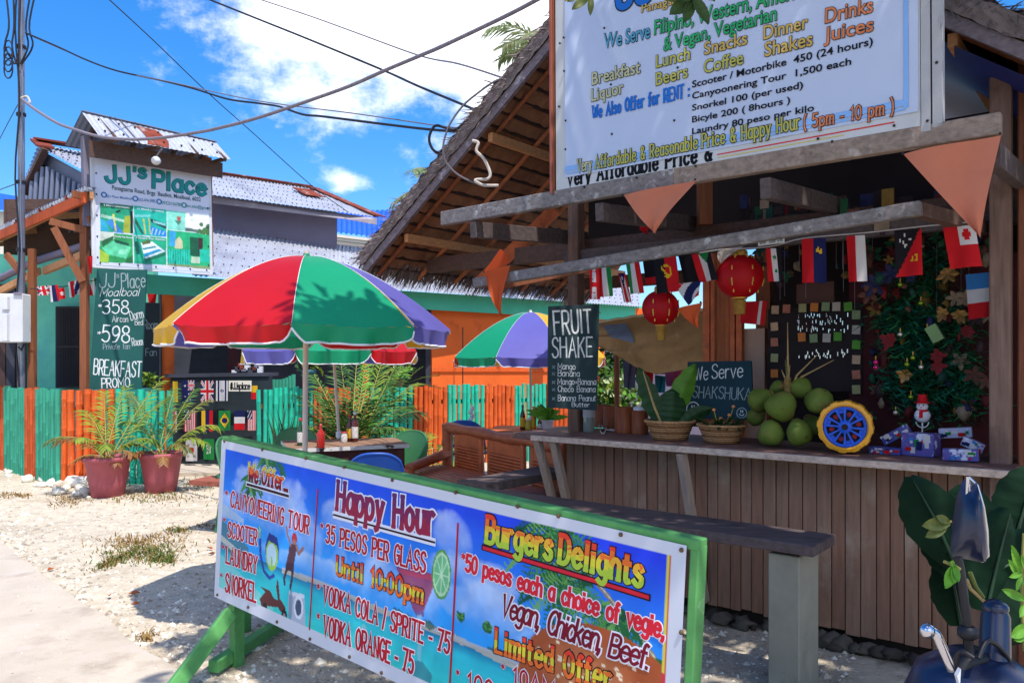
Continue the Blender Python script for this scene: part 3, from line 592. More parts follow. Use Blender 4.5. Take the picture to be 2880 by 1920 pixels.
# teal house at the far end of the fence: wall, barred window, awning, gable
th = thing('teal_house', 'teal house with barred window, awning and grey corrugated gable beside the electric pole', 'house', V((-7, 12.4, 0)))
mb = MB(); slab(mb, [P(86, 720, 12.3), P(430, 735, 12.1), P(430, 1250, 12.1), P(86, 1250, 12.3)], .15, m_teal); slab(mb, [P(10, 560, 12.75), P(300, 560, 12.55), P(300, 760, 12.55), P(10, 760, 12.75)], .1, m_brownd); mb.build('wall', th)  # dark board above the wall added to close a bright gap under the awning
m_louv = M('dark_brown_louver', lin(70, 52, 50), .7, .3, 5, .1)
mb = MB(); slab(mb, [P(-200, 700, 12.6), P(88, 720, 12.4), P(88, 1200, 12.4), P(-200, 1200, 12.6)], .1, m_teal)
for k in range(5): slab(mb, [P(-60 + k * 27, 800, 12.35), P(-36 + k * 27, 800, 12.35), P(-36 + k * 27, 1090, 12.35), P(-60 + k * 27, 1090, 12.35)], .03, m_louv if k % 2 == 0 else m_dark, False)
mb.build('louver_wall', th)
win = MB(); slab(win, [P(158, 866, 12.18), P(230, 868, 12.16), P(230, 1086, 12.16), P(158, 1088, 12.18)], .02, m_dark, False); wo = win.build('window', th)
mb = MB(); m_bar = M('window_bar_iron', lin(46, 42, 44), .6, .2, 9, 0)
for k in range(16): p0, p1 = P(160 + k * 4.6, 864, 12.1), P(160 + k * 4.6, 1088, 12.1); mb.tube([p0, p1], .007, m_bar, 6)
for y in (864, 975, 1088): mb.bar(P(157, y, 12.1), P(232, y, 12.1), .02, .03, m_bar)
mb.build('window_bars', wo)
aw = MB(); a, b = P(-110, 692, 13.7), P(240, 528, 9.75); bk = V((.69, .72, .19)) * 2.1; bkr = V((-.15, 1.5, .3)); corr(aw, a, b, b + bkr, a + bk, m_galvd, nv=3); corr(aw, a + Z * .02, b + Z * .02, b + bkr * .03 + Z * .02, a + bk * .03 + Z * .02, m_galv); aw.build('awning_roof', th)
mb = MB(); mb.bar(a - Z * .12, b - Z * .12, .04, .13, m_fob);
for k in range(52): q = a.lerp(b, k / 51); mb.tube([q + V((.03, -.04, -.02)), q + V((0, .12, .0))], .028, m_galv if k % 9 else m_rust, 6)
mb.bar(a + bk * .12 - Z * .09, b + bkr * .12 - Z * .09, .05, .09, m_tan); mb.bar(a + bk * .9 - Z * .12, b + bkr * .9 - Z * .12, .08, .12, m_brownd)
for k in range(7): t = .1 + k * .14; q = a.lerp(b, t) - Z * .07; mb.bar(q, q + bk.lerp(bkr, t), .05, .09, m_brownd if k % 2 else m_tan)
mb.build('awning_frame', th)
mb = MB(); mb.tube([P(-60, 812, 12.6), P(100, 735, 11.5), P(272, 680, 10.6)], .055, m_lav, 10); mb.build('gutter_pipe', th)
mb = MB(); mb.bar(P(-60, 850, 12.2), P(110, 762, 11.4), .06, .1, m_tan); mb.bar(P(125, 762, 11.3), P(236, 716, 10.5), .06, .1, m_tan); mb.build('wall_plate', th)
for (x, D, yt) in ((238, 10.12, 560), (91, 11.1, 700)):
    mb = MB(); p = P(x, yt, D); q = p.copy(); q.z = 0; mb.bar(q, p, .085, .085, m_brown, up=V((0, 1, 0))); mb.build('post', th)
for (A, B) in ((P(152, 640, 9.95), P(232, 792, 10.05)), (P(18, 716, 11.2), P(66, 775, 11.1)), (P(140, 622, 9.95), P(240, 648, 10.1)), (P(246, 618, 10.05), P(290, 604, 10.4)), (P(205, 545, 9.7), P(248, 556, 9.9))):
    mb = MB(); mb.bar(A, B, .05, .085, m_brown); mb.build('bracket', th)
mb = MB(); gp = [P(112, 422, 12.9), P(37, 610, 13.2), P(20, 690, 13.2), P(262, 660, 12.6), P(262, 505, 12.6)]; slab(mb, gp, .03, m_galvd)
for k in range(13):
    p = P(60 + k * 15, 470 + max(0, (3 - k)) * 40 + max(0, k - 5) * 8, 12.82 - k * .02); q = P(48 + k * 15, 655, 12.85 - k * .02); mb.tube([p, q], .035, m_galvd, 8)
mb.bar(P(30, 575, 12.6), P(262, 590, 12.4), .05, .12, m_brownd); mb.build('gable', th)
mb = MB(); a, b, c, d = P(128, 422, 12.6), P(300, 515, 12.2), P(330, 445, 13.6), P(108, 405, 13.6); corr(mb, a, b, c, d, m_galv); nails(mb, a, b, c, d, 9, 5)
a2, d2 = P(34, 618, 13.0), P(30, 600, 14.0); corr(mb, a2, a, d, d2, m_galvd); mb.build('gable_roof', th)
mb = MB(); mb.bar(a + Z * .05, P(108, 403, 13.6) + Z * .05, .25, .03, m_rust); mb.bar(P(108, 404, 13.3) + Z * .06, P(262, 428, 13.3) + Z * .06, .3, .03, m_rust); mb.bar(a + Z * .02, a2 + Z * .02, .12, .05, m_brownd); mb.build('rust_ridge', th)
# patio slab
mb = MB(); mb.prism([P(470, 1325, 11.0) * 1, P(760, 1325, 11.0) * 1, P(760, 1290, 14) * 1, P(470, 1290, 14) * 1], V((0, 0, 0.001)), m_conc)
mb = MB(); q = [V((-5.1, 10.5, .06)), V((-3.3, 10.5, .06)), V((-2.6, 14.4, .06)), V((-6.2, 13.4, .06))]; mb.prism(q, V((0, 0, -.1)), m_conc); structure(mb, 'patio_floor')
bc = thing('bar_counter', 'black painted bar front hung with rows of small flags', 'counter', V((-4.3, 11.6, 0)))
mb = MB(); slab(mb, [P(480, 1062, 11.45), P(760, 1058, 11.3), P(760, 1340, 11.3), P(480, 1340, 11.45)], .08, m_black); mb.build('front_board', bc)
mb = MB(); mb.bar(P(480, 1056, 11.6), P(770, 1052, 11.45), .35, .05, m_dark); mb.build('top', bc)
mb = MB()
for k in range(9): mb.box(P(660 + k * 9, 1044 - (k * 7) % 17, 11.6), V((.035, 0, 0)), V((0, .03, 0)), V((0, 0, .02 + .015 * (k % 3))), [m_white, m_dark, m_rust, m_lav][k % 4])
tag(mb.build('stacked_papers'), 'untidy stack of papers and boxes on the bar top', 'papers')
# ------------------------------------------------------------------ the bar hut: thatched roof, posts, plank front, counter, awning beams
hut = thing('bar_hut', 'open fronted bar hut of brown planks under a steep thatched roof', 'hut', S(1.3, 1.5, 0))
RA, RZ = 1.22, 4.25                          # ridge
EA, EZ = -1.42, 2.33; EA2, EZ2 = 3.95, 2.22  # eaves left and right
B0, B1 = -.08, 3.15
m_raft = M('thin_bamboo_rafter', lin(170, 104, 70), .6, .3, 9, .2, .3)
m_batten_shade = wood('overlap_shade_batten', lin(62, 44, 40), 'w')  # battens made dark, shade of the row overlaps put into their colour
def roof_side(ea, ez, name):
    sl = (V((RA, 0, RZ)) - V((ea, 0, ez))); L = sl.length; rows = 26
    up = (U * (RA - ea) + Z * (RZ - ez)).normalized(); nrm = up.cross(W).normalized(); nrm = nrm if nrm.z > 0 else -nrm
    base = S(ea, 0, ez)
    def pt(s, b, h): return base + up * s + W * b + nrm * h
    under = MB(); rnd = random.Random(name)
    for k in range(rows):                    # overlapping rows of nipa, seen from below
        s0 = L * k / rows; s1 = s0 + L / rows * 1.25
        n = 60
        vs = []
        for i in range(n + 1):
            b = B0 + (B1 - B0) * i / n
            vs.append(pt(s0 - .015 * rnd.random(), b, -.035 + rnd.uniform(-.006, .006))); vs.append(pt(s1, b, .012))
        under.add(vs, [(2 * i, 2 * i + 2, 2 * i + 3, 2 * i + 1) for i in range(n)], m_thatchu)
        under.bar(pt(s0 + .004, B0, -.026), pt(s0 + .004, B1, -.026), .02, .03, m_batten_shade)
    under.build('thatch_underside', hut)
    top = MB()
    def surf(u, v):
        b = B0 - .05 + (B1 - B0 + .05) * u; s = L * v
        return pt(s, b, .055 + .02 * ((v * 26) % 1 < .2) + .02 * noise.noise(V((u * 30, v * 20, 3))))
    top.grid(surf, 60, 52, m_thatch, False)
    top.grid(lambda u, v: pt(L * u, B0 - .05 + .012 * noise.noise(V((u * 60, v * 3, 1))), -.03 + .09 * v + .015 * noise.noise(V((u * 40, v * 2, 8)))), 90, 4, m_thatch, False)      # rake edge
    top.grid(lambda u, v: pt(-.03 * v + .01, B0 + (B1 - B0) * u, -.05 + .11 * v), 90, 2, m_thatch, False)
    top.build('thatch', hut)
    st = MB()
    def strand(p, d, l, w):
        q = p + d * l; sd = d.cross(V((rnd.uniform(-1, 1), rnd.uniform(-1, 1), rnd.uniform(-1, 1)))).normalized() * w; m = p.lerp(q, .5) + sd * rnd.uniform(-2, 2)
        st.add([p - sd, p + sd, m + sd * .8, q, m - sd * .8], [(0, 1, 2, 4), (4, 2, 3)], m_strand if rnd.random() < .7 else m_thatch)
    for i in range(2600):                    # frayed rake
        s = L * rnd.random(); d = (-up * rnd.uniform(.3, 1.2) - W * rnd.uniform(.1, 1) + nrm * rnd.uniform(-.5, .55)).normalized(); strand(pt(s, B0 + rnd.uniform(-.03, .05), rnd.uniform(-.02, .08)), d, rnd.uniform(.04, .15), rnd.uniform(.002, .006))
    for i in range(2600):                    # fringe along the eave
        d = (-up * 1.0 - Z * rnd.uniform(.1, .9) + W * rnd.uniform(-.4, .4)).normalized(); strand(pt(rnd.uniform(0, .06), B0 + (B1 - B0) * rnd.random(), rnd.uniform(-.03, .06)), d, rnd.uniform(.08, .26), rnd.uniform(.003, .009))
    for i in range(500):
        s = L * rnd.random(); strand(pt(s, B0 + rnd.random() ** 2 * 3, .06), (-up + nrm * rnd.uniform(.1, .8) + W * rnd.uniform(-.6, .6)).normalized(), rnd.uniform(.06, .16), .005)
    st.build('thatch_strands', hut)
    rf = MB()
    for b in (.06, .5, .95, 1.4, 1.9, 2.4, 2.9): rf.tube([pt(-.05, b, -.06), pt(L, b, -.06)], [.020, .014], m_raft if b > .1 else m_brown, 8)
    for s in (.55, 1.9): rf.bar(pt(L * .13 * (s / .55), B0 + .05, -.11), pt(L * .13 * (s / .55), B1, -.11), .04, .06, m_tan)
    rf.bar(pt(-.02, B0 - .02, -.06), pt(L, B0 - .02, -.06), .03, .06, wood('weathered_barge_board', lin(118, 106, 112), 'u', dirt=[(lin(186, 180, 186), .58, 9, .12), (lin(70, 60, 62), .6, 6, .14)]))
    rf.build('rafters', hut); return pt
ptL = roof_side(EA, EZ, 'left'); ptR = roof_side(EA2, EZ2, 'right')
mb = MB(); mb.grid(lambda u, v: ptR(.02 + 2.9 * v, B0 + .05 + 2.6 * u, -.10 - .03 * math.sin(math.pi * v) * (1 + math.sin(u * 9))), 20, 20, M('dark_blue_sheet', lin(44, 52, 120), .6, .2, 2, .1, .3)); mb.build('blue_under_sheet', hut)  # dark blue sheet added beneath the right slope for its indigo tone
mb = MB(); mb.tube([S(RA, -.3, RZ + .12), S(RA, B1, RZ + .12)], .12, m_thatch, 8); mb.build('ridge_cap', hut)
# diagonal bracing, orange, behind the sign
mb = MB()
mb.bar(P(1350, 795, 5.9), P(1560, 590, 6.0), .05, .1, m_bamb); mb.bar(S(-1.3, .5, 2.35), S(3.8, .5, 2.35), .06, .12, m_brownd); mb.bar(S(-1.3, 2.6, 2.35), S(3.8, 2.6, 2.35), .06, .12, m_brownd)
mb.bar(S(1.22, .4, 2.4), S(1.22, .4, 4.1), .08, .08, m_brown); mb.build('tie_beams', hut)
# posts
m_postr = wood('right_post_wood', lin(122, 96, 84), 'z', dirt=[(lin(84, 62, 52), .56, 4, .2), (lin(150, 130, 120), .62, 9, .2)])
for (a, b, w, z1, m) in ((.295, .34, .085, 2.9, m_postw), (2.82, .22, .088, 2.9, m_postr), (2.945, .27, .12, 3.0, wood('right_brace_wood', lin(120, 72, 50), 'z')), (.4, 2.5, .1, 2.6, m_brown)):
    mb = MB(); mb.bar(S(a, b, -.05), S(a, b, z1), w, .09, m, up=W); mb.build('post', hut, bevel=.006)
# plank front under the counter
mb = MB(); rnd = random.Random(31); a = .275
mb.box(S(1.6, .31, .52), U * 1.30, W * .015, Z * .5, m_gap)
while a < 3.0:
    w = rnd.uniform(.062, .082) if rnd.random() < .85 else rnd.uniform(.09, .12); h = rnd.uniform(-.012, .012)
    mb.box(S(a + w / 2, .258 + rnd.uniform(-.004, .004), .575 + h / 2), U * (w / 2 - .0025), W * .012, Z * (.475 + rnd.uniform(-.012, .006)), m_plank if rnd.random() < .68 else m_plankd); a += w
mb.build('plank_front', hut, bevel=.0025)
mb = MB(); mb.box(S(1.45, .12 + .2, 1.05), U * 1.45, W * .32, Z * .02, m_ctop); mb.build('counter_top', hut, bevel=.004)
mb = MB(); mb.box(S(1.45 + .08, -.008, 1.044), U * 1.36, W * .010, Z * .018, m_clip); mb.build('counter_edge', hut, bevel=.003)
m_strut = wood('pale_strut_wood', lin(160, 140, 126), 'z', var=.2)
for p, q in ((SP(1510, 1232, .02), SP(1553, 1400, .2)), (SP(1556, 1232, .03), SP(1596, 1420, .22)), (S(1.255, .02, 1.02), S(1.31, .21, .12))):
    mb = MB(); mb.bar(p, q, .05, .05, m_strut); mb.build('strut', hut, bevel=.004)
mb = MB(); random.seed(9)
for i in range(46): mb.ball(S(.3 + i * .062, .25 + random.uniform(-.03, .05), .035), random.uniform(.025, .07), random.choice([M('footing_stone', lin(92, 84, 76), .95, .3, 12, .4), M('footing_stone_dark', lin(66, 60, 54), .95, .3, 12, .4)]), (random.uniform(.7, 1.4), random.uniform(.7, 1.3), random.uniform(.5, .9)), 8, .9)
o = mb.build('stone_footing', hut)
# back and side walls of the hut, dark inside
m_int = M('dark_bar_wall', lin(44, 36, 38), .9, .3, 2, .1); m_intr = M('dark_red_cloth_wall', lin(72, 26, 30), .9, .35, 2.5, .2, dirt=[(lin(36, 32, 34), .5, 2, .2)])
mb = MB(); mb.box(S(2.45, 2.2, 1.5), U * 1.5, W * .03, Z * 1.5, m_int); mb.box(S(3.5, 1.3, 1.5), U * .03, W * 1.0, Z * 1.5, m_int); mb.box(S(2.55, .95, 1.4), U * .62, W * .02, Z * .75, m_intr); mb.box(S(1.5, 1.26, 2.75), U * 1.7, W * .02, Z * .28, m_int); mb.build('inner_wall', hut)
mb = MB()
for px, w, m in ((1990, .05, m_bamb), (2012, .05, m_bamb), (2035, .12, wood('orange_board_wood', lin(170, 96, 60), 'z')), (2062, .04, m_bamb), (2082, .04, m_bamb)):
    q = SP(px, 1000, 1.1); mb.bar(V((q.x, q.y, .6)), V((q.x, q.y, 2.4)), w, .05, m, up=W)
q = SP(2110, 960, 1.15); mb.bar(V((q.x, q.y, .6)), V((q.x, q.y, 1.78)), .22, .04, M('cream_board', lin(196, 160, 140), .8, .1, 4, .1), up=W)
q = SP(2150, 960, 1.2); mb.bar(V((q.x, q.y, .6)), V((q.x, q.y, 2.4)), .1, .06, m_brown, up=W); mb.build('partition', hut)
# awning frame carried out in front: outriggers and two rails
for a in (.2, 1.1, 2.0, 2.9):
    mb = MB(); mb.bar(S(a, .6, 2.44), S(a, -.62, 2.345), .05, .095, m_greyw_w); mb.build('outrigger', hut, bevel=.003)
mb = MB(); mb.bar(SP(1246, 616, -.6), SP(1900, 500, -.6), .05, .085, m_greyw_u); mb.bar(SP(1900, 500, -.6), SP(2817, 349, -.6), .05, .085, wood('upper_rail_wood', lin(138, 120, 108), 'u', dirt=[(lin(176, 164, 156), .58, 12, .14), (lin(84, 62, 52), .62, 7, .14)])); mb.build('upper_rail', hut, bevel=.004)
mb = MB(); mb.bar(SP(1335, 797, -.4), SP(2592, 585, -.4), .045, .062, m_greyw_u); mb.build('lower_rail', hut, bevel=.004)
mb = MB(); mb.bar(SP(1400, 800, -.3), SP(1900, 700, .5), .05, .07, m_brown); mb.bar(SP(2580, 590, -.37), S(2.75, .3, 2.2), .05, .06, m_brownd); mb.bar(S(.2, .36, 2.27), S(2.9, .36, 2.27), .06, .1, m_greyw_w)
mb.build('rail_brace', hut)
# benches in front
bn = thing('plank_bench', 'long grey plank bench on a concrete pillar in front of the bar planks', 'bench', S(1.1, -.4, 0))
mb = MB(); mb.box(S(1.05, -.4, .697), U * 1.15, W * .16, Z * .025, m_bench); mb.build('seat', bn, bevel=.005)
m_pil = M('pillar_concrete', lin(150, 146, 130), .9, .15, 5, .3, .1, dirt=[(lin(110, 104, 92), .6, 3, .2)])
for a in (2.05, .3):
    mb = MB(); mb.box(S(a, -.39, .315), U * .073, W * .135, Z * .34, m_pil); mb.build('leg', bn, bevel=.005)
bn = thing('plank_bench', 'short dark plank bench running back past the bar end toward the log bench', 'bench', S(-.4, .5, 0))
mb = MB(); mb.box(S(-.26, .62, .69), U * .14, W * .75, Z * .03, m_bench); mb.build('seat', bn, bevel=.005)
for b in (.05, 1.2):
    mb = MB(); mb.box(S(-.26, b, .33), U * .09, W * .05, Z * .33, m_pil if b < .5 else m_brown); mb.build('leg', bn)
bn = thing('plank_bench', 'low red brown plank bench at the edge of the banner beside the second pot', 'bench', V((-2.2, 7, 0)))
mb = MB(); q = P(569, 1334, 7.2); mb.bar(V((q.x - .02, q.y, .46)), V((q.x + 1.5, q.y - .45, .46)), .3, .045, wood('red_bench_wood', lin(150, 84, 66), 'u')); mb.build('seat', bn)
for k in (.32, 1.3):
    mb = MB(); mb.bar(V((q.x + k, q.y - .3 * k, 0)), V((q.x + k, q.y - .3 * k, .44)), .1, .06, m_brown); mb.build('leg', bn)

# ------------------------------------------------------------------ the big menu board on the rail
m_tarp = M('white_tarpaulin', lin(178, 188, 212), .32, .05, 1.5, .06, .5)
m_tarpo = M('old_tarpaulin', lin(190, 190, 190), .45, .08, 4, .05, .4, dirt=[(lin(120, 104, 90), .68, 6, .08)])
bl_ = SP(1562, 543, -.63); br_ = SP(2588, 364, -.63); mp_ = Plane(bl_, br_ - bl_, Z)
MW = (br_ - bl_).length; MH = 1.68
m_wsign = M('weathered_white_board', lin(168, 166, 168), .7, .15, 5, .2, .2, dirt=[(lin(110, 100, 96), .58, 4, .12, (9, 9, 1))])
ms = thing('menu_board', 'large white tarpaulin menu board with food and rental prices above the bar', 'sign', bl_)
mb = MB(); mb.prism([mp_.at(.0, .0, -.02), mp_.at(MW, 0, -.02), mp_.at(MW, MH, -.02), mp_.at(0, MH, -.02)], mp_.n * .012, m_tarpo); mb.build('old_sheet', ms)
mb = MB()
for p, q in (((-.02, -.01), (-.02, MH + .03)), ((MW + .02, -.01), (MW + .02, MH + .03))): mb.bar(mp_.at(*p, -.03), mp_.at(*q, -.03), .02 if p[0] < 0 else .034, .05, m_brown if p[0] < 0 else m_wsign, up=mp_.n)
mb.bar(mp_.at(MW + .062, .0, -.03), mp_.at(MW + .062, MH, -.03), .036, .05, m_wsign, up=mp_.n); mb.bar(mp_.at(-.04, MH + .03, -.03), mp_.at(MW + .04, MH + .03, -.03), .05, .05, m_brown, up=mp_.n); mb.bar(mp_.at(-.025, 0, .0), mp_.at(-.025, MH, .0), .012, .02, M('rust_red_angle', lin(150, 84, 70), .7, .2, 8, .1), up=mp_.n)
mb.build('frame', ms)
# the newer sheet, wrinkled where it is pulled to the nails
x0, y0 = mp_.hit(1590, 500); x1, y1 = mp_.hit(2582, 343); y0 = .075; x0 = max(x0, .05); x1 = MW - .006
def wr(x, y):
    w = 0
    for (cx, cy, ang, amp, wd, ln) in ((x0 + .02, MH * .80, -1.30, .012, .045, .9), (x0 + .16, MH * .62, -1.18, .014, .05, .95), (x0 + .10, MH * .35, -1.34, .010, .035, .7), (x0 + .06, .30, -1.25, .010, .03, .5), (x0 + .03, .12, .75, .006, .025, .25), (x1 - .06, .13, -.7, .006, .03, .2), (x0 + .25, .85, -1.2, .01, .03, .5), (x0 + 1.0, .9, -1.25, .004, .05, .5), (x0 + 1.2, .1, 1.3, .004, .03, .2)):
        dx, dy = x - cx, y - cy; c, s = math.cos(ang), math.sin(ang); al = dx * c + dy * s; ac = -dx * s + dy * c
        w += amp * math.exp(-(ac / wd) ** 2) * math.exp(-(al / (ln * .5)) ** 2)
    return w + .004 * noise.noise(V((x * 2.2, y * 1.5, 4)))
def wrn(x, y): return wr(x, y) + .0025
mb = MB(); mb.grid(lambda u, v: mp_.at(x0 + (x1 - x0) * u, y0 + (MH - .02 - y0) * v, -.004 + wr(x0 + (x1 - x0) * u, y0 + (MH - .02 - y0) * v)), 130, 110, m_tarp); mb.build('sheet', ms)
class Warp:                                   # lettering follows the wrinkles of the sheet
    def __init__(s, pl): s.pl = pl; s.hit = pl.hit
    def at(s, x, y, h=0): return s.pl.at(x, y, h + wrn(x, y) - .004)
wp = Warp(mp_)
i_dk = M('ink_dark', lin(36, 42, 50), .5, .05, 3, 0, .12); i_green = M('ink_green', lin(46, 160, 96), .5, .08, 3, 0, .12); i_teal = M('ink_blue_green', lin(80, 150, 180), .5, .08, 3, 0, .12)
i_olive = M('ink_olive', lin(176, 172, 84), .5, .08, 3, 0, .12); i_ol2 = M('ink_pale_olive', lin(182, 180, 140), .5, .08, 3, 0, .12); i_or = M('ink_brown_orange', lin(204, 120, 78), .5, .08, 3, 0, .12); i_tan = M('ink_tan', lin(196, 164, 84), .5, .08, 3, 0, .12)
i_blue = M('ink_blue', lin(34, 104, 190), .5, .08, 3, 0, .12); i_blk = M('ink_black', lin(18, 18, 24), .5, .05, 3, 0, .12); i_edge = M('ink_pale_blue', lin(130, 172, 224), .5, .06, 3, 0, .12); i_red = M('ink_red', lin(200, 44, 40), .4, .08, 3, 0, .4)
def two(t, p0, p1, pt, m): mb = MB(); font_text(mb, wp, t, p0, p1, pt, .0016, i_dk, .042); font_text(mb, wp, t, p0, p1, pt, .0032, m, .012); mb.build('lettering', ms)
two('We Serve', (1704, 139), (1827, 106), (1704, 99), i_teal); two('Filipino, Western, American', (1840, 98), (2297, -18), (1840, 58), i_green)
two('& Vegan, Vegetarian', (1866, 144), (2184, 57), (1868, 106), i_green)
two('Breakfast', (1666, 240), (1800, 205), (1667, 205), i_ol2); two('Lunch', (1845, 191), (1940, 167), (1845, 156), i_olive); two('Snacks', (1981, 155), (2101, 124), (1981, 120), i_tan); two('Dinner', (2148, 112), (2272, 80), (2148, 74), i_tan); two('Drinks', (2321, 66), (2454, 34), (2322, 24), i_or)
two('Liquor', (1665, 286), (1754, 262), (1666, 251), i_ol2); two('Beers', (1845, 241), (1934, 217), (1845, 205), i_olive); two('Coffee', (1980, 207), (2090, 180), (1980, 170), i_olive); two('Shakes', (2151, 160), (2285, 128), (2152, 120), i_tan); two('Juices', (2318, 118), (2455, 87), (2320, 78), i_or)
for t, p0, p1, pt in (('Scooter / Motorbike  450 (24 hours)', (1947, 247), (2454, 126), (1947, 228)), ('Canyoonering Tour  1,500 each', (1947, 279), (2393, 182), (1947, 261)), ('Snorkel 100 (per used)', (1947, 312), (2258, 248), (1947, 295)), ('Bicyle 200 ( 8hours )', (1947, 345), (2222, 290), (1947, 328)), ('Laundry 80 peso per kilo', (1947, 378), (2289, 312), (1947, 361))):
    mb = MB(); font_text(mb, wp, t, p0, p1, pt, .0016, i_blk, .018); mb.build('lettering', ms)
def cond(t, p0, p1, pt, m, back=True):
    mb = MB(); write(mb, wp, t, p0, p1, 0, ([(.24, .0018, i_dk)] if back else []) + [(.12 if back else .17, .0034, m)], gap=1.7, serif=True, ptop=pt); mb.build('lettering', ms)
cond('We Also Offer for RENT :', (1667, 334), (1938, 272), (1667, 300), i_blue, False)
cond('Very', (1626, 484), (1664, 477), (1623, 452), i_ol2); cond('Affordable & Reasonable', (1674, 474), (1962, 418), (1674, 440), i_olive); cond('Price & Happy Hour', (1974, 416), (2250, 362), (1974, 378), i_olive); cond('( 5pm - 10 pm )', (2262, 362), (2512, 318), (2262, 326), i_or)
mb = MB(); write(mb, wp, "JJ's Place", (1738, 24), (2300, -125), .16, [(.30, .0018, i_dk), (.23, .0034, i_blue)], gap=2.2); mb.build('lettering', ms)
two('Panagsama Road, Brgy. Basdiot', (1804, 36), (2260, -80), (1804, 12), i_tan)
mb = MB()
for (xa, ya, xb, yb, w) in ((x0 + .01, y0 + .045, x1 - .05, y0 + .045, .028), (x0 + .01, y0 + .02, x1 - .05, y0 + .02, .01), (x1 - .045, y0 + .03, x1 - .045, MH - .1, .018)):
    n = 60; ribbon(mb, wp, [(xa + (xb - xa) * i / n, ya + (yb - ya) * i / n) for i in range(n + 1)], w, .0014, i_edge)
mb.build('blue_border', ms)
mb = MB()
mo_ = Plane(bl_ - mp_.n * .0078, br_ - bl_, Z); write(mb, mo_, 'Very Affordable Price &', (.075, .03), (.92, .03), .075, [(.2, .002, i_blk)], serif=True, px=False); 
ribbon(mb, mo_, [(.95, .05), (MW - .1, .05)], .006, .002, i_red); ribbon(mb, mo_, [(.95, .035), (MW - .3, .035)], .004, .002, M('ink_yellow', lin(200, 180, 70), .4, .05, 3, 0))
mb.build('old_lettering', ms)
for (px, py) in ((1585, 106), (1586, 200), (1592, 340), (1590, 420), (1705, 83), (1720, 377), (1896, 339), (1574, 122), (1572, 300), (1643, 526), (1790, 500), (1956, 467), (2340, 398), (2300, 390), (2634, 176), (2514, 353), (2608, 340), (1718, 238), (1905, 190)):
    x, y = mp_.hit(px, py); mb = MB(); mb.ball(mp_.at(x, y, wrn(x, y) - .004), .006, m_nail, (1, 1, 1), 8); mb.build('nail_head', ms)
# pennants on the rails
m_penn = M('salmon_pennant_cloth', lin(226, 138, 108), .75, .06, 8, .05, .1, trans=.4); m_pennO = M('orange_pennant_cloth', lin(226, 100, 54), .75, .06, 8, .05, .1, trans=.4)
def pennant(px3, b, mat, label, fold=.014):
    A, B, C = [SP(x, y, b) for x, y in px3]; mb = MB()
    def fn(u, v):
        q = A.lerp(B, u).lerp(C, v); return q - W * (fold * math.sin(u * 5 + v * 4) * (1 - v * .5) + .004) - W * (.03 * v * math.sin(v * 3) + .012 * v * math.sin(u * 9 + v * 3))
    mb.grid(fn, 14, 14, mat)
    for q in (A, B): mb.ball(q - W * .012, .006, m_nail, (1, 1, 1), 6)
    tag(mb.build('pennant'), label, 'pennant', 'cloth pennants on the bar front')
pennant(((1755, 549), (1958, 506), (1843, 656)), -.655, m_penn, 'salmon cloth pennant pinned to the upper rail below the menu lettering')
pennant(((2541, 434), (2814, 378), (2758, 668)), -.665, m_penn, 'large salmon pennant pinned at the outer end of the upper rail', .02)
pennant(((1364, 765), (1432, 745), (1411, 888)), -.44, m_pennO, 'orange pennant hanging from the outer tip of the lower rail')
mb = MB(); A, B, C, D_ = [SP(x, y, -.2) for x, y in ((1362, 765), (1432, 742), (1428, 715), (1408, 700))]; mb.add([A, B, C, D_, A + W * .004], [(0, 1, 2, 3)], m_pennO); mb.add([A - W * .004, B - W * .004, C - W * .004, D_ - W * .004], [(3, 2, 1, 0)], m_pennO); tag(mb.build('cloth_scrap'), 'orange cloth scrap caught above the outer tip of the lower rail', 'cloth')
pennant(((1905, 868), (1973, 850), (1966, 922)), -.05, m_pennO, 'orange pennant hanging between the two red lanterns')
# ------------------------------------------------------------------ the long printed banner on its green stand
TL, BL, TR = P(625, 1237, 4.0), P(604, 1676, 4.0), P(1933, 1533, 2.33)
bp = Plane(BL, TR - TL, TL - BL); BW = (TR - TL).length; BH = (TL - BL).length
hx = (TL - BL).dot(bp.ex); 
def bq(u, v): return BL + (TR - TL) * u + (TL - BL) * v
class Skew:                                   # the sheet leans a little: map plane coordinates straight onto it
    def __init__(s): s.n = bp.n
    def hit(s, px, py): return bp.hit(px, py)
    def at(s, x, y, h=0): return bp.at(x, y, h + .004 + bw(x, y))
def bw(x, y): return .003 * noise.noise(V((x * 1.6, y * 1.2, 7))) + .0012 * math.sin(x * 9 + y * 5)
sk = Skew()
m_greenp = M('green_stand_paint', lin(88, 152, 84), .6, .22, 9, .3, .3, dirt=[(lin(58, 112, 62), .56, 5, .2), (lin(140, 180, 130), .62, 11, .1), (lin(104, 92, 70), .68, 16, .05)])
bn = thing('banner_stand', 'long printed beach banner with drink and burger offers on a green wooden stand', 'banner', V((BL.x, BL.y, 0)))
m_vinyl = M('printed_vinyl', (1, 1, 1, 1), .5, .03, 2, .03, .1, attr='print')
asp = BW / BH; pr = Print(560, 170, asp)
X, Y = pr.x, pr.y                               # ink positions: x 0..asp, y 0..1
fx = X / asp
def pc(px, py): x, y = bp.hit(px, py); return (x / BH, y / BH)
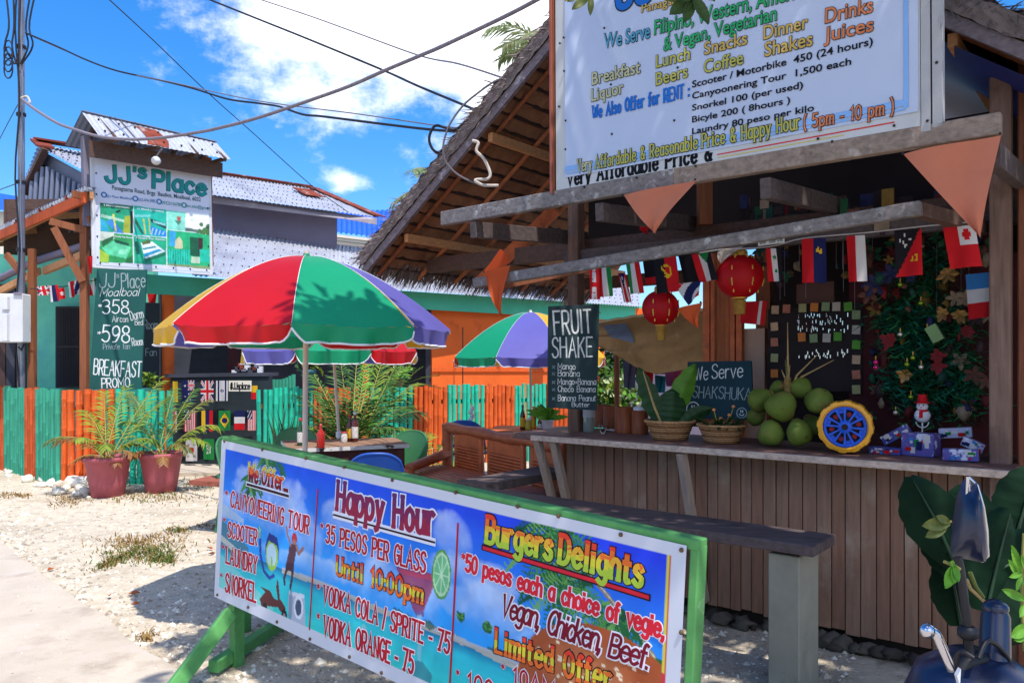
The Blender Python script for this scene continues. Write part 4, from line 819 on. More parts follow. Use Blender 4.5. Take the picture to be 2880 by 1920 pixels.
# sky of the print, blue to violet
base = np.zeros(pr.c.shape, dtype=np.float32); t = np.clip((Y - .42) / .5, 0, 1)
for k in range(3):
    lo = (lin(46, 122, 214)[k], lin(40, 96, 206)[k]); base[..., k] = lin(46, 156, 236)[k] * (1 - t) + (lin(26, 92, 214)[k] * (1 - fx) + lin(44, 66, 222)[k] * fx) * t
pr.c[..., :3] = base[..., :3]
cl = vfbm(X * 2.1, Y * 2.6, 3, 6)
def cloud(cx, cy, rx, ry, s=1.0):
    d = 1 - np.sqrt(((X - cx) / rx) ** 2 + ((Y - cy) / ry) ** 2); m = np.clip((d * 1.5 + (vfbm(X * 6 + cx, Y * 6, 9, 5) - .5) * 1.9) * 2.2, 0, 1); sh = np.clip(.45 + (Y - cy) / ry * .5 + (vfbm(X * 9, Y * 9, 4, 4) - .5), 0, 1)
    pr.fill(m * (1 - sh), (80, 146, 220), .45 * s); pr.fill(m * sh, (206, 222, 242), .60 * s)
for c in ((.52, .70, .40, .20), (.9, .60, .26, .17), (1.25, .72, .22, .12), (1.6, .46, .5, .14), (2.2, .62, .3, .10), (2.05, .80, .14, .10), (2.35, .50, .34, .12), (2.7, .40, .3, .1), (1.0, .42, .5, .07), (2.95, .36, .25, .08), (.12, .6, .14, .1), (2.72, .78, .10, .10)): cloud(*c)
hzn = .345 - .03 * fx
sea = Y < hzn; st = np.clip((hzn - Y) / .3, 0, 1)
for k in range(3): pr.c[..., k] = np.where(sea, (lin(20, 96, 150)[k] * np.clip(1 - st * 5, 0, 1) + (lin(44, 180, 206)[k] * (1 - st) + lin(52, 200, 188)[k] * st) * np.clip(st * 5, 0, 1)) * (.86 + .28 * vfbm(X * 5, Y * 24, 6, 5)), pr.c[..., k])
shore = (np.abs(Y - hzn - .006 * np.sin(X * 7)) < .010 + .012 * vfbm(X * 9, Y * 3, 2)) & (fx > .22); pr.fill(shore, (190, 182, 160), .75)
pr.fill((np.abs(Y - hzn - .02) < .03 * np.clip(vfbm(X * 14, Y * 2, 12) - .45, 0, 1) * 4) & (fx > .5), (44, 92, 70), .8)
pr.fill((fx < .11) & (Y < .52 - fx * 1.2) & (Y > .36 - fx), (74, 110, 92), .75); pr.fill((fx < .1) & (np.abs(Y - (.40 - fx * .9)) < .02), (188, 190, 178), .8); pr.fill((fx < .09) & (Y > .52) & (Y < .62 - fx * .8), (170, 186, 196), .7)
pr.fill((fx < .2) & (Y < .3 - fx), (176, 206, 196), .35)
rng = random.Random(8)
def pfrond(cx, cy, a, ln, col, dr=.6):
    pts = [(cx + math.cos(a) * ln * t, cy + math.sin(a) * ln * t - dr * ln * t * t) for t in (0, .25, .5, .75, 1)]
    pr.line(pts, .008, col)
    for i in range(13):
        t = (i + 1) / 14; x = cx + math.cos(a) * ln * t; y = cy + math.sin(a) * ln * t - dr * ln * t * t
        for s in (-1, 1):
            b = a + s * 1.0 - t * .6; l2 = ln * .34 * (1 - t * .6); pr.line([(x, y), (x + math.cos(b) * l2, y + math.sin(b) * l2 - .02)], .007, col)
def ppalm(base_, top, w, ln, n, cols):
    bx, by = base_; tx, ty = top; pr.line([(bx + (tx - bx) * t + .04 * math.sin(t * 3), by + (ty - by) * t) for t in (0, .2, .4, .6, .8, 1)], w, (134, 122, 104)); pr.line([(bx + (tx - bx) * t + .04 * math.sin(t * 3) + w * .2, by + (ty - by) * t) for t in (0, .2, .4, .6, .8, 1)], w * .3, (196, 188, 172))
    for i in range(n): pfrond(tx, ty, math.pi * 2 * i / n + rng.uniform(-.2, .2), ln * rng.uniform(.7, 1.1), cols[i % len(cols)])
gcols = [(40, 104, 62), (70, 140, 70), (30, 84, 60), (104, 160, 84)]
ppalm(pc(700, 1420), pc(765, 1270), .012, .16, 9, gcols); ppalm(pc(690, 1390), pc(712, 1345), .012, .12, 9, gcols)
ppalm(pc(1905, 1935), pc(1560, 1500), .022, .26, 13, gcols); ppalm(pc(1880, 1990), pc(1600, 1640), .02, .24, 12, gcols); ppalm(pc(1900, 1800), pc(1740, 1740), .014, .16, 9, gcols)
for q, r in ((pc(1585, 1815), .05), (pc(1300, 1735), .025), (pc(1375, 1765), .03), (pc(1860, 1905), .09)):
    pr.disc(q[0], q[1], r, r * .8, (44, 100, 60)); [pr.disc(q[0] + rng.uniform(-r, r), q[1] + rng.uniform(-r, r) * .8, r * .3, r * .2, gcols[i % 4]) for i in range(14)]
# left column pictures: mask and snorkel, jumping figure in a helmet, scooter, washing machine
c = pc(768, 1556); pr.disc(c[0], c[1] + .012, .072, .10, (44, 62, 140)); pr.disc(c[0], c[1] - .01, .066, .088, (150, 196, 70)); pr.disc(c[0] - .004, c[1] - .01, .052, .066, (186, 214, 226)); pr.poly([(c[0] - .012, c[1] - .1), (c[0] + .016, c[1] - .1), (c[0] + .006, c[1] - .02), (c[0] - .004, c[1] - .02)], (150, 196, 70)); pr.poly([(c[0] - .06, c[1] + .07), (c[0] + .06, c[1] + .055), (c[0] + .05, c[1] + .10), (c[0] - .04, c[1] + .115)], (40, 56, 130))
pr.line([pc(734, 1485), pc(735, 1560), pc(744, 1605), pc(760, 1625), pc(772, 1618)], .022, (40, 66, 150)); pr.line([pc(734, 1482), pc(734, 1510)], .014, (150, 196, 70))
g = lambda x, y: pc(600 + x / 2.178, 1200 + y / 2.178)
sk_ = (150, 108, 96); dk = (64, 44, 62); h = g(508, 685); pr.disc(h[0], h[1], .026, .034, (170, 50, 60)); pr.disc(h[0], h[1] - .02, .016, .018, sk_)
pr.poly([g(478, 715), g(525, 722), g(512, 800), g(505, 835), g(455, 835), g(470, 770)], (84, 56, 70)); pr.line([g(485, 725), g(466, 660), g(460, 615)], .016, sk_); pr.line([g(520, 730), g(532, 780), g(560, 745)], .018, sk_); pr.poly([g(455, 830), g(505, 835), g(500, 890), g(470, 880), g(445, 900)], (64, 44, 60)); pr.line([g(455, 880), g(440, 930), g(444, 962)], .02, dk); pr.line([g(495, 880), g(488, 940), g(478, 985)], .02, dk)
pr.poly([g(290, 975), g(350, 1000), g(375, 1050), g(400, 1060), g(390, 985), g(395, 930), g(405, 950), g(412, 1050), g(445, 1100), g(450, 1150), g(415, 1130), g(400, 1105), g(330, 1095), g(322, 1130), g(300, 1110), g(285, 1050), g(320, 1010)], (92, 50, 52)); w_ = g(438, 1160); pr.disc(w_[0], w_[1], .03, .042, (40, 32, 40)); pr.disc(w_[0], w_[1], .014, .02, (140, 130, 140)); w_ = g(318, 1112); pr.disc(w_[0], w_[1], .026, .036, (46, 36, 44))
pr.poly([g(470, 1005), g(565, 1025), g(570, 1235), g(488, 1210), g(462, 1120)], (166, 178, 196)); pr.poly([g(470, 1005), g(565, 1025), g(565, 1050), g(470, 1030)], (206, 212, 222)); q = g(528, 1105); pr.disc(q[0], q[1], .046, .066, (214, 218, 226)); pr.disc(q[0], q[1], .030, .046, (70, 84, 110)); pr.poly([g(490, 1205), g(570, 1230), g(568, 1250), g(490, 1225)], (84, 96, 120)); q = g(478, 1090); pr.disc(q[0], q[1], .02, .09, (110, 126, 150), .7)
# cocktail and lime in the middle column
pr.poly([g(1130, 850), g(1390, 905), g(1300, 1130), g(1240, 1130)], (150, 40, 70), .85); pr.poly([g(1150, 870), g(1380, 915), g(1365, 945), g(1165, 900)], (190, 70, 90), .7); pr.poly([g(1240, 1130), g(1305, 1130), g(1300, 1160), g(1255, 1160)], (110, 60, 120), .8)
pr.poly([g(1262, 1150), g(1288, 1150), g(1282, 1440), g(1258, 1430)], (146, 190, 200), .65); pr.poly([g(1240, 1425), g(1290, 1435), g(1350, 1520), g(1340, 1568), g(1180, 1520)], (60, 110, 130), .7)
q = g(1410, 905); pr.disc(q[0], q[1], .064, .118, (84, 150, 70)); pr.disc(q[0], q[1], .056, .104, (178, 216, 172)); pr.disc(q[0], q[1], .047, .09, (110, 184, 130))
for k in range(8): pr.line([q, (q[0] + .047 * math.cos(k * .785), q[1] + .09 * math.sin(k * .785))], .006, (188, 222, 184))
q = g(925, 1255); pr.disc(q[0], q[1], .03, .04, (150, 196, 196), .6)
# burger bun at the lower edge of the right column
b0 = pc(1690, 1960); pr.disc(b0[0], b0[1] - .02, .42, .30, (166, 84, 50)); pr.disc(b0[0] - .06, b0[1] + .06, .26, .16, (206, 136, 90), .6, .7)
for i in range(70):
    a = rng.uniform(.2, 2.9); r_ = rng.uniform(.3, .95); pr.disc(b0[0] + .40 * r_ * math.cos(a), b0[1] - .02 + .28 * r_ * math.sin(a), .010, .007, (232, 210, 176))
pr.c[..., :3] *= (.86 + .28 * vfbm(X * 11, Y * 11, 41, 4))[..., None]
# white margin, thin frame line
x_, y_ = pc(625, 1262); m = .052
pr.fill((X < m * .9) | (X > asp - m * 1.15) | (Y > 1 - m) | (Y < m * 1.4), (200, 202, 212))
pr.fill((X > asp - m * 1.5) & (X < asp - m * 1.15) & (Y < 1 - m), (196, 60, 70)); pr.fill((X > asp - m * 1.5) & (X < asp - m * 1.3) & (Y < 1 - m) & (Y > .5), (206, 196, 70))
mb = MB(); pr.sheet(mb, lambda u, v: bp.at(u * BW + hx * (1 - v), (1 - v) * BH, .003 + bw(u * BW, (1 - v) * BH)), m_vinyl)
mb.build('banner_sheet', bn, cols=pr.c)
# lettering
k_white = M('ink_white', lin(222, 222, 232), .5, .03, 3, 0, .1); k_red = M('ink_crimson', lin(176, 30, 44), .5, .08, 3, 0, .1); k_red2 = M('ink_bright_red', lin(212, 40, 56), .5, .06, 3, 0, .1); k_maroon = M('ink_maroon', lin(120, 24, 44), .5, .1, 3, 0, .1)
k_plum = [M('ink_plum_%s' % 'abc'[i], lin(*c), .5, .05, 3, 0, .1) for i, c in enumerate(((96, 44, 100), (124, 40, 84), (150, 40, 70)))]
k_fire = [M('ink_fire_%s' % 'abcde'[i], lin(*c), .5, .05, 3, 0, .1) for i, c in enumerate(((222, 66, 46), (226, 110, 48), (224, 168, 56), (214, 200, 60), (170, 196, 66)))]
k_dk = M('ink_dark_brown', lin(50, 26, 34), .5, .05, 3, 0, .1)
fire = lambda v: k_fire[max(0, min(4, int((1 - v) * 5.5)))]
fire2 = lambda v: k_fire[(0, 1, 3, 3, 1)[max(0, min(4, int((1 - v) * 5)))]]
plum = lambda v: k_plum[max(0, min(2, int((1 - v) * 3)))]
mb = MB(); H1, H2, H3 = .0012, .0024, .0034
def line_(t, p0, p1, pt, kind, **kw):
    d = dict(gap=1.7, serif=True)
    if kind == 'red': lay = [(.26, H1, k_white), (.15, H2, k_red)]
    elif kind == 'title': lay = [(.31, H1, k_white), (.20, H2, plum)]
    elif kind == 'fire': lay = [(.29, H1, k_dk), (.21, H2, fire)]
    elif kind == 'fire2': lay = [(.26, H1, k_dk), (.175, H2, fire2)]
    elif kind == 'fat': lay = [(.33, H1, k_white), (.215, H2, k_red2)]; d['serif'] = False
    elif kind == 'script': lay = [(.29, H1, k_white), (.15, H2, k_maroon)]; d.update(serif=False, slant=.22, gap=.9)
    elif kind == 'we': lay = [(.30, H1, k_white), (.22, H1 + .0006, k_dk), (.15, H2, lambda v: [k_fire[3], k_fire[1], k_red, k_maroon][max(0, min(3, int((1 - v) * 4)))])]
    d.update(kw); mb = MB(); write(mb, sk, t, p0, p1, 0, lay, ptop=pt, **d); mb.build('lettering', bn)
line_('We', (699, 1350), (727, 1358), (701, 1302), 'we', gap=1.0); line_('Offer...', (737, 1358), (812, 1380), (739, 1312), 'we', gap=1.2)
def bar_(p0, p1, w, m, h=H1): mb = MB(); a, b = sk.hit(*p0), sk.hit(*p1); n = 24; ribbon(mb, sk, [(a[0] + (b[0] - a[0]) * i / n, a[1] + (b[1] - a[1]) * i / n) for i in range(n + 1)], w, h, m); mb.build('rule_line', bn)
bar_((696, 1360), (814, 1394), .024, k_white); bar_((697, 1361), (814, 1394), .013, k_dk, H2)
line_('*', (636, 1397), (643, 1399), (636, 1373), 'red'); line_('CANYONEERING TOUR', (650, 1422), (871, 1500), (651, 1380), 'red', gap=1.5)
line_('*', (630, 1471), (637, 1473), (630, 1449), 'red'); line_('SCOOTER', (643, 1507), (724, 1532), (643, 1466), 'red', gap=1.5)
line_('*', (627, 1547), (634, 1549), (627, 1525), 'red'); line_('LAUNDRY', (638, 1580), (724, 1612), (638, 1535), 'red', gap=1.5)
line_('*', (622, 1626), (628, 1628), (622, 1605), 'red'); line_('SNORKEL', (636, 1660), (722, 1692), (637, 1611), 'red', gap=1.5)
line_('Happy', (948, 1430), (1080, 1468), (953, 1352), 'title'); line_('Hour', (1108, 1478), (1222, 1503), (1112, 1392), 'title')
bar_((940, 1441), (1224, 1518), .016, k_white); bar_((941, 1452), (1224, 1530), .014, k_white); bar_((941, 1446), (1224, 1524), .008, k_dk, H2)
line_('*', (904, 1492), (911, 1494), (904, 1463), 'red'); line_('35 PESOS PER GLASS', (918, 1522), (1199, 1608), (919, 1474), 'red', gap=1.6)
line_('Until 10:00pm', (947, 1613), (1192, 1696), (949, 1563), 'fire2', gap=1.6)
line_('*', (895, 1662), (902, 1664), (895, 1633), 'red'); line_('VODKA COLA / SPRITE - 75', (911, 1692), (1267, 1836), (911, 1643), 'red', gap=1.5)
line_('*', (895, 1746), (902, 1748), (895, 1716), 'red'); line_('VODKA ORANGE - 75', (912, 1782), (1166, 1892), (911, 1728), 'red', gap=1.5)
bar_((896, 1376), (873, 1768), .008, k_red); bar_((1290, 1472), (1267, 1940), .009, k_red)
line_('Burgers', (1368, 1521), (1553, 1573), (1371, 1450), 'fire'); line_('Delights', (1572, 1578), (1808, 1648), (1572, 1502), 'fire')
bar_((1362, 1538), (1825, 1678), .022, k_dk); bar_((1364, 1539), (1824, 1677), .013, k_red2, H2)
line_('*', (1301, 1578), (1310, 1580), (1301, 1549), 'fat'); line_('50 pesos each a choice of vegie,', (1312, 1603), (1868, 1792), (1314, 1558), 'fat', gap=1.9)
line_('Vegan,', (1412, 1728), (1516, 1764), (1414, 1668), 'script'); line_('Chicken,', (1541, 1776), (1688, 1828), (1544, 1712), 'script'); line_('Beef.', (1714, 1842), (1822, 1878), (1716, 1778), 'script')
line_('Limited Offer', (1394, 1829), (1720, 1942), (1396, 1765), 'fire2')
line_('*', (1412, 1886), (1421, 1889), (1412, 1858), 'red'); line_('10AM - 5PM', (1443, 1918), (1740, 2030), (1444, 1872), 'red'); line_('*', (1286, 1902), (1294, 1905), (1286, 1874), 'red'); line_('100 pesos', (1315, 1936), (1560, 2030), (1316, 1888), 'red')
mb = MB()
for px, py in ((633, 1240), (740, 1264), (862, 1288), (971, 1313), (1106, 1349), (1284, 1384), (1458, 1423), (1572, 1450), (1748, 1502), (1919, 1545), (1919, 1776), (614, 1671), (700, 1706), (781, 1747), (875, 1795), (985, 1845), (1075, 1890)):
    x, y = bp.hit(px, py); mb = MB(); mb.ball(sk.at(x, y, .001), .0075, M('rusty_nail', lin(110, 84, 60), .6, .2, 20, 0, metal=.4), (1, 1, 1), 8); mb.build('nail_head', bn)
# timber
exn = (TR - TL).normalized(); upb = (TL - BL).normalized(); back = -bp.n
mb = MB(); mb.bar(TL - exn * .01 + back * .034 + upb * .004, TR + exn * .034 + back * .034 + upb * .004, .062, .034, m_greenp, up=upb); mb.bar(BL + back * .04 + upb * .03, BL + (TR - TL) + back * .04 + upb * .03, .05, .05, m_greenp, up=upb); mb.build('rail', bn, bevel=.004)
for u, nm in ((0.022, 'leg'), (.985, 'leg')):
    mb = MB(); t = bq(u, 1) + back * .05; g = V((t.x, t.y, 0)) + (bq(u, 0) - bq(u, 1)) * .05; g.z = -.02
    if u > .5: t = TR + exn * .02 + back * .036; g = t + (BL - TL) * 1.35
    mb.bar(t, g, .03 if u > .5 else .055, .06, m_greenp, up=bp.n); mb.build(nm, bn, bevel=.004)
mb = MB(); a = P(655, 1716, 3.95); b = P(476, 1950, 3.55); mb.bar(a + V((0, -.03, 0)), b, .05, .07, m_greenp, up=bp.n); mb.build('brace', bn, bevel=.004)
mb = MB(); a = P(600, 1945, 3.85); b = P(838, 1898, 4.7); a.z = .05; b.z = .05; mb.bar(a, b, .06, .06, m_greenp); mb.build('foot_rail', bn, bevel=.004)
mb = MB(); a = P(690, 1650, 4.45); b = P(690, 1735, 4.5); b.z = 0; mb.bar(a, b, .05, .05, m_greenp, up=bp.n); mb.build('back_leg', bn, bevel=.004)

# ------------------------------------------------------------------ roadside sign with its own little roof
sTL, sTR, sBL = P(276, 433, 10.08), P(596, 484, 11.15), P(270, 745, 10.08)
sp = Plane(sBL, sTR - sTL, Z); SW = (sTR - sTL).length; SH = (sTL - sBL).length
js = thing('roofed_sign', 'white guesthouse sign with green room photographs under a small rusty tin roof', 'sign', V((sBL.x, sBL.y, 0)))
ip = Print(190, 178, SW / SH); A_ = SW / SH; m_print = M('printed_sign_sheet', (1, 1, 1, 1), .4, .03, 2, .02, .4, attr='print')
ip.fill(np.ones(ip.x.shape), (206, 208, 222)); q = lambda x, y: (((x - 150) / 1400) * A_, 1 - (y - 70 - (x - 150) * .17) / 1330 * 1.0)
def zq(x, y): px, py = 240 + x / 4.355, 420 + y / 4.355; a, b = sp.hit(px, py); return (a / SH, b / SH)
def rect(x0, y0, x1, y1, col, a=1.0): ip.poly([zq(x0, y0), zq(x1, y0 + (x1 - x0) * .075), zq(x1, y1 + (x1 - x0) * .075), zq(x0, y1)], col, a)
def zp(pts, col, a=1.0): ip.poly([zq(*p) for p in pts], col, a)
# five snapshots of rooms and the house front, as blocks of green, blue and yellow
zp([(180, 655), (583, 690), (580, 1030), (180, 1005)], (40, 150, 110)); zp([(180, 655), (583, 690), (583, 745), (180, 715)], (34, 110, 76)); zp([(190, 790), (580, 890), (580, 920), (190, 830)], (160, 200, 180)); zp([(250, 890), (330, 850), (470, 1030), (370, 1020)], (60, 130, 200)); zp([(180, 850), (240, 870), (300, 1010), (180, 1000)], (50, 160, 190)); zp([(330, 790), (350, 790), (385, 1010), (365, 1010)], (210, 196, 90)); zp([(480, 820), (550, 810), (545, 1030), (460, 1020)], (150, 160, 50)); zp([(550, 760), (583, 760), (580, 1030), (550, 1030)], (24, 44, 40)); zp([(360, 760), (430, 740), (430, 760), (390, 785)], (24, 50, 40))
zp([(595, 690), (995, 745), (993, 1075), (595, 1050)], (36, 172, 150)); zp([(600, 800), (800, 800), (800, 830), (605, 830)], (110, 190, 190)); zp([(610, 830), (720, 1040), (690, 1040), (605, 900)], (40, 90, 70)); zp([(800, 940), (990, 1010), (990, 1075), (800, 1040)], (40, 120, 210)); zp([(800, 850), (990, 910), (990, 980), (800, 890)], (30, 70, 70)); zp([(830, 870), (980, 910), (980, 940), (830, 900)], (130, 196, 190)); zp([(700, 850), (720, 850), (745, 1040), (730, 1040)], (190, 180, 80)); zp([(770, 840), (785, 840), (800, 1040), (785, 1040)], (190, 180, 80)); [zp([(820 + k * 45, 960 + k * 14), (838 + k * 45, 965 + k * 14), (815 + k * 45, 1050), (800 + k * 45, 1048)], (150, 196, 230)) for k in range(4)]
zp([(175, 1015), (580, 1045), (585, 1395), (175, 1385)], (50, 150, 84)); zp([(175, 1015), (350, 1025), (350, 1100), (175, 1120)], (196, 206, 190)); zp([(200, 1210), (360, 1110), (560, 1200), (500, 1340), (280, 1290)], (96, 200, 150)); zp([(175, 1220), (290, 1300), (280, 1385), (175, 1380)], (160, 190, 60)); zp([(350, 1100), (530, 1150), (540, 1190), (360, 1140)], (30, 84, 60)); zp([(200, 1120), (340, 1060), (350, 1090), (210, 1200)], (44, 96, 60)); zp([(420, 1230), (520, 1220), (500, 1290), (400, 1280)], (140, 220, 180)); zp([(500, 1340), (585, 1300), (585, 1395), (490, 1390)], (40, 110, 60))
zp([(595, 1060), (990, 1085), (990, 1415), (595, 1400)], (36, 160, 120)); zp([(680, 1150), (820, 1130), (980, 1250), (730, 1340)], (220, 228, 232)); zp([(700, 1210), (850, 1185), (870, 1200), (708, 1235)], (40, 130, 140)); zp([(712, 1280), (900, 1220), (940, 1240), (722, 1320)], (40, 150, 190)); zp([(725, 1340), (980, 1262), (980, 1300), (735, 1385)], (30, 110, 80)); zp([(600, 1130), (640, 1130), (670, 1280), (630, 1290)], (20, 80, 70)); zp([(690, 1130), (790, 1110), (800, 1150), (700, 1170)], (90, 110, 50))
zp([(1000, 745), (1560, 790), (1560, 1470), (1000, 1415)], (228, 232, 236)); zp([(1000, 745), (1225, 770), (1220, 1000), (1000, 985)], (130, 210, 190)); zp([(1120, 820), (1170, 830), (1160, 890), (1130, 890)], (190, 90, 80)); zp([(1090, 870), (1180, 880), (1140, 930)], (80, 130, 110)); zp([(1000, 985), (1555, 1050), (1555, 1475), (1000, 1415)], (40, 170, 112)); zp([(1220, 960), (1550, 1010), (1550, 1050), (1220, 1000)], (90, 110, 100)); zp([(1025, 1000), (1110, 1010), (1100, 1190), (1025, 1185)], (60, 160, 210)); zp([(1280, 1070), (1440, 1090), (1430, 1320), (1285, 1300)], (30, 90, 60)); zp([(1385, 1080), (1440, 1085), (1430, 1310), (1385, 1300)], (60, 40, 40)); zp([(1000, 1220), (1280, 1235), (1275, 1420), (1000, 1410)], (40, 190, 160)); [zp([(1010 + k * 30, 1222 + k), (1018 + k * 30, 1222 + k), (1018 + k * 30, 1415), (1010 + k * 30, 1415)], (24, 130, 110)) for k in range(9)]; zp([(1400, 1225), (1555, 1235), (1555, 1390), (1400, 1380)], (36, 180, 150)); zp([(1100, 1110), (1150, 1070), (1190, 1130), (1190, 1215), (1095, 1215)], (196, 190, 150)); zp([(1000, 1400), (1560, 1440), (1560, 1475), (1000, 1420)], (130, 150, 100)); zp([(1300, 1310), (1400, 1320), (1400, 1400), (1290, 1390)], (190, 206, 180)); [ip.disc(*zq(1400 + rng.uniform(0, 150), 900 + rng.uniform(0, 110) + (150 - k * 5) * .3), .02, .02, (70, 110, 60)) for k in range(26)]; zp([(1520, 1290), (1560, 1280), (1565, 1340), (1530, 1345)], (220, 206, 60))
for xx in (588, 997): zp([(xx - 4, 700), (xx + 4, 700), (xx + 4, 1410), (xx - 4, 1410)], (206, 224, 214))
nz_ = (.62 + .76 * vfbm(ip.x * 24, ip.y * 24, 31, 4))[..., None]; md_ = ((ip.y < .53) & (ip.x > .04) & (ip.x < A_ - .03) & (ip.y > .02))[..., None]; ip.c[..., :3] = np.where(md_, np.clip(ip.c[..., :3] * nz_, 0, .9), ip.c[..., :3])
mb = MB(); ip.sheet(mb, lambda u, v: sp.at(u * SW, (1 - v) * SH, .004), m_print); mb.build('printed_sheet', js, cols=ip.c)
mb = MB(); g_t = M('ink_sea_green', lin(24, 132, 128), .4, .06, 3, 0, .4); g_d = M('ink_deep_green', lin(24, 66, 74), .4, .06, 3, 0, .4); g_b = M('ink_mid_blue', lin(30, 104, 160), .4, .06, 3, 0, .4)
zz = lambda x, y: (240 + x / 4.355, 420 + y / 4.355)
def jw(t, p0, p1, pt, **k):
    o = dict(gap=2.6); o.update(k); a, b, c_ = zz(*p0), zz(*p1), zz(*pt)
    write(mb, sp, t, (a[0] - 1.8, a[1] + 1.2), (b[0] - 1.8, b[1] + 1.2), 0, [(.26, .006, g_d)], ptop=(c_[0] - 1.8, c_[1] + 1.2), **o); write(mb, sp, t, a, b, 0, [(.25, .008, g_t)], ptop=c_, **o)
jw('JJ', (262, 392), (540, 420), (262, 196)); jw("'", (594, 386), (604, 388), (594, 220)); jw('s', (660, 340), (740, 350), (660, 180)); jw('Place', (838, 462), (1468, 562), (838, 262))
font_text(mb, sp, 'Panagsama Road, Brgy. Basdiot, Moalboal, 6032', zz(325, 492), zz(1410, 640), zz(325, 440), .008, g_d, .012)
for t, p0, p1, pt in (("JJ's Place Moalboal", (262, 586), (570, 620), (262, 556)), ('032-474-3985', (648, 636), (858, 655), (648, 598)), ('09323156780', (935, 672), (1172, 700), (935, 632)), ('fan.abt@gmail', (1228, 706), (1525, 742), (1228, 668))): font_text(mb, sp, t, zz(*p0), zz(*p1), zz(*pt), .008, g_t if p0[0] > 900 else g_b, .004)
for t, p0, p1, pt in (('4 Mixed Dormitory', (220, 690), (545, 726), (220, 668)), ('12 Mixed Dormitory', (635, 735), (960, 772), (635, 712)), ('Family Fan Room', (360, 1075), (575, 1095), (360, 1052)), ('Private Fan Room', (620, 1092), (975, 1118), (620, 1070))): font_text(mb, sp, t, zz(*p0), zz(*p1), zz(*pt), .008, k_white, .01)
for x, y in ((227, 558), (610, 605), (902, 642), (1207, 685)):
    a, b = sp.hit(*zz(x, y)); pts = [(a + .03 * math.cos(k * .314), b + .03 * math.sin(k * .314)) for k in range(21)]; ribbon(mb, sp, pts, .016, .008, g_b if x < 1000 else g_t)
mb.build('lettering', js)
mb = MB(); mb.bar(sp.at(-.02, -.02, -.02), sp.at(-.02, SH + .03, -.02), .045, .03, m_white, up=sp.n); mb.bar(sp.at(SW + .02, -.02, -.02), sp.at(SW + .02, SH, -.02), .045, .03, m_white, up=sp.n); mb.bar(sp.at(-.04, -.02, -.02), sp.at(SW + .04, -.02, -.02), .03, .045, m_white, up=sp.n); mb.box(sp.at(SW / 2, SH / 2, -.012), sp.ex * SW / 2, sp.ey * SH / 2, sp.n * .006, m_white); mb.build('frame', js)
mb = MB()
for k in range(7): mb.ball(sp.at(.05 + k * (SW - .1) / 6, SH - .035, .005), .012, m_nail, (1, 1, 1), 6); mb.ball(sp.at(.05 + k * (SW - .1) / 6, .03, .005), .012, m_nail, (1, 1, 1), 6)
for k in range(5): mb.ball(sp.at(.02, .1 + k * .27, .005), .012, m_nail, (1, 1, 1), 6); mb.ball(sp.at(SW - .02, .1 + k * .27, .005), .012, m_nail, (1, 1, 1), 6)
mb.build('nail_heads', js)
for x in (-.07, SW + .03):
    mb = MB(); t = sp.at(x, SH + .22, -.09); g = sp.at(x, SH * .35 if x < 0 else .1, -.09); mb.bar(g, t, .09, .09, m_brown if x > 0 else wood('grey_sign_post', lin(112, 108, 124), 'z'), up=sp.n); mb.build('post', js)
# the small gable roof
r0, r1 = P(229, 314, 9.95), P(608, 401, 11.25); f0, f1 = P(279, 383, 9.74), P(650, 449, 10.98); k0 = r0 + (r0 - f0); k0.z = f0.z; k1 = r1 + (r1 - f1); k1.z = f1.z
mb = MB(); corr(mb, f0, f1, r1, r0, m_galv, .07, .004); nails(mb, f0, f1, r1, r0, 7, 2, .010); corr(mb, k0, k1, r1, r0, m_galvd, .07, .004); mb.build('roof', js)
fn = bil(f0, f1, r1, r0); nn = (f1 - f0).cross(r0 - f0).normalized(); nn = nn if nn.z > 0 else -nn
mb = MB(); mb.grid(lambda u, v: fn(.34 + .16 * u + .04 * math.sin(v * 3), .02 + .86 * v) + nn * .007, 10, 6, m_rust); mb.build('rust_patch', js)
mb = MB(); mb.tube([fn(.28, 0) + nn * .01, fn(.26, 1) + nn * .01], .008, m_cableg, 6); mb.bar(r0 + nn * .012, r1 + nn * .012, .05, .012, m_galvd)
mb.build('roof_seam', js)
mb = MB(); dn = Z * -.02
for t in (.12, .42, .72, .95): a, b, c_ = f0.lerp(f1, t) + dn, r0.lerp(r1, t) + dn * 2, k0.lerp(k1, t) + dn; mb.bar(a, b, .04, .05, m_brownd); mb.bar(c_, b, .04, .05, m_brownd); mb.bar(a + Z * .02, c_ + Z * .02, .04, .05, m_brownd)
mb.prism([f0.lerp(k0, .28) - Z * .01, f1.lerp(k1, .28) - Z * .01, f1.lerp(k1, .28) - Z * .22, f0.lerp(k0, .28) - Z * .22], -sp.n * .03, m_brownd); mb.build('roof_frame', js)
mb = MB(); p = P(439, 452, 10.0); mb.ball(p, .06, m_white, (1, 1, .9), 12); mb.tube([p + Z * .05, P(455, 420, 9.95)], .012, m_cableg, 6); mb.build('lamp', js)

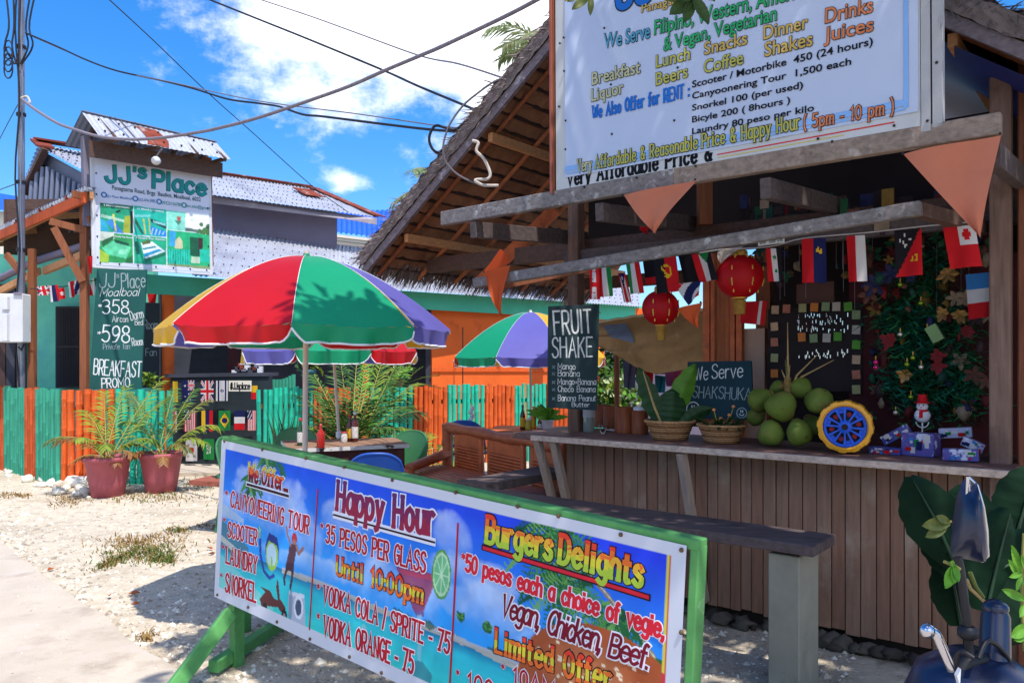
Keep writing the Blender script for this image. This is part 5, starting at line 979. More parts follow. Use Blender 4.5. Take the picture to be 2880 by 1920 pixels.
# ------------------------------------------------------------------ chalkboards
m_chb = M('chalkboard_green', lin(34, 84, 80), .8, .16, 2.4, .05, .2, dirt=[(lin(70, 118, 112), .58, 1.8, .3)]); m_chk = M('chalkboard_dark', lin(44, 62, 66), .8, .15, 3, .05, .2, dirt=[(lin(76, 92, 96), .60, 2.5, .3)]); m_chkd = M('chalkboard_deep', lin(30, 56, 66), .8, .15, 3, .05, .2)
m_chalk = M('chalk', lin(214, 216, 216), .95, .25, 60, .2, .1); m_chalkg = M('worn_chalk', lin(150, 164, 166), .95, .3, 60, .2, .1)
def board(name, label, corners, D, thick, mat):
    tl, tr, br2, bl2 = corners
    if isinstance(D, tuple): q = [P(*tl, D[0]), P(*tr, D[1]), P(*br2, D[1]), P(*bl2, D[0])]
    else: q = D
    root = thing(name, label, 'chalkboard', (q[2] + q[3]) / 2); pl = Plane(q[3], q[2] - q[3], q[0] - q[3])
    pts = [pl.at(*pl.hit(*c)) for c in corners]; mb = MB(); mb.prism(pts, -pl.n * thick, mat); mb.build('panel', root, bevel=.003); return root, pl
cb, pl = board('chalkboard', 'tall green chalkboard with dorm and room prices and a breakfast line', ((273, 757), (412, 758), (396, 1094), (250, 1094)), (9.9, 9.95), .03, m_chb)
mb = MB(); zc = lambda x, y: (x / 2.45, 640 + y / 2.45)
cur = [cb]
def ch(t, p0, p1, pt, w=.07, m=None, j=.5, **k):
    mb = MB(); write(mb, pl, t, zc(*p0), zc(*p1), 0, [(w, .0025, m or m_chalk)], ptop=zc(*pt), jit=j, **k); mb.build('chalk_lettering', cur[0])
ch('JJ', (685, 410), (790, 415), (690, 310), .07, m_chalkg); ch('s', (800, 345), (818, 346), (800, 310), .1, m_chalkg); ch('Place', (838, 415), (1000, 412), (838, 318), .07, m_chalkg); ch('Moalboal', (690, 472), (955, 470), (690, 418), .07, slant=.3)
ch('*', (678, 560), (700, 560), (678, 520), .12); ch('358', (708, 592), (885, 595), (712, 500), .085); ch('Aircon', (775, 650), (882, 650), (775, 608), .07); ch('Dorm', (905, 640), (992, 620), (905, 578), .065); ch('Bed', (930, 672), (985, 672), (930, 632), .07)
ch('*', (674, 748), (698, 746), (674, 708), .12); ch('598', (702, 785), (890, 795), (702, 672), .085); ch('Room', (912, 815), (985, 808), (912, 762), .07); ch('Private fan', (712, 838), (895, 835), (712, 800), .09, m_chalkg)
ch('BREAKFAST', (645, 1010), (970, 1030), (648, 905), .075); ch('PROMO', (702, 1105), (895, 1098), (702, 1040), .11)
fb, pl = board('chalkboard', 'fruit shake chalkboard menu hung on the old brown bar post', ((1545, 861), (1686, 855), (1679, 1154), (1542, 1146)), (4.93, 5.05), .02, m_chk)
cur[0] = fb; zc = lambda x, y: (1440 + x / 2.45, 640 + y / 2.45)
ch('FRUIT', (293, 738), (550, 722), (293, 578), .085, m_chalk, .3, gap=2.4); ch('SHAKE', (278, 893), (552, 888), (280, 758), .085, m_chalk, .3, gap=2.4)
for t, x1, y, cap in (('Mango', 435, 975, 42), ('Banana', 465, 1022, 42), ('Mango+Banana', 578, 1080, 42), ('Choco Banana', 572, 1130, 40), ('Banana Peanut', 575, 1192, 40)):
    ch(t, (316, y), (x1, y + 2), (316, y - cap), .1); ch('x', (276, y - 6), (295, y - 6), (276, y - 34), .14, m_chalkg)
ch('Butter', (412, 1232), (532, 1234), (412, 1202), .12)
sb, pl = board('chalkboard', 'dark chalkboard offering shakshuka with chalk smiley faces behind the woven baskets', ((1934, 1017), (2112, 1014), (2118, 1180), (1928, 1176)), [SP(1934, 1017, .62), SP(2112, 1014, .62), SP(2118, 1180, .56), SP(1928, 1176, .56)], .02, m_chkd)
cur[0] = sb; mb = MB(); ch('We', (1262, 1052), (1348, 1048), (1262, 962), .075, m_chalk, .3); ch('Serve', (1378, 1040), (1588, 1030), (1380, 945), .075, m_chalk, .3); ch('SHAKSHUKA', (1245, 1170), (1645, 1188), (1262, 1092), .07, m_chalkg, .4)
for cx, cy, r in ((1247, 1248, 44), (1583, 1276, 34)):
    c2 = pl.hit(*zc(cx, cy)); e = pl.hit(*zc(cx + r, cy)); R_ = abs(e[0] - c2[0]); ribbon(mb, pl, [(c2[0] + R_ * math.cos(k * .314), c2[1] + R_ * math.sin(k * .314)) for k in range(21)], .006, .002, m_chalk if r > 40 else m_chalkg); ribbon(mb, pl, [(c2[0] + R_ * .5 * math.cos(math.pi * (1.15 + .7 * k / 6)), c2[1] + R_ * .5 * math.sin(math.pi * (1.15 + .7 * k / 6))) for k in range(7)], .006, .002, m_chalk)
    for s in (-.18, .18): ribbon(mb, pl, [(c2[0] + s * R_, c2[1] + .1 * R_), (c2[0] + s * R_, c2[1] + .5 * R_)], .006, .002, m_chalk)
mb.build('chalk_smiley', sb)
db, pl = board('chalkboard', 'dim chalkboard leaning in the shade inside beside the dorm price board', ((404, 850), (448, 852), (446, 1090), (400, 1090)), (11.6, 11.6), .02, m_black)
mb = MB(); write(mb, pl, 'Room', (406, 925), (444, 925), 0, [(.07, .002, m_chalkg)], ptop=(404, 900)); write(mb, pl, 'Fan', (410, 1000), (440, 1000), 0, [(.07, .002, m_chalkg)], ptop=(410, 980)); mb.build('chalk_lettering', db)
# ------------------------------------------------------------------ parasols
def cloth(n, c, t=.38): return M('parasol_' + n, lin(*c), .45, .10, 1.6, .12, .35, trans=t, fine=5)
c_r, c_g, c_b, c_y = cloth('red', (206, 26, 34)), cloth('green', (30, 164, 116)), cloth('blue', (112, 108, 190)), cloth('yellow', (232, 182, 44))
m_trim = M('white_piping', lin(226, 224, 228), .6, .05, 9, 0); m_pole = M('parasol_pole', lin(206, 190, 180), .4, .08, 6, .02, .5); m_rib = M('parasol_rib', lin(150, 150, 154), .4, .1, 6, 0, metal=.5)
def parasol(label, apex, R, h, rot, cols, foot, val=.13, seed=1, tilt=None):
    root = thing('parasol', label, 'parasol', foot, 'striped parasols in the dining yard'); rnd = random.Random(seed); n = 8
    ax = tilt or Z; A = ax.orthogonal().normalized() if tilt else V((1, 0, 0)); A = (V((1, 0, 0)) - ax * ax.x).normalized(); Bv = ax.cross(A)
    def pt(k, f, t):                          # panel k, fraction f across, t from apex to rim
        a0, a1 = rot + k * math.pi / 4, rot + (k + 1) * math.pi / 4; e = lambda a: V((math.cos(a), math.sin(a)))
        d = e(a0) * (1 - f) + e(a1) * f; flat = d.length; d = d * (1 + .03 * 4 * f * (1 - f)); z = h * (1 - t ** 1.75) - h + .0
        sag = -.035 * R * math.sin(math.pi * f) * t * (1 - .3 * t); wrk = .010 * R * t ** 3 * math.sin(f * 37 + k * 2) * math.exp(-min(f, 1 - f) * 7) + .012 * R * t * noise.noise(V((f * 3 + k * 5, t * 2.2, seed * 3))) * 4 * f * (1 - f)
        return apex + A * (d.x * R * t) + Bv * (d.y * R * t) + ax * (z + sag * .6 + wrk)
    cm = MB(); vm = MB(); tm = MB()
    for k in range(n):
        m = cols[k % len(cols)]; cm.grid(lambda u, v: pt(k, u, v), 12, 16, m)
        ph = rnd.uniform(0, 6)
        def vl(u, v):
            q = pt(k, u, 1); c = apex - ax * (apex - q).dot(ax); out = (q - c).normalized(); cut = min(1, min(u, 1 - u) / .09); d = val * v * (.25 + .75 * cut ** .7)
            return q - ax * d + out * (.02 * v * math.sin(u * 14 + ph) + .012 * v * math.sin(u * 33 + ph * 2)) - out * .015 * v
        vm.grid(vl, 22, 5, m); tm.tube([vl(i / 30, 1) for i in range(31)], .006, m_trim, 5)
    for k in range(n): tm.tube([pt(k, 0, t) + ax * .002 for t in [i / 14 for i in range(1, 15)]], .0017, m_trim, 5, False)
    cm.build('canopy', root); vm.build('valance', root); tm.build('piping', root)
    rb = MB()
    for k in range(n): rb.tube([pt(k, 0, t) - ax * .012 for t in (.04, .25, .5, .75, 1.0)], .006, m_rib, 5); rb.tube([pt(k, 0, .55) - ax * .02, apex - ax * (h * .95)], .005, m_rib, 5)
    rb.build('ribs', root)
    mb = MB(); mid = apex.lerp(foot, .62); mb.tube([apex + ax * .03, mid], .016, m_pole, 10); mb.tube([mid, foot], .023, m_pole, 10); mb.tube([mid + (apex - mid).normalized() * .06, mid], .03, m_trim, 10); mb.build('pole', root)
    mb = MB(); mb.lathe(apex, [(.018, -.01), (.02, .008), (.012, .02), (.004, .03)], cols[0] if seed == 1 else m_trim, 12, ax); mb.build('finial', root); return root
R8 = math.radians
f1_ = P(854, 1260, 4.7); f1_.z = 0
parasol('parasol with broad red and green panels standing just behind the banner', P(862, 720, 4.7), .865, .445, R8(280), [c_g, c_b, c_y, c_r], V((f1_.x, 4.7, 0)), .088, 1)
f2_ = P(968, 1215, 8.0); f2_.z = 0
ap2 = P(930, 880, 8.0); parasol('parasol half hidden behind the red and green one, blue and green valance showing', ap2, .90, .39, R8(262), [c_g, c_r, c_y, c_b], V((f2_.x, 8.0, 0)), .12, 2)
f3_ = P(1493, 1200, 9.5); f3_.z = 0
parasol('parasol with green, blue and yellow panels beside the fruit shake chalkboard', P(1492, 878, 9.5), .95, .55, R8(245), [c_b, c_y, c_r, c_g], V((f3_.x, 9.5, 0)), .1, 3)

# ------------------------------------------------------------------ tables, chairs, log bench
m_ttop = wood('table_top_wood', lin(140, 108, 86), 'u', dirt=[(lin(100, 74, 60), .55, 5, .2)]); m_flake = M('flaking_white_edge', lin(210, 206, 200), .7, .1, 9, .1, dirt=[(lin(70, 58, 54), .56, 5, .06)])
m_tfr = wood('table_frame_wood', lin(76, 44, 40), 'u')
def table(label, corners, z, name='dining_table', top=m_ttop, edge=m_flake, frame=m_tfr):
    q = [G(x, y, z) if not isinstance(x, V) else x for x, y in corners] if not isinstance(corners[0], V) else corners
    c = sum(q, V()) / 4; root = thing(name, label, 'table', V((c.x, c.y, 0)))
    mb = MB(); mb.prism(q, V((0, 0, -.035)), top, edge); mb.build('tabletop', root)
    mb = MB(); ins = [c + (p - c) * .86 - Z * .037 for p in q]
    for i in range(4): mb.bar(ins[i] - Z * .06, ins[(i + 1) % 4] - Z * .06, .03, .12, frame)
    mb.build('apron', root)
    for p in ins:
        mb = MB(); mb.bar(V((p.x, p.y, 0)), p, .07, .07, frame, up=V((0, 1, 0))); mb.build('leg', root)
table('weathered wooden table with flaking white edge behind the nearest parasol pole', [(812, 1262), (1152, 1248), (1110, 1230), (790, 1238)], .78)
table('orange brown table with sauce bottles under the green and blue parasol', [(1365, 1211), (1640, 1214), (1620, 1198), (1400, 1196)], .78, top=m_bamb, edge=m_bamb, frame=m_bamb)
m_cg = M('green_chair_plastic', lin(58, 116, 76), .45, .08, 3, .02, .4); m_cb = M('blue_chair_plastic', lin(36, 84, 176), .45, .08, 3, .02, .4)
def chair(label, pos, rz, mat, group):
    root = thing('plastic_chair', label, 'chair', pos, group); c, s = math.cos(rz), math.sin(rz)
    def L(x, y, z): return pos + V((x * c - y * s, x * s + y * c, z))
    mb = MB(); mb.grid(lambda u, v: L((u - .5) * .44 * (1 - .1 * v), (v - .5) * .42, .44 - .02 * math.sin(u * math.pi) + .0 * v), 10, 8, mat); mb.grid(lambda u, v: L((u - .5) * .44 * (1 - .1 * v), (v - .5) * .42, .42 - .02 * math.sin(u * math.pi)), 10, 8, mat); mb.build('seat', root)
    mb = MB()
    def bk(u, v, o):
        w = .46 - .05 * v - .14 * max(0, v - .7) ** 1.2; x = (u - .5) * w; top = .84 - .55 * abs(u - .5) ** 3.0
        return L(x, .21 + .10 * v - .10 * abs(u - .5) ** 2 * 2 + o, .5 + (top - .5) * v)
    mb.grid(lambda u, v: bk(u, v, 0), 16, 10, mat); mb.grid(lambda u, v: bk(u, v, .018), 16, 10, mat)
    mb.tube([bk(i / 16, 1, .009) for i in range(17)], .012, mat, 6); mb.tube([bk(0, j / 8, .009) for j in range(9)], .012, mat, 6); mb.tube([bk(1, j / 8, .009) for j in range(9)], .012, mat, 6); mb.build('backrest', root)
    for sx in (-1, 1):
        for sy in (-1, 1):
            mb = MB(); mb.tube([L(sx * .19, sy * .19, .43), L(sx * .23, sy * .24, 0)], [.026, .018], mat, 7)
            if sy > 0: mb.tube([L(sx * .19, .19, .42), L(sx * .21, .24, .52)], .024, mat, 7)
            mb.build('leg', root)
def gp(px, D): return V(((px - 1440) / F * D, D, 0))
gr = 'plastic chairs around the parasol tables'
chair('green plastic chair behind the table, between parasol pole and snake plant', gp(825, 8.05), 0.15, m_cg, gr); chair('green plastic chair at the table end below the reaching palm', gp(1112, 7.75), -.5, m_cg, gr)
chair('blue plastic chair with its back to the banner at the nearest table', gp(1058, 6.35), 3.3, m_cb, gr); chair('green plastic chair just peeping over the corner of the banner', gp(765, 6.3), 2.9, m_cg, gr)
chair('green plastic chair mostly hidden behind the banner end by the flag bar', gp(714, 7.3), 1.3, m_cg, gr); chair('blue plastic chair behind the log bench against the turquoise fence', gp(1326, 9.7), 2.9, m_cb, gr)
mb = MB(); p = P(1324, 1168, 9.6)
for k in range(4): mb.ball(p + V((.02 * (k % 2), 0, .045 * k - .05)), .032, M('white_blossom', lin(226, 222, 216), .7, .1, 20, .1), (1, 1, 1), 8)
mb.tube([P(1324, 1215, 9.6), p], .006, m_cg, 5); tag(mb.build('flower'), 'small white flowers standing above the blue chair behind the log bench', 'flower')
# log bench
lb = thing('log_bench', 'varnished log bench with slatted bamboo back panels between the banner and the bar', 'bench', V((-.5, 7, 0)))
pa, pb = P(1259, 1195, 7.8), P(1590, 1246, 6.05); pa.z = .90; pb.z = .88; bd = (pb - pa).normalized(); fr = V((bd.y, -bd.x, 0)).normalized(); fr = fr if fr.y < 0 else -fr
mb = MB(); pts = [pa.lerp(pb, t) + Z * .018 * noise.noise(V((t * 5, 1, 1))) for t in [i / 12 for i in range(13)]]; mb.tube(pts, [.05 + .008 * math.sin(i * 1.9) for i in range(13)], m_log, 10); mb.build('top_rail', lb)
for t in (0, .98):
    mb = MB(); q = pa.lerp(pb, t); mb.tube([V((q.x, q.y, 0)), q - Z * .2, q + Z * .03], [.06, .052, .058], m_log, 10); mb.build('post', lb)
Lb = (pb - pa).length
for (t0, t1) in ((.10, .34), (.42, .70), (.78, .97)):
    bp_ = MB(); A, B = pa.lerp(pb, t0), pa.lerp(pb, t1); A.z = B.z = 0
    for q in (A, B): bp_.tube([q + Z * .40, q + Z * .87], .026, m_bamb, 8)
    bp_.prism([A + Z * .40, B + Z * .40, B + Z * .86, A + Z * .86], fr * -.012, m_bamb); bp_.prism([A + Z * .74, B + Z * .74, B + Z * .86, A + Z * .86], fr * .014, m_bamb)
    for k in range(11): z = .44 + k * .028; bp_.tube([A + Z * z + fr * .01, B + Z * z + fr * .01], .0135, m_bamb, 6)
    bp_.build('back_panel', lb)
seat = MB(); 
for k in range(9):
    o = fr * (.03 + k * .066); seat.tube([pa + o - Z * (pa.z - .50), pb + o - Z * (pb.z - .50)], .034, m_log, 8)
seat.build('seat', lb)
mb = MB(); a = P(1150, 1290, 7.0); a.z = .60; b = pa.copy(); b.z = .64; mb.tube([a, a.lerp(b, .5), b], [.042, .046, .05], m_log, 10); mb.tube([V((a.x, a.y, 0)), a], .05, m_log, 10); mb.build('armrest', lb)
for t in (.05, .5, .95):
    mb = MB(); q = pa.lerp(pb, t) + fr * .55; mb.tube([V((q.x, q.y, 0)), V((q.x, q.y, .48))], .05, m_log, 10); mb.build('leg', lb)

# ------------------------------------------------------------------ bottles
m_glass = M('dark_sauce', lin(84, 30, 20), .15, .1, 9, 0, .6); m_ketch = M('red_sauce_bottle', lin(176, 36, 26), .25, .08, 9, 0, .5); m_lbl = M('bottle_label_white', lin(210, 204, 196), .6, .15, 40, 0, dirt=[(lin(70, 60, 60), .58, 60, .05)]); m_lbly = M('bottle_label_yellow', lin(212, 160, 36), .6, .15, 40, 0, dirt=[(lin(150, 40, 30), .58, 50, .05)]); m_cap = M('bottle_cap', lin(206, 200, 200), .5, .1, 9, 0); m_capr = M('red_cap', lin(170, 36, 40), .5, .1, 9, 0); m_orb = M('orange_soda', lin(214, 110, 30), .2, .1, 9, 0, .5)
def bottle(label, base, h, r, body, lab, cap, neck=.4):
    root = thing('sauce_bottle', label, 'bottle', base, 'sauce bottles on the tables')
    mb = MB(); mb.lathe(base, [(r * .92, 0), (r, .01), (r, h * .55), (r * .9, h * .63), (r * neck, h * .8), (r * neck, h * .93)], body, 14); mb.build('body', root)
    if lab: mb = MB(); mb.lathe(base, [(r * 1.02, h * .12), (r * 1.03, h * .13), (r * 1.03, h * .48), (r * 1.02, h * .49)], lab, 14, close=False); mb.build('label', root)
    mb = MB(); mb.lathe(base, [(r * neck * 1.15, h * .9), (r * neck * 1.15, h), (r * neck * .4, h * 1.005)], cap, 12); mb.build('cap', root)
def on(px, py, z): return G(px, py, z + .002)
Tz = .78
bottle('dark sauce bottle with yellow label on the weathered table', on(984, 1240, Tz), .25, .032, m_glass, m_lbly, m_capr); bottle('dark sauce bottle with white label, taller, on the weathered table', on(998, 1241, Tz), .29, .032, m_glass, m_lbl, m_cap); bottle('red ketchup bottle standing before the parasol pole over the banner edge', on(902, 1258, Tz), .21, .036, m_ketch, None, m_ketch, .3); bottle('green glass bottle beside the nearest parasol pole', on(845, 1252, Tz), .25, .03, M('green_glass', lin(30, 70, 44), .15, .1, 9, 0, .6), m_lbl, m_capr); bottle('small red topped jar beside the tall labelled bottles', on(968, 1243, Tz), .1, .03, m_lbl, None, m_capr, .8)
bottle('tall dark bottle with red pattern on the orange table', on(1470, 1208, Tz), .28, .03, m_glass, m_lbly, m_glass); bottle('orange soda bottle on the orange table', on(1501, 1208, Tz), .26, .03, m_orb, m_lbly, m_orb); bottle('short yellow jar between the tall bottles on the orange table', on(1485, 1208, Tz), .12, .035, M('yellow_jar', lin(190, 180, 70), .3, .1, 9, 0), None, m_cap, .9); bottle('small white labelled bottle on the orange table', on(1519, 1208, Tz), .14, .03, m_glass, m_lbl, m_capr, .5)

# ------------------------------------------------------------------ potted palms and other plants
def lf(n, c, t=.3): return M('leaf_' + n, lin(*c), .5, .25, 14, .05, .35, trans=t)
l_yg, l_g, l_dg, l_ol, l_br, l_bg = lf('yellow_green', (128, 146, 44), .2), lf('green', (72, 110, 42), .2), lf('dark_green', (44, 78, 40)), lf('olive', (108, 114, 52), .2), lf('brown', (150, 104, 60)), lf('bright', (112, 168, 52))
m_stem = M('palm_stem', lin(150, 140, 70), .6, .25, 9, .1); m_pot = M('terracotta_plastic_pot', lin(166, 84, 92), .55, .1, 5, .08, .3, dirt=[(lin(140, 74, 70), .6, 3, .2)]); m_soil = M('soil', lin(70, 54, 44), .95, .3, 20, .5)
def frond(lm, sm, base, az, ln, rise, droop, mats, nl=26, lw=.011, ll=.3, rnd=random, twist=0.0):
    d = V((math.cos(az), math.sin(az), 0)); pts = []
    for i in range(nl + 1):
        t = i / nl; pts.append(base + d * (ln * t * (1 - .12 * t)) + Z * (ln * (rise * t - droop * t * t)))
    sm.tube(pts, [ln * .010 * (1 - .75 * i / nl) + .0015 for i in range(nl + 1)], m_stem, 5, False)
    sd = V((-d.y, d.x, 0)); m = rnd.choice(mats)
    for i in range(5, nl + 1):
        t = i / nl; tg = (pts[i] - pts[i - 1]).normalized(); up = sd.cross(tg).normalized()
        L = ln * ll * (math.sin(min(1, t * 1.15) * math.pi * .86) ** .6 + .12)
        for s in (-1, 1):
            dirn = (tg * rnd.uniform(.65, .95) + sd * s * rnd.uniform(.7, .95) + up * rnd.uniform(.0, .4)).normalized(); w = up.cross(dirn).normalized() * lw * rnd.uniform(.7, 1.15); q = pts[i]
            m2 = m if rnd.random() < .8 else rnd.choice(mats); mid = q + dirn * L * .5 - Z * L * .03; tip = q + dirn * L - Z * L * rnd.uniform(.12, .4)
            lm.add([q - w * .35, q + w * .35, mid + w, tip, mid - w], [(0, 1, 2, 4), (4, 2, 3)], m2)
def pot(root, base, r, h, mat=None):
    mat = mat or m_pot; mb = MB(); mb.lathe(base, [(r * .60, 0), (r * .64, .004), (r * .74, h * .35), (r * .88, h * .86), (r * .90, h * .87), (r * 1.0, h * .90), (r * 1.02, h * .97), (r * .98, h), (r * .88, h), (r * .86, h * .92)], mat, 32, close=False); mb.build('pot', root)
    mb = MB(); mb.lathe(base, [(0.001, h * .93), (r * .87, h * .93)], m_soil, 20, close=False); mb.build('soil', root)
def palm(label, base, r, h, fr_list, name='potted_palm', potm=None, seed=1, ll=.27, group='potted palms', lw=.0105):
    root = thing(name, label, 'plant', base, group); rnd = random.Random(seed)
    if r: pot(root, base, r, h, potm)
    lm, sm = MB(), MB(); c = base + Z * h * .93
    for (az, ln, rise, droop, mats) in fr_list:
        b = c + V((rnd.uniform(-.06, .06), rnd.uniform(-.06, .06), 0)); sm.tube([b, b + Z * .02 + V((math.cos(az), math.sin(az), 0)) * .02], .012, m_stem, 6); frond(lm, sm, b, az, ln, rise, droop, mats, rnd=rnd, ll=ll, lw=lw)
    lm.build('fronds', root); sm.build('stems', root); return root
Y_, G_, D_, O_, B_ = [l_yg, l_ol], [l_g, l_yg], [l_dg, l_g], [l_ol, l_br], [l_br]
b1 = G(303, 1394); rp1 = 66 / F * b1.y
palm('potted palm in the pinkish pot before the orange and turquoise fence join', b1, rp1, .46, [(q0, q1 * 1.04, q2 * 1.22, q3 * .82, q4) for q0, q1, q2, q3, q4 in [(R8(185), .72, .85, .95, Y_), (R8(200), .60, 1.0, 1.1, O_), (R8(150), .62, 1.3, .9, G_), (R8(95), .62, 1.35, .5, G_), (R8(60), .7, 1.35, .55, G_), (R8(35), .62, 1.25, .6, Y_), (R8(10), .55, .9, .9, G_), (R8(255), .5, 1.1, 1.0, Y_), (R8(300), .5, 1.0, 1.1, G_), (R8(340), .45, .7, .9, O_), (R8(120), .66, 1.3, .6, Y_), (R8(220), .4, .5, .8, B_), (R8(320), .35, .4, .7, B_)]], seed=3)
b2 = G(453, 1382); rp2 = 62 / F * b2.y
palm('potted palm in the pinkish pot nearer the flag bar entrance', b2, rp2, .47, [(q0, q1 * 1.04, q2 * 1.22, q3 * .82, q4) for q0, q1, q2, q3, q4 in [(R8(175), .55, 1.3, 1.1, G_), (R8(150), .62, 1.45, .8, Y_), (R8(95), .6, 1.4, .6, G_), (R8(60), .55, 1.5, .6, G_), (R8(30), .62, 1.35, .8, Y_), (R8(5), .68, 1.0, .9, Y_), (R8(-15), .6, .85, .95, Y_), (R8(330), .5, .8, 1.0, O_), (R8(270), .42, 1.1, 1.1, G_), (R8(215), .45, .9, 1.1, O_), (R8(240), .4, .6, .9, B_), (R8(300), .35, .4, .8, B_)]], seed=5)
b3 = P(985, 1285, 9.7); b3.z = 0
palm('tall dense palm clump behind the weathered table', b3, .26, .4, [(R8(a), l * (.70 if 120 < a < 250 else .8), r_ * 1.25, d, m) for a, l, r_, d, m in ((180, 1.0, 1.0, .7, G_), (165, 1.1, 1.25, .6, [l_g, l_dg]), (140, 1.2, 1.35, .5, G_), (110, 1.25, 1.25, .4, [l_g, l_dg]), (80, 1.25, 1.25, .4, G_), (50, 1.2, 1.3, .5, [l_g, l_bg]), (25, 1.1, 1.25, .55, G_), (5, 1.2, .95, .6, D_), (350, 1.1, .9, .75, G_), (200, .8, .8, .7, D_), (270, .75, 1.3, .7, [l_g, l_bg]), (300, .8, 1.2, .7, [l_g, l_dg]), (240, .8, 1.2, .75, D_), (330, .9, 1.05, .8, D_), (215, .9, 1.1, .8, G_), (320, .6, .7, .7, B_), (70, 1.1, 1.4, .35, G_), (190, .85, .65, .6, D_), (170, .9, 1.1, .5, D_), (130, 1.1, 1.2, .5, D_), (95, 1.2, 1.4, .3, D_), (60, 1.1, 1.2, .45, D_), (35, 1.0, 1.3, .4, D_), (15, 1.0, 1.1, .6, [l_g]), (280, .7, 1.3, .4, D_), (250, .7, 1.4, .5, [l_g]), (310, .8, 1.3, .5, D_), (345, .9, 1.2, .5, [l_g]), (155, .8, 1.4, .4, [l_g]), (225, .8, 1.2, .6, D_), (85, .9, 1.5, .3, [l_bg]), (45, .9, 1.5, .35, [l_g]))], seed=7, ll=.32, lw=.014)
b4 = P(1182, 1330, 8.6); b4.z = 0
palm('spreading palm in a red pot between the weathered table and log bench', b4, .15, .3, [(R8(a), l, r_, d, m) for a, l, r_, d, m in ((170, .95, .95, .75, O_), (190, .85, .8, .85, G_), (150, .8, 1.1, .8, G_), (95, .75, 1.2, .6, G_), (60, .8, 1.2, .7, D_), (25, .85, 1.1, .75, D_), (0, .7, 1.0, 1.0, G_), (330, .65, .8, .9, D_), (280, .5, 1.0, .9, G_), (230, .6, .9, 1.0, O_), (300, .4, .5, .8, B_), (120, .6, 1.2, .7, [l_ol]))], seed=9, potm=M('red_pot', lin(150, 50, 60), .55, .1, 5, .08))
b5 = P(1540, 1205, 8.8); b5.z = .78
pp = thing('potted_plant', 'small bright potted plant beside the sauce bottles on the orange table', 'plant', b5); pot(pp, b5, .08, .12, m_white)
SMALL_PLANT = [(i * 2.4, .22 + .16 * ((i * 7) % 5) / 5, .4 + .9 * ((i * 3) % 7) / 7) for i in range(26)]
# snake plant, hanging pots, vine, banana leaves, bush
sn = thing('snake_plant', 'dark spiky snake plant against the turquoise fence behind the parasol pole', 'plant', P(790, 1290, 9.6) * 1); mb = MB(); random.seed(3); b = P(795, 1300, 9.6); b.z = .1
for i in range(24):
    a = random.uniform(0, 6.28); l = random.uniform(.55, .95); d = V((math.cos(a), math.sin(a) * .6, 0)) * l * random.uniform(.1, .45); s = V((-math.sin(a), math.cos(a), 0)) * .018; q = b + V((random.uniform(-.12, .12), random.uniform(-.1, .1), 0))
    mb.add([q - s, q + s, q + d * .5 + Z * l * .6 + s, q + d + Z * l, q + d * .5 + Z * l * .6 - s], [(0, 1, 2, 4), (4, 2, 3)], random.choice([l_dg, l_g, M('snake_leaf', lin(60, 74, 56), .5, .3, 20, .05)]))
mb.build('leaves', sn); mb = MB(); mb.lathe(V((b.x, b.y, 0)), [(.12, 0), (.17, .28), (.16, .28)], m_pot, 18); mb.build('pot', sn)
def leafy(label, c, r, n, mats, sz, name='hanging_plant', potspec=None, seed=1, sq=(1, 1, 1), up=.3, cat='plant'):
    root = thing(name, label, cat, c); rnd = random.Random(seed); mb = MB(); nc = [V((rnd.uniform(-1, 1) * sq[0], rnd.uniform(-1, 1) * sq[1], rnd.uniform(-1, 1) * sq[2])) * r * .75 for _ in range(max(3, n // 40))]
    for i in range(n):
        q = c + rnd.choice(nc) + V((rnd.gauss(0, .33) * sq[0], rnd.gauss(0, .33) * sq[1], rnd.gauss(0, .33) * sq[2])) * r; d = V((rnd.gauss(0, 1), rnd.gauss(0, 1), rnd.gauss(0, .8) + up)).normalized(); w = d.cross(V((rnd.gauss(0, 1), rnd.gauss(0, 1), rnd.gauss(0, 1)))).normalized(); l = sz * rnd.uniform(.6, 1.3); w = w * l * .27
        mb.add([q, q + d * l * .45 + w, q + d * l - Z * l * .15, q + d * l * .45 - w], [(0, 1, 2, 3)], rnd.choice(mats))
    mb.build('leaves', root)
    if potspec: m, r_, h_ = potspec; mb = MB(); b = c - Z * (r * .6 + h_); mb.lathe(b, [(r_ * .7, 0), (r_ * .95, h_ * .8), (r_, h_ * .82), (r_, h_), (r_ * .85, h_)], m, 16); mb.build('pot', root)
    return root
leafy('variegated plant in a red pot sitting on the turquoise fence', P(1120, 1046, 10.9), .11, 120, [l_g, l_yg, l_ol, M('pale_leaf', lin(190, 196, 130), .5, .2, 9, 0)], .07, potspec=(M('red_pot', lin(150, 50, 60), .55, .1, 5, .08), .07, .15), seed=4)
leafy('trailing plant in a dark teal pot hung above the fence behind the parasol pole', P(868, 1018, 10.6), .17, 150, [l_yg, l_g, l_dg], .09, potspec=(M('teal_pot', lin(28, 80, 90), .5, .1, 5, .05), .1, .28), seed=6)
leafy('glossy bush with bright leaves behind the fruit shake chalkboard', P(1716, 1120, 9.2), .30, 900, [l_bg, l_g, l_yg, l_dg, M('glint_leaf', lin(190, 206, 150), .25, .2, 9, 0, .6)], .10, name='bush', seed=8, sq=(.85, .8, 1.0), cat='bush')  # palest leaves have the sun glints put into their colour
leafy('dark climbing foliage behind the glossy bush', P(1715, 1010, 11.0), .36, 500, [l_dg, l_dg, l_g], .12, name='bush', seed=18, sq=(.9, .6, 1.0), cat='bush')
leafy('small yellow green sprig beside the breakfast chalkboard and orange post', P(415, 1070, 10.3), .09, 40, [l_yg, l_g], .13, name='fence_plant', seed=15, sq=(1, .6, .5))
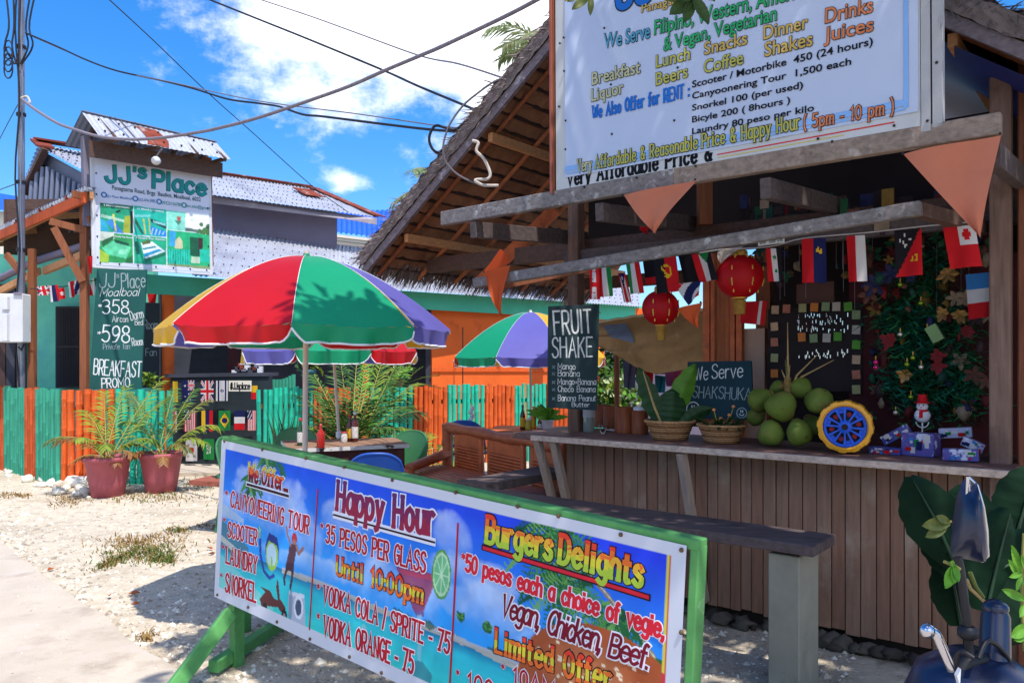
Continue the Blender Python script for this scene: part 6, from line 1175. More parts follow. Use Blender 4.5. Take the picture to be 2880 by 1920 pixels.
leafy('reddish cordyline at the foot of the dense palm', P(1165, 1300, 8.9), .16, 120, [l_br, l_ol, M('crimson_leaf', lin(140, 40, 60), .5, .3, 9, 0)], .14, name='cordyline', seed=25, sq=(1, .8, .6), up=.8)
def broad(mb, base, d, ln, w, mat, droop=.3, up=Z, fold=.15, n=10, nz=0, rib=1):
    d = d.normalized(); sd = d.cross(up).normalized(); nn = sd.cross(d).normalized()
    mb.grid(lambda u, v: base + d * ln * v + sd * ((u - .5) * 2 * w * (math.sin(math.pi * min(1, v * .93 + .05)) ** .75)) * (1 + nz * noise.noise(V((v * 9, u * 3, 2)))) + nn * (fold * w * abs(u - .5) * 2 + .006 * rib * w / .1 * math.sin(v * 40)) - Z * droop * ln * v * v, 8, n * 2, mat)
bnl = thing('banana_plant', 'broad green leaves leaning over the fence behind the red hanging pot', 'plant', P(1150, 1085, 11.2)); mb = MB()
for (dx, dz, l) in ((.5, .7, .5), (.9, .5, .6), (.9, .15, .55), (.2, .9, .4)): broad(mb, P(1135, 1085, 11.2), V((dx, .1, dz)), l, .09, l_ol if dz < .4 else l_g, .25)
mb.build('leaves', bnl)
mb = MB()
for a, l, r in SMALL_PLANT: broad(mb, b5 + Z * .1, V((math.cos(a) * (1.6 - r), math.sin(a) * (1.6 - r), r + .3)), l, .028, [l_bg, l_yg, l_g][int(a * 10) % 3], .35, V((0, -1, .2)), .3, 6)
mb.build('leaves', pp)
# tan tarpaulin slung like a hammock and washing behind the bar
m_tan_c = M('tan_tarpaulin', lin(176, 138, 92), .7, .2, 2.5, .3, .2, trans=.15, dirt=[(lin(126, 96, 60), .52, 2.2, .25), (lin(200, 170, 120), .62, 4, .15)])
mb = MB(); a, b, c, d = P(1640, 915, 7.6), P(2060, 868, 6.6), P(2010, 1020, 6.3), P(1672, 965, 7.3)
def tq(u, v):
    q = bil(a, b, c, d)(u, v); s = math.sin(math.pi * u) ; return q + V((0, -.25, 0)) * math.sin(math.pi * v) * s - Z * .16 * s * v + Z * .03 * s * (1 - v) + V((0, -.03, .015)) * math.sin(v * 12 + u * 10 + 2 * noise.noise(V((u * 4, v * 2, 1)))) * v + V((0, -.018, .008)) * noise.noise(V((u * 18 + v * 12, v * 5, 4)))
mb.grid(tq, 50, 26, m_tan_c); tp = thing('tarpaulin', 'tan tarpaulin slung like a hammock behind the red lanterns', 'tarpaulin', P(1800, 950, 7)); mb.build('sheet', tp)
mb = MB(); mb.tube([tq(i / 20, 0) for i in range(21)], .014, M('tarp_hem', lin(206, 196, 160), .8, .1, 9, .1), 6); mb.build('hem', tp)
mb = MB(); mb.grid(lambda u, v: tq(.13 + .17 * u + .04 * v, .12 + .42 * v) + V((0, -.02, 0)), 10, 8, M('grey_patch', lin(120, 132, 150), .7, .15, 9, .1)); mb.build('patch', tp)
cl_g = 'washing on the line under the tarpaulin'
for px0, px1, y0, y1, col, lab in ((1786, 1838, 1008, 1076, (196, 34, 32), 'red shirt on the washing line under the tarpaulin'), (1836, 1876, 1012, 1052, (120, 104, 124), 'grey cloth beside the red shirt on the line'), (1870, 1926, 1020, 1086, (206, 92, 130), 'pink towel on the washing line beside the basket leaf'), (1842, 1872, 1054, 1104, (24, 112, 130), 'teal cloth hanging below the grey one'), (1752, 1788, 1004, 1090, (78, 76, 92), 'dark grey garment at the near end of the washing line')):
    m = M('cloth_%d_%d_%d' % col, lin(*col), .85, .15, 5, .1, .1); mb = MB(); fn = bil(P(px0, y0, 8.4), P(px1, y0 + 4, 8.2), P(px1 - 3, y1, 8.2), P(px0 + 4, y1, 8.4)); mb.grid(lambda u, v: fn(u, v) + V((0, .03, 0)) * math.sin(u * 9 + v * 3), 12, 8, m)
    tag(mb.build('washing'), lab, 'clothes', cl_g)
mb = MB(); mb.tube([P(1740, 1003, 8.5), P(1930, 1020, 8.15)], .005, m_cable, 5); p = P(1735, 1130, 8.5); mb.tube([V((p.x, p.y, 0)), P(1735, 950, 8.5)], .03, m_brown, 8); p = P(1985, 1130, 8.1); mb.tube([V((p.x, p.y, 0)), P(1985, 950, 8.1)], .03, m_brown, 8); tag(mb.build('washing_line'), 'washing line between two thin brown poles under the tarpaulin', 'line')
mb = MB(); slab(mb, [P(1700, 960, 11.8), P(2150, 960, 11.0), P(2150, 1260, 11.0), P(1700, 1260, 11.8)], .1, m_lav); tag(mb.build('yard_wall'), 'grey cement yard wall behind the washing', 'wall')
# ------------------------------------------------------------------ flags
FC = {}
def fc(k):
    if k not in FC:
        c = {'R': (204, 28, 36), 'W': (214, 208, 208), 'G': (34, 128, 64), 'B': (40, 70, 170), 'K': (30, 28, 34), 'Y': (226, 178, 40), 'N': (32, 36, 84), 'L': (60, 130, 200), 'O': (226, 120, 40)}[k]
        FC[k] = M('flag_' + k, lin(*c), .75, .06, 9, .05, .15, trans=.22)
    return FC[k]
def star(u, v, cu, cv, r, asp=1.4, n=5, inner=.42):
    dx, dy = (u - cu), (v - cv) * asp; d = math.hypot(dx, dy)
    if d > r: return False
    a = math.atan2(dx, -dy) % (2 * math.pi / n); a = min(a, 2 * math.pi / n - a) / (math.pi / n); return d < r * (1 - a * (1 - inner))
def hs(*c): return lambda u, v: c[min(len(c) - 1, int(v * len(c)))]
def vs_(*c): return lambda u, v: c[min(len(c) - 1, int(u * len(c)))]
def jack(u, v, s=1):
    du, dv = u - .5, v - .5
    if abs(du) < .09 or abs(dv) < .07: return 'R'
    if abs(du) < .17 or abs(dv) < .12: return 'W'
    if abs(abs(du) - abs(dv)) < .035: return 'R'
    if abs(abs(du) - abs(dv)) < .11: return 'W'
    return 'N'
def aus(u, v):
    if u > .5 and v < .48: return jack((u - .5) / .5, v / .48)
    return 'W' if star(u, v, .28, .26, .10) or any(star(u, v, a, b, .055) for a, b in ((.6, .62), (.3, .76), (.82, .74), (.68, .88), (.5, .95))) else 'N'
def isr(u, v):
    if .12 < u < .26 or .74 < u < .88: return 'N'
    d = math.hypot(u - .5, (v - .5) * 1.6); return 'N' if .07 < d < .13 else 'W'
def bra(u, v):
    if math.hypot(u - .5, (v - .5) * 1.6) < .24: return 'N'
    return 'Y' if abs(u - .5) / .38 + abs(v - .5) / .38 < 1 else 'G'
def usa(u, v):
    if u < .55 and v < .45: return 'W' if (int(u * 12) + int(v * 14)) % 4 == 0 else 'N'
    return 'R' if int(u * 11) % 2 == 0 else 'W'
def kor(u, v):
    d = math.hypot(u - .5, (v - .5) * 1.7)
    if d < .25: return 'R' if u > .5 + .08 * math.sin((v - .5) * 14) else 'N'
    return 'K' if any(abs(u - a) < .1 and abs(v - b) < .055 and int((u + v) * 26) % 2 for a, b in ((.25, .26), (.75, .26), (.25, .78), (.75, .78))) else 'W'
def sau(u, v): return 'W' if (.25 < u < .5 and .28 < v < .75 and noise.noise(V((u * 26, v * 16, 1))) > 0) or (.6 < u < .66 and .35 < v < .7) else 'G'
def ang(u, v):
    d = math.hypot(u - .52, (v - .42) * 1.3)
    if .17 < d < .23 and u > .42 or (abs((u - .45) - (v - .42)) < .05 and d < .25): return 'Y'
    return 'K' if u < .5 else 'R'
def syr(u, v): return ('R' if u < .36 else 'K' if u > .68 else ('G' if star(u, v, .52, .28, .12) or star(u, v, .52, .68, .12) else 'W'))
def lie(u, v): return 'Y' if math.hypot(u - .72, (v - .28) * 1.5) < .13 and noise.noise(V((u * 14, v * 14, 3))) > -.25 else ('R' if u < .5 else 'N')
def png_(u, v):
    if v > 1 - u * 1.05: return 'Y' if math.hypot(u - .7, (v - .62) * 1.7) < .15 and noise.noise(V((u * 12, v * 12, 5))) > -.1 else 'R'
    return 'W' if any(star(u, v, a, b, .05) for a, b in ((.36, .12), (.2, .24), (.55, .22), (.38, .34), (.3, .28))) else 'K'
def ton(u, v):
    if u > .42 and v < .46: return 'R' if (abs(u - .7) < .07 and .06 < v < .36) or (abs(v - .21) < .05 and .55 < u < .86) else 'W'
    return 'R'
def pri(u, v):
    if v < .5 and abs(u - .5) < .36 * (1 - v * 1.9): return 'W' if star(u, v, .5, .17, .12) else 'N'
    return 'R' if int(u * 5) % 2 == 0 else 'W'
def sud(u, v):
    if v < .35 and abs(u - .62) < .3 * (1 - v * 2.8): return 'G'
    return ('R', 'W', 'K')[min(2, int(u * 3))]
def tib(u, v): return 'W' if .35 < u < .72 and not (.45 < v < .6) and noise.noise(V((u * 8, v * 12, 2))) > -.4 else 'R'
def tha(u, v): return ('R', 'W', 'N', 'N', 'W', 'R')[min(5, int((u * .5 + v * .5) * 6))]
def flag(label, tl, tr, br, bl, D, fn, group, b=None, nu=18, nv=26, wave=.012, plane=None):
    if plane: q = [P(x, y, D0) for (x, y), D0 in zip((tl, tr, br, bl), plane)]
    elif b is not None: q = [SP(x, y, b) for x, y in (tl, tr, br, bl)]
    else: q = [P(x, y, D) for x, y in (tl, tr, br, bl)]
    f = bil(*q); n = (q[1] - q[0]).cross(q[3] - q[0]).normalized(); ph = random.Random(label).uniform(0, 6); mb = MB()
    mb.grid(lambda u, v: f(u, v) + n * wave * (math.sin(u * 6 + ph + v * 1.5) * (.3 + .7 * v)), nu, nv, None, True, lambda u, v: fc(fn(u, v)))
    tag(mb.build('flag'), label, 'flag', group)
def fr_(label, x0, y0, x1, y1, fn, skew=0, b=-.02, dy=0): flag(label, (x0, y0), (x1, y0 - dy), (x1 + skew, y1 - dy), (x0 + skew, y1), 0, fn, 'small flags strung under the lower rail', b)
fr_('red flag with a worn white band hanging next to the bar post', 1656, 752, 1684, 842, tib, 2); fr_('red white and green flag with a green right edge beside the banded red flag', 1680, 748, 1716, 836, lambda u, v: ('R', 'W', 'G')[min(2, int(u * 3))], 8, 0.0, 4)
fr_('narrow star and stripes flag with white star on a blue triangle', 1737, 768, 1758, 850, pri, 18, .03); fr_('green white and red flag hanging over the nearer lantern', 1758, 734, 1796, 828, vs_('G', 'W', 'R'), 14, -.02, 5)
fr_('black cloth flag behind the nearer lantern', 1808, 730, 1858, 800, lambda u, v: 'K' if v < .75 else 'R', 8, .05, 6); fr_('black and red flag with a yellow emblem above the nearer lantern', 1836, 724, 1900, 826, ang, 12, -.03, 8)
fr_('black flag hanging between the emblem flag and the striped one', 1906, 718, 1952, 795, hs('K'), 18, .03, 6); fr_('red white and black flag with a green triangle at its top', 1946, 716, 1998, 794, sud, 22, -.02, 8)
fr_('red white and black flag with two green stars beside the larger lantern', 2154, 700, 2196, 792, syr, 8, -.02, 3); fr_('red and navy flag with a small yellow crown', 2254, 672, 2322, 796, lie, 2, -.02, 2)
fr_('red and white flag in two upright halves', 2380, 664, 2432, 793, vs_('R', 'W'), 6, -.02, 3); fr_('black and red diagonal flag with white stars and a yellow bird shape', 2516, 648, 2592, 779, png_, 4, -.0, 6)
fr_('red flag with a red cross on its white corner beside the brown end post', 2652, 640, 2742, 756, ton, 20, -.02, 8); flag('blue white and red striped flag in the shade behind the end post', (2716, 772), (2790, 765), (2790, 890), (2724, 898), 0, hs('L', 'W', 'R'), 'small flags strung under the lower rail', .35)
flag('diagonally striped red white and blue flag hung crooked between the lanterns', (1896, 800), (1972, 790), (1965, 830), (1935, 858), 0, tha, 'small flags strung under the lower rail', -.03)
flag('red flag with a pale stripe in the shade under the larger lantern', (2084, 848), (2158, 846), (2148, 914), (2080, 908), 0, lambda u, v: 'W' if .74 < u < .86 else 'R', 'small flags strung under the lower rail', .6)
mb = MB(); mb.tube(smooth_path([SP(x, y, -.01) for x, y in ((1650, 752), (1760, 732), (1900, 716), (2000, 704), (2160, 694), (2260, 670), (2440, 654), (2600, 636), (2760, 622))], 4), .003, M('flag_cord', lin(190, 180, 176), .8, .1, 9, 0), 5); tag(mb.build('bunting_cord'), 'thin pale cord carrying the flags under the lower rail', 'cord')
for px0, px1, y, lab, tx in ((1966, 2032, 712, 'white paper slip with hand lettering clipped on the flag cord near the larger lantern', 'namaste'), (2132, 2206, 692, 'white paper slip with small writing above the two star flag', 'we serve')):
    rt = thing('paper_slip', lab, 'paper', SP(px0, y, -.05)); q = [SP(px0, y, -.05), SP(px1, y - 10, -.05), SP(px1, y - 28, -.05), SP(px0, y - 18, -.05)]; mb = MB(); mb.prism(q, W * .003, M('paper', lin(206, 200, 190), .9, .06, 9, 0)); mb.build('sheet', rt); pl = Plane(q[0], q[1] - q[0], Z); mb = MB(); write(mb, pl, tx, (px0 + 5, y - 5), (px1 - 5, y - 14), 0, [(.12, .002, i_dk)], ptop=(px0 + 5, y - 15)); mb.build('lettering', rt)
for px3, lab in ((((2020, 706), (2092, 690), (2030, 742)), 'white paper pennant hanging left of the larger lantern top'), (((1830, 620), (1862, 612), (1846, 660)), 'pale paper pennant tucked behind the upper rail')): pennant(px3, .02 if px3[0][0] > 1900 else .3, M('white_pennant', lin(196, 186, 178), .85, .05, 9, .05, .1, trans=.3), lab)
pennant(((1798, 640), (1835, 632), (1822, 660)), .3, fc('R'), 'red pennant tip in the shade beside the pale paper one')
# flags on the black bar front
def ff(label, x0, y0, x1, y1, fn): flag(label, (x0, y0), (x1, y0), (x1, y1), (x0, y1), 11.2, fn, 'small flags pinned on the black bar front', None, 22, 30, .008, [11.25 - .00035 * (x - 480) * 1.0 for x in (x0, x1, x1, x0)])
ff('navy flag with white stars and a small union cross on the black bar front', 510, 1069, 547, 1130, aus); ff('red white and blue union cross flag on the black bar front', 565, 1070, 601, 1130, jack); ff('white flag with navy stripes and a hexagonal star on the bar front', 608, 1070, 641, 1127, isr); ff('half hidden yellow flag beside the orange post on the bar front', 486, 1072, 500, 1131, hs('Y')); ff('yellow and red flag at the fence end of the top row', 706, 1084, 724, 1122, hs('Y', 'R')); 
ff('red and white flag behind the palm tips in the middle row', 486, 1154, 498, 1213, vs_('R', 'W')); ff('striped flag with a starred navy corner behind the palm tips', 518, 1154, 551, 1213, lambda u, v: usa(u, v)); ff('yellow navy and red flag in upright bands in the middle row', 567, 1154, 599, 1213, vs_('Y', 'N', 'R')); ff('green flag with a yellow diamond and dark disc', 615, 1154, 648, 1210, bra); ff('navy white and red flag in level bands in the middle row', 659, 1154, 689, 1208, hs('N', 'W', 'R')); ff('striped flag with a navy corner beside the turquoise fence panel', 696, 1154, 720, 1210, usa)
ff('yellow and red flag low beside the second palm pot', 486, 1242, 510, 1272, vs_('G', 'Y', 'R')); ff('white flag with a red and navy disc and dark bars', 522, 1235, 554, 1296, kor); ff('green flag with white script in the bottom row', 572, 1234, 602, 1292, sau); ff('light blue flag touching the banner corner in the bottom row', 612, 1236, 622, 1290, hs('L'))
rt = thing('name_sign', 'small white sign with a hashtag in black letters on the bar front', 'sign', P(675, 1100, 11.1)); q = [P(643, 1100, 11.15), P(707, 1100, 11.13), P(707, 1070, 11.13), P(643, 1070, 11.15)]; mb = MB(); mb.prism(q, V((0, .012, 0)), m_cream); mb.build('panel', rt, bevel=.004); pl = Plane(q[0], q[1] - q[0], Z); mb = MB(); write(mb, pl, '#JJsplace', (648, 1094), (703, 1094), 0, [(.15, .004, i_blk)], ptop=(648, 1076), gap=1.2); mb.build('lettering', rt)
# bunting under the teal house awning
for i, (x0, y0, x1, y1, f, lab) in enumerate(((102, 806, 140, 832, jack, 'crumpled red and white flag nearest the electric pole under the awning'), (138, 804, 162, 850, vs_('W', 'N', 'R'), 'blue white and red flag under the awning beside the crumpled one'), (164, 812, 180, 842, lambda u, v: 'W' if star(u, v, .5, .5, .3) else 'R', 'small red flag with a white star under the awning'), (190, 794, 204, 838, vs_('W', 'R'), 'white and red flag left of the thin bracket under the awning'), (204, 790, 224, 830, tha, 'striped flag by the brown post under the awning'), (246, 800, 262, 832, vs_('R', 'W'), 'red flag between the brown post and the price chalkboard'), (258, 784, 272, 820, vs_('W', 'G'), 'white and green flag touching the price chalkboard'))):
    flag(lab, (x0, y0), (x1, y0 - 4), (x1 + 6, y1 - 4), (x0 + 6, y1), 10.6, f, 'bunting under the teal house awning', None, 10, 12, .02)
mb = MB(); mb.tube([P(85, 812, 10.7), P(180, 806, 10.65), P(275, 786, 10.5)], .006, m_cable, 5); tag(mb.build('bunting_cord'), 'dark cord carrying the bunting under the teal house awning', 'cord')
mb = MB(); p = [P(246, 722, 10.0), P(258, 720, 10.0), P(256, 770, 10.0)]; mb.prism([p[0], p[1], p[2], P(250, 765, 10.0)], V((0, .02, 0)), fc('R')); tag(mb.build('pennant'), 'thin red cloth strip hanging beside the brown post above the price board', 'pennant')
mb = MB(); mb.prism([P(413, 815, 11.9), P(440, 818, 11.9), P(436, 850, 11.9), P(432, 873, 11.9), P(418, 850, 11.9)], V((0, .02, 0)), fc('R')); tag(mb.build('pennant'), 'red cloth pennant in the shade between price board and orange post', 'pennant')

# ------------------------------------------------------------------ red lanterns
m_lan = M('red_lantern_silk', lin(196, 14, 26), .5, .08, 3, .02, .3, trans=.35); m_gold = M('gold_lantern_trim', lin(190, 140, 50), .4, .2, 20, .1, .5, metal=.4); m_tass = M('ochre_tassel', lin(150, 110, 40), .8, .3, 40, .3)
def lantern(label, px, py, rx, ry, b):
    c = SP(px, py, b); k = c.y / F; R, H = rx * k, ry * k; root = thing('lantern', label, 'lantern', c, 'round red lanterns over the counter'); n = 40; mb = MB(); vs = []
    for i in range(15):
        t = math.pi * (.10 + .80 * i / 14)
        for j in range(n): w = 2 * math.pi * j / n; r = math.sin(t) * R * (1 + (.012 if j % 4 == 0 else -.008)); vs.append(c + V((r * math.cos(w), r * math.sin(w), H * math.cos(t))))
    mb.add(vs, [(i * n + j, (i + 1) * n + j, (i + 1) * n + (j + 1) % n, i * n + (j + 1) % n) for i in range(14) for j in range(n)], m_lan, True); mb.build('shade', root)
    mb = MB(); mb.lathe(c + Z * H * .93, [(R * .33, 0), (R * .34, .02), (R * .3, .03)], m_gold, 20); mb.lathe(c - Z * H * 1.02, [(R * .3, 0), (R * .34, .012), (R * .33, .025)], m_gold, 20)
    for w in (4.1, 5.0, 5.9):
        for t in (.5, .62, 1.25, 1.8, 1.95, 2.3): d = V((math.sin(t) * math.cos(w) * R, math.sin(t) * math.sin(w) * R, H * math.cos(t))); mb.box(c + d * 1.004, V((.003, 0, 0)), V((0, .003, 0)), V((0, 0, .012)), m_gold)
    mb.build('gold_trim', root)
    mb = MB(); mb.lathe(c - Z * (H * 1.02 + .085), [(R * .22, 0), (R * .27, .08)], m_tass, 20); mb.build('tassel', root); mb = MB(); mb.tube([c + Z * H * .95, V((c.x, c.y, 2.26))], .003, m_cable, 5); mb.build('hanger', root)
lantern('smaller red lantern hanging nearer the fruit shake board', 1858, 866, 52, 50, .1); lantern('larger red lantern hanging over the shakshuka board', 2080, 778, 66, 62, .1)

# ------------------------------------------------------------------ things on the counter
CZ = 1.072
def oc(px, py): return G(px, py, CZ)
gj = thing('glass_jar', 'tall glass jar with a grey lid band standing against the old bar post', 'jar', oc(1656, 1214)); b = gj.location.copy(); mb = MB(); mb.lathe(b, [(.038, 0), (.04, .005), (.04, .1)], M('clear_glass_jar', lin(120, 130, 124), .08, .1, 9, 0, .8), 18); mb.build('body', gj); mb = MB(); mb.lathe(b, [(.042, .1), (.042, .2), (.03, .21)], M('grey_lid_band', lin(150, 150, 156), .4, .1, 9, 0), 18); mb.build('lid', gj)
mb = MB(); mb.tube(smooth_path([oc(1680, 1180) + Z * .08, oc(1690, 1200) + Z * .06, oc(1708, 1190) + Z * .05, oc(1702, 1215) + Z * .006, oc(1690, 1216) + Z * .004, oc(1684, 1195) + Z * .03, oc(1700, 1210) + Z * .01, oc(1722, 1212) + Z * .01], 5), .004, M('white_cord', lin(206, 196, 186), .5, .05, 9, 0), 6); mb.bar(oc(1716, 1212) + Z * .01, oc(1730, 1214) + Z * .01, .014, .01, m_white); tag(mb.build('charging_cable'), 'white charging cable looped on the counter beside the bamboo cups', 'cable')
m_bcup = wood('bamboo_cup_wood', lin(142, 74, 40), 'z', rough=.5)
for i, (x, y, r, h, lab) in enumerate(((1694, 1200, 27, 62, 'brown bamboo tumbler half hidden behind the charging cable'), (1722, 1206, 26, 64, 'brown bamboo tumbler between the cable and the wide one'), (1756, 1216, 28, 72, 'wide brown bamboo tumbler in the middle of the row'), (1800, 1219, 24, 66, 'brown bamboo tumbler with a white lid next to the leafy basket'))):
    b = oc(x, y); k = b.y / F; rt = thing('bamboo_cup', lab, 'cup', b, 'bamboo tumblers on the counter'); mb = MB(); mb.lathe(b, [(r * k, 0), (r * k * 1.01, .01), (r * k * .98, h * k), (r * k * .84, h * k), (r * k * .82, h * k * .3)], m_bcup, 22); mb.build('body', rt)
    if i == 3: mb = MB(); mb.lathe(b + Z * h * k, [(r * k * .8, 0), (r * k * .8, .014), (r * k * .6, .022)], m_white, 20); mb.build('lid', rt)
m_wick = M('woven_straw', lin(176, 132, 92), .85, .35, 60, .6, .1, stretch=(1, 1, 2.2)); m_wick2 = M('woven_straw_dark', lin(136, 94, 62), .85, .3, 60, .5, .1)
def basket(label, px, py, rx, hh):
    b = oc(px, py); k = b.y / F; R, H = rx * k, hh * k; rt = thing('basket', label, 'basket', b, 'woven baskets on the counter'); mb = MB(); rows = 9
    mb.lathe(b, [(R * .62, .004), (R * .66, .006), (R * .93, H * .95), (R * .9, H * .95), (R * .6, .02)], m_wick2, 30)
    for j in range(rows):
        t = (j + .5) / rows; r = R * (.66 + .29 * t); pts = [b + V((r * math.cos(w) * (1 + .012 * math.sin(w * 18 + j * math.pi)), r * math.sin(w) * (1 + .012 * math.sin(w * 18 + j * math.pi)), H * t)) for w in [i * 2 * math.pi / 72 for i in range(73)]]; mb.tube(pts, H / rows * .5, m_wick if j % 3 else m_wick2, 5, False)
    for j in range(2): r = R * (.98 + .01 * j); mb.tube([b + V((r * math.cos(w), r * math.sin(w), H * (.97 + .03 * math.sin(w * 20 + j * 3.1)))) for w in [i * 2 * math.pi / 72 for i in range(73)]], .007, m_wick, 6, False)
    mb.build('weave', rt); return rt, b, R, H
rt, b, R, H = basket('woven basket holding upright banana leaf pieces behind the cups', 1884, 1234, 70, 52)
mb = MB(); l_ban = lf('banana_bright', (92, 140, 40)); broad(mb, b + Z * H * .8 + V((.0, .03, 0)), V((.35, .1, .8)), .46, .075, l_ban, .1, V((0, 1, .3)), .3, nz=.2); broad(mb, b + Z * H * .6 + V((-.05, .02, 0)), V((-.32, .05, .9)), .42, .06, l_dg, .05, V((0, 1, .3)), .2, nz=.4); broad(mb, b + Z * H * .6, V((.1, .1, .9)), .27, .10, l_dg, .1, V((0, 1, .2)), .3); broad(mb, b + Z * H * .6 + V((.06, 0, 0)), V((.6, .0, .6)), .3, .05, l_dg, .3, V((0, 1, .3)), .3); mb.tube([b + Z * H * .5 + V((-.04, -.02, 0)), b + Z * .2 + V((-.1, -.02, 0)), b + Z * .42 + V((-.17, -.02, 0))], [.006, .008, .003], M('dry_stalk', lin(170, 140, 90), .7, .2, 20, .1), 6); mb.tube([b + V((R * math.cos(w), R * math.sin(w), 0)) * .5 + Z * H * .9 for w in [i * .7 for i in range(10)]], .012, M('dry_grass_fill', lin(120, 116, 60), .9, .3, 40, .3), 6); mb.build('leaves', rt)
rt, b, R, H = basket('woven basket of dark flowering plants under the shakshuka board', 2030, 1243, 68, 50)
mb = MB(); random.seed(41)
for i in range(70):
    a = random.uniform(0, 6.28); d = V((math.cos(a), math.sin(a), random.uniform(-.15, .9))); q = b + Z * H * .92 + V((math.cos(a), math.sin(a), 0)) * R * random.uniform(.1, .8); l = random.uniform(.05, .12); w = d.cross(Z).normalized() * .012; mb.add([q - w * .4, q + w * .4, q + d * l * .5 + w, q + d * l - Z * .02, q + d * l * .5 - w], [(0, 1, 2, 4), (4, 2, 3)], random.choice([l_dg, l_dg, l_g]))
mb.build('leaves', rt); mb = MB()
for dx, h in ((-.02, .05), (.03, .07), (.055, .12), (-.06, .10)): mb.tube([b + Z * H * .9 + V((dx * .5, -.03, 0)), b + Z * (H * .9 + h) + V((dx, -.05, 0))], .003, m_stem, 5); mb.ball(b + Z * (H * .9 + h) + V((dx, -.05, 0)), .011, M('orange_bloom', lin(210, 130, 80), .7, .2, 30, .1), (1, 1, .8), 8)
mb.build('blossoms', rt)
mb = MB(); p = oc(1966, 1200); mb.box(p + Z * .10 + V((0, .05, 0)), U * .075, W * .05, Z * .008, M('lilac_plastic', lin(120, 116, 190), .4, .1, 9, 0)); mb.box(p + Z * .045 + V((0, .05, 0)), U * .05, W * .04, Z * .045, m_int); tag(mb.build('plastic_box'), 'flat lilac plastic lid on a dark box between the two baskets', 'box')
# green coconuts on one stalk
cc = thing('coconut_bunch', 'bunch of green coconuts on one stalk beside the toy wheel', 'coconuts', oc(2195, 1245)); m_coco = M('green_coconut', lin(98, 114, 46), .65, .25, 5, .25, .15, dirt=[(lin(150, 140, 76), .54, 6, .2), (lin(104, 72, 42), .57, 6, .12), (lin(70, 54, 36), .64, 22, .06)]); m_cocap = M('coconut_cap', lin(132, 104, 56), .8, .3, 30, .3)
top = SP(2215, 1080, .42); 
for i, (x, y, r, b) in enumerate(((2140, 1124, 33, .34), (2198, 1140, 41, .22), (2302, 1128, 38, .30), (2168, 1216, 34, .18), (2247, 1214, 37, .17), (2250, 1092, 28, .46), (2128, 1170, 26, .44), (2285, 1195, 28, .42), (2190, 1090, 24, .5))):
    c = SP(x, y, b); rr = r / F * c.y; c.z = max(c.z, CZ + rr * .98); mb = MB(); ax = (top - c).normalized(); a1 = ax.orthogonal().normalized(); a2 = ax.cross(a1); vs = []; n = 20
    for k in range(13):
        t = math.pi * k / 12
        for j in range(n): w = 2 * math.pi * j / n; tri = 1 + .07 * math.cos(3 * w + i) + .12 * noise.noise(V((math.cos(w) * 1.5, math.sin(w) * 1.5, t * 1.3 + i * 7))); q = math.sin(t) * tri * (1 + .16 * math.cos(t)) * (1 + .12 * math.sin(i * 3)); vs.append(c + (a1 * math.cos(w) * q + a2 * math.sin(w) * q) * rr - ax * math.cos(t) * rr * 1.1)
    mb.add(vs, [(k * n + j, (k + 1) * n + j, (k + 1) * n + (j + 1) % n, k * n + (j + 1) % n) for k in range(12) for j in range(n)], m_coco, True); nut = mb.build('coconut', cc)
    mb = MB(); mb.lathe(c + ax * rr * 1.02, [(rr * .42, 0), (rr * .36, rr * .1), (rr * .12, rr * .18)], m_cocap, 10, ax); mb.build('cap', nut)
mb = MB(); random.seed(6)
for dx, dz, l in ((-.02, 1, .16), (.0, 1, .36), (.5, .5, .34), (.65, .35, .40), (-.3, .7, .12), (.1, .8, .14)): mb.tube([top - Z * .1, top + V((dx * .3, -.02, dz * .3)) * l, top + U * dx * l + Z * dz * l], [.012, .006, .002], M('dry_stalk', lin(170, 140, 90), .7, .2, 20, .1), 6)
mb.tube([top - Z * .2, top + Z * .04], [.03, .02], m_cocap, 8); broad(mb, top, V((-.1, 0, 1)), .16, .018, l_ol, .1); mb.build('stalk', cc)
# toy wheel
wc = SP(2377, 1204, .13); wr_ = 72 / F * wc.y; wc.z = CZ + wr_ + .006; tw = thing('toy_wheel', 'blue and yellow plastic wheel standing on the counter edge beside the coconuts', 'wheel', V((wc.x, wc.y, CZ)))
wax = (V((0, 0, EYE)) - wc); wax.z = 0; wax = (wax.normalized() * .8 - W * .2).normalized(); wa = wax.cross(Z).normalized(); m_wy = M('yellow_plastic', lin(226, 158, 40), .4, .08, 5, .03, .4); m_wb = M('blue_plastic', lin(26, 86, 206), .4, .08, 5, .03, .4); m_wr = M('red_plastic', lin(190, 34, 40), .45, .08, 5, .03)
def wq(r, a, h): return wc + (wa * math.cos(a) + Z * math.sin(a)) * r + wax * h
mb = MB(); n = 96; prof = [(.80, -.05), (.80, .035), (.86, .045), (.97, .04), (1.0, .02), (1.0, -.05)]
vs = [wq(wr_ * r * (1 + (.035 if (j // 4) % 2 == 0 and r > .9 else 0)), 2 * math.pi * j / n, h) for r, h in prof for j in range(n)]
mb.add(vs, [(i * n + j, i * n + (j + 1) % n, (i + 1) * n + (j + 1) % n, (i + 1) * n + j) for i in range(len(prof) - 1) for j in range(n)], m_wy); mb.build('tyre', tw)
mb = MB(); mb.prism([wq(wr_ * .79, 2 * math.pi * j / 40, -.03) for j in range(40)], wax * .02, m_dark); mb.build('back_plate', tw)
mb = MB(); mb.lathe(wc, [(wr_ * .80, .0), (wr_ * .80, .03), (wr_ * .68, .03), (wr_ * .68, .0)], m_wb, 40, wax, False); mb.lathe(wc, [(wr_ * .1, .03), (wr_ * .26, .03), (wr_ * .26, -.01)], m_wb, 24, wax, False)
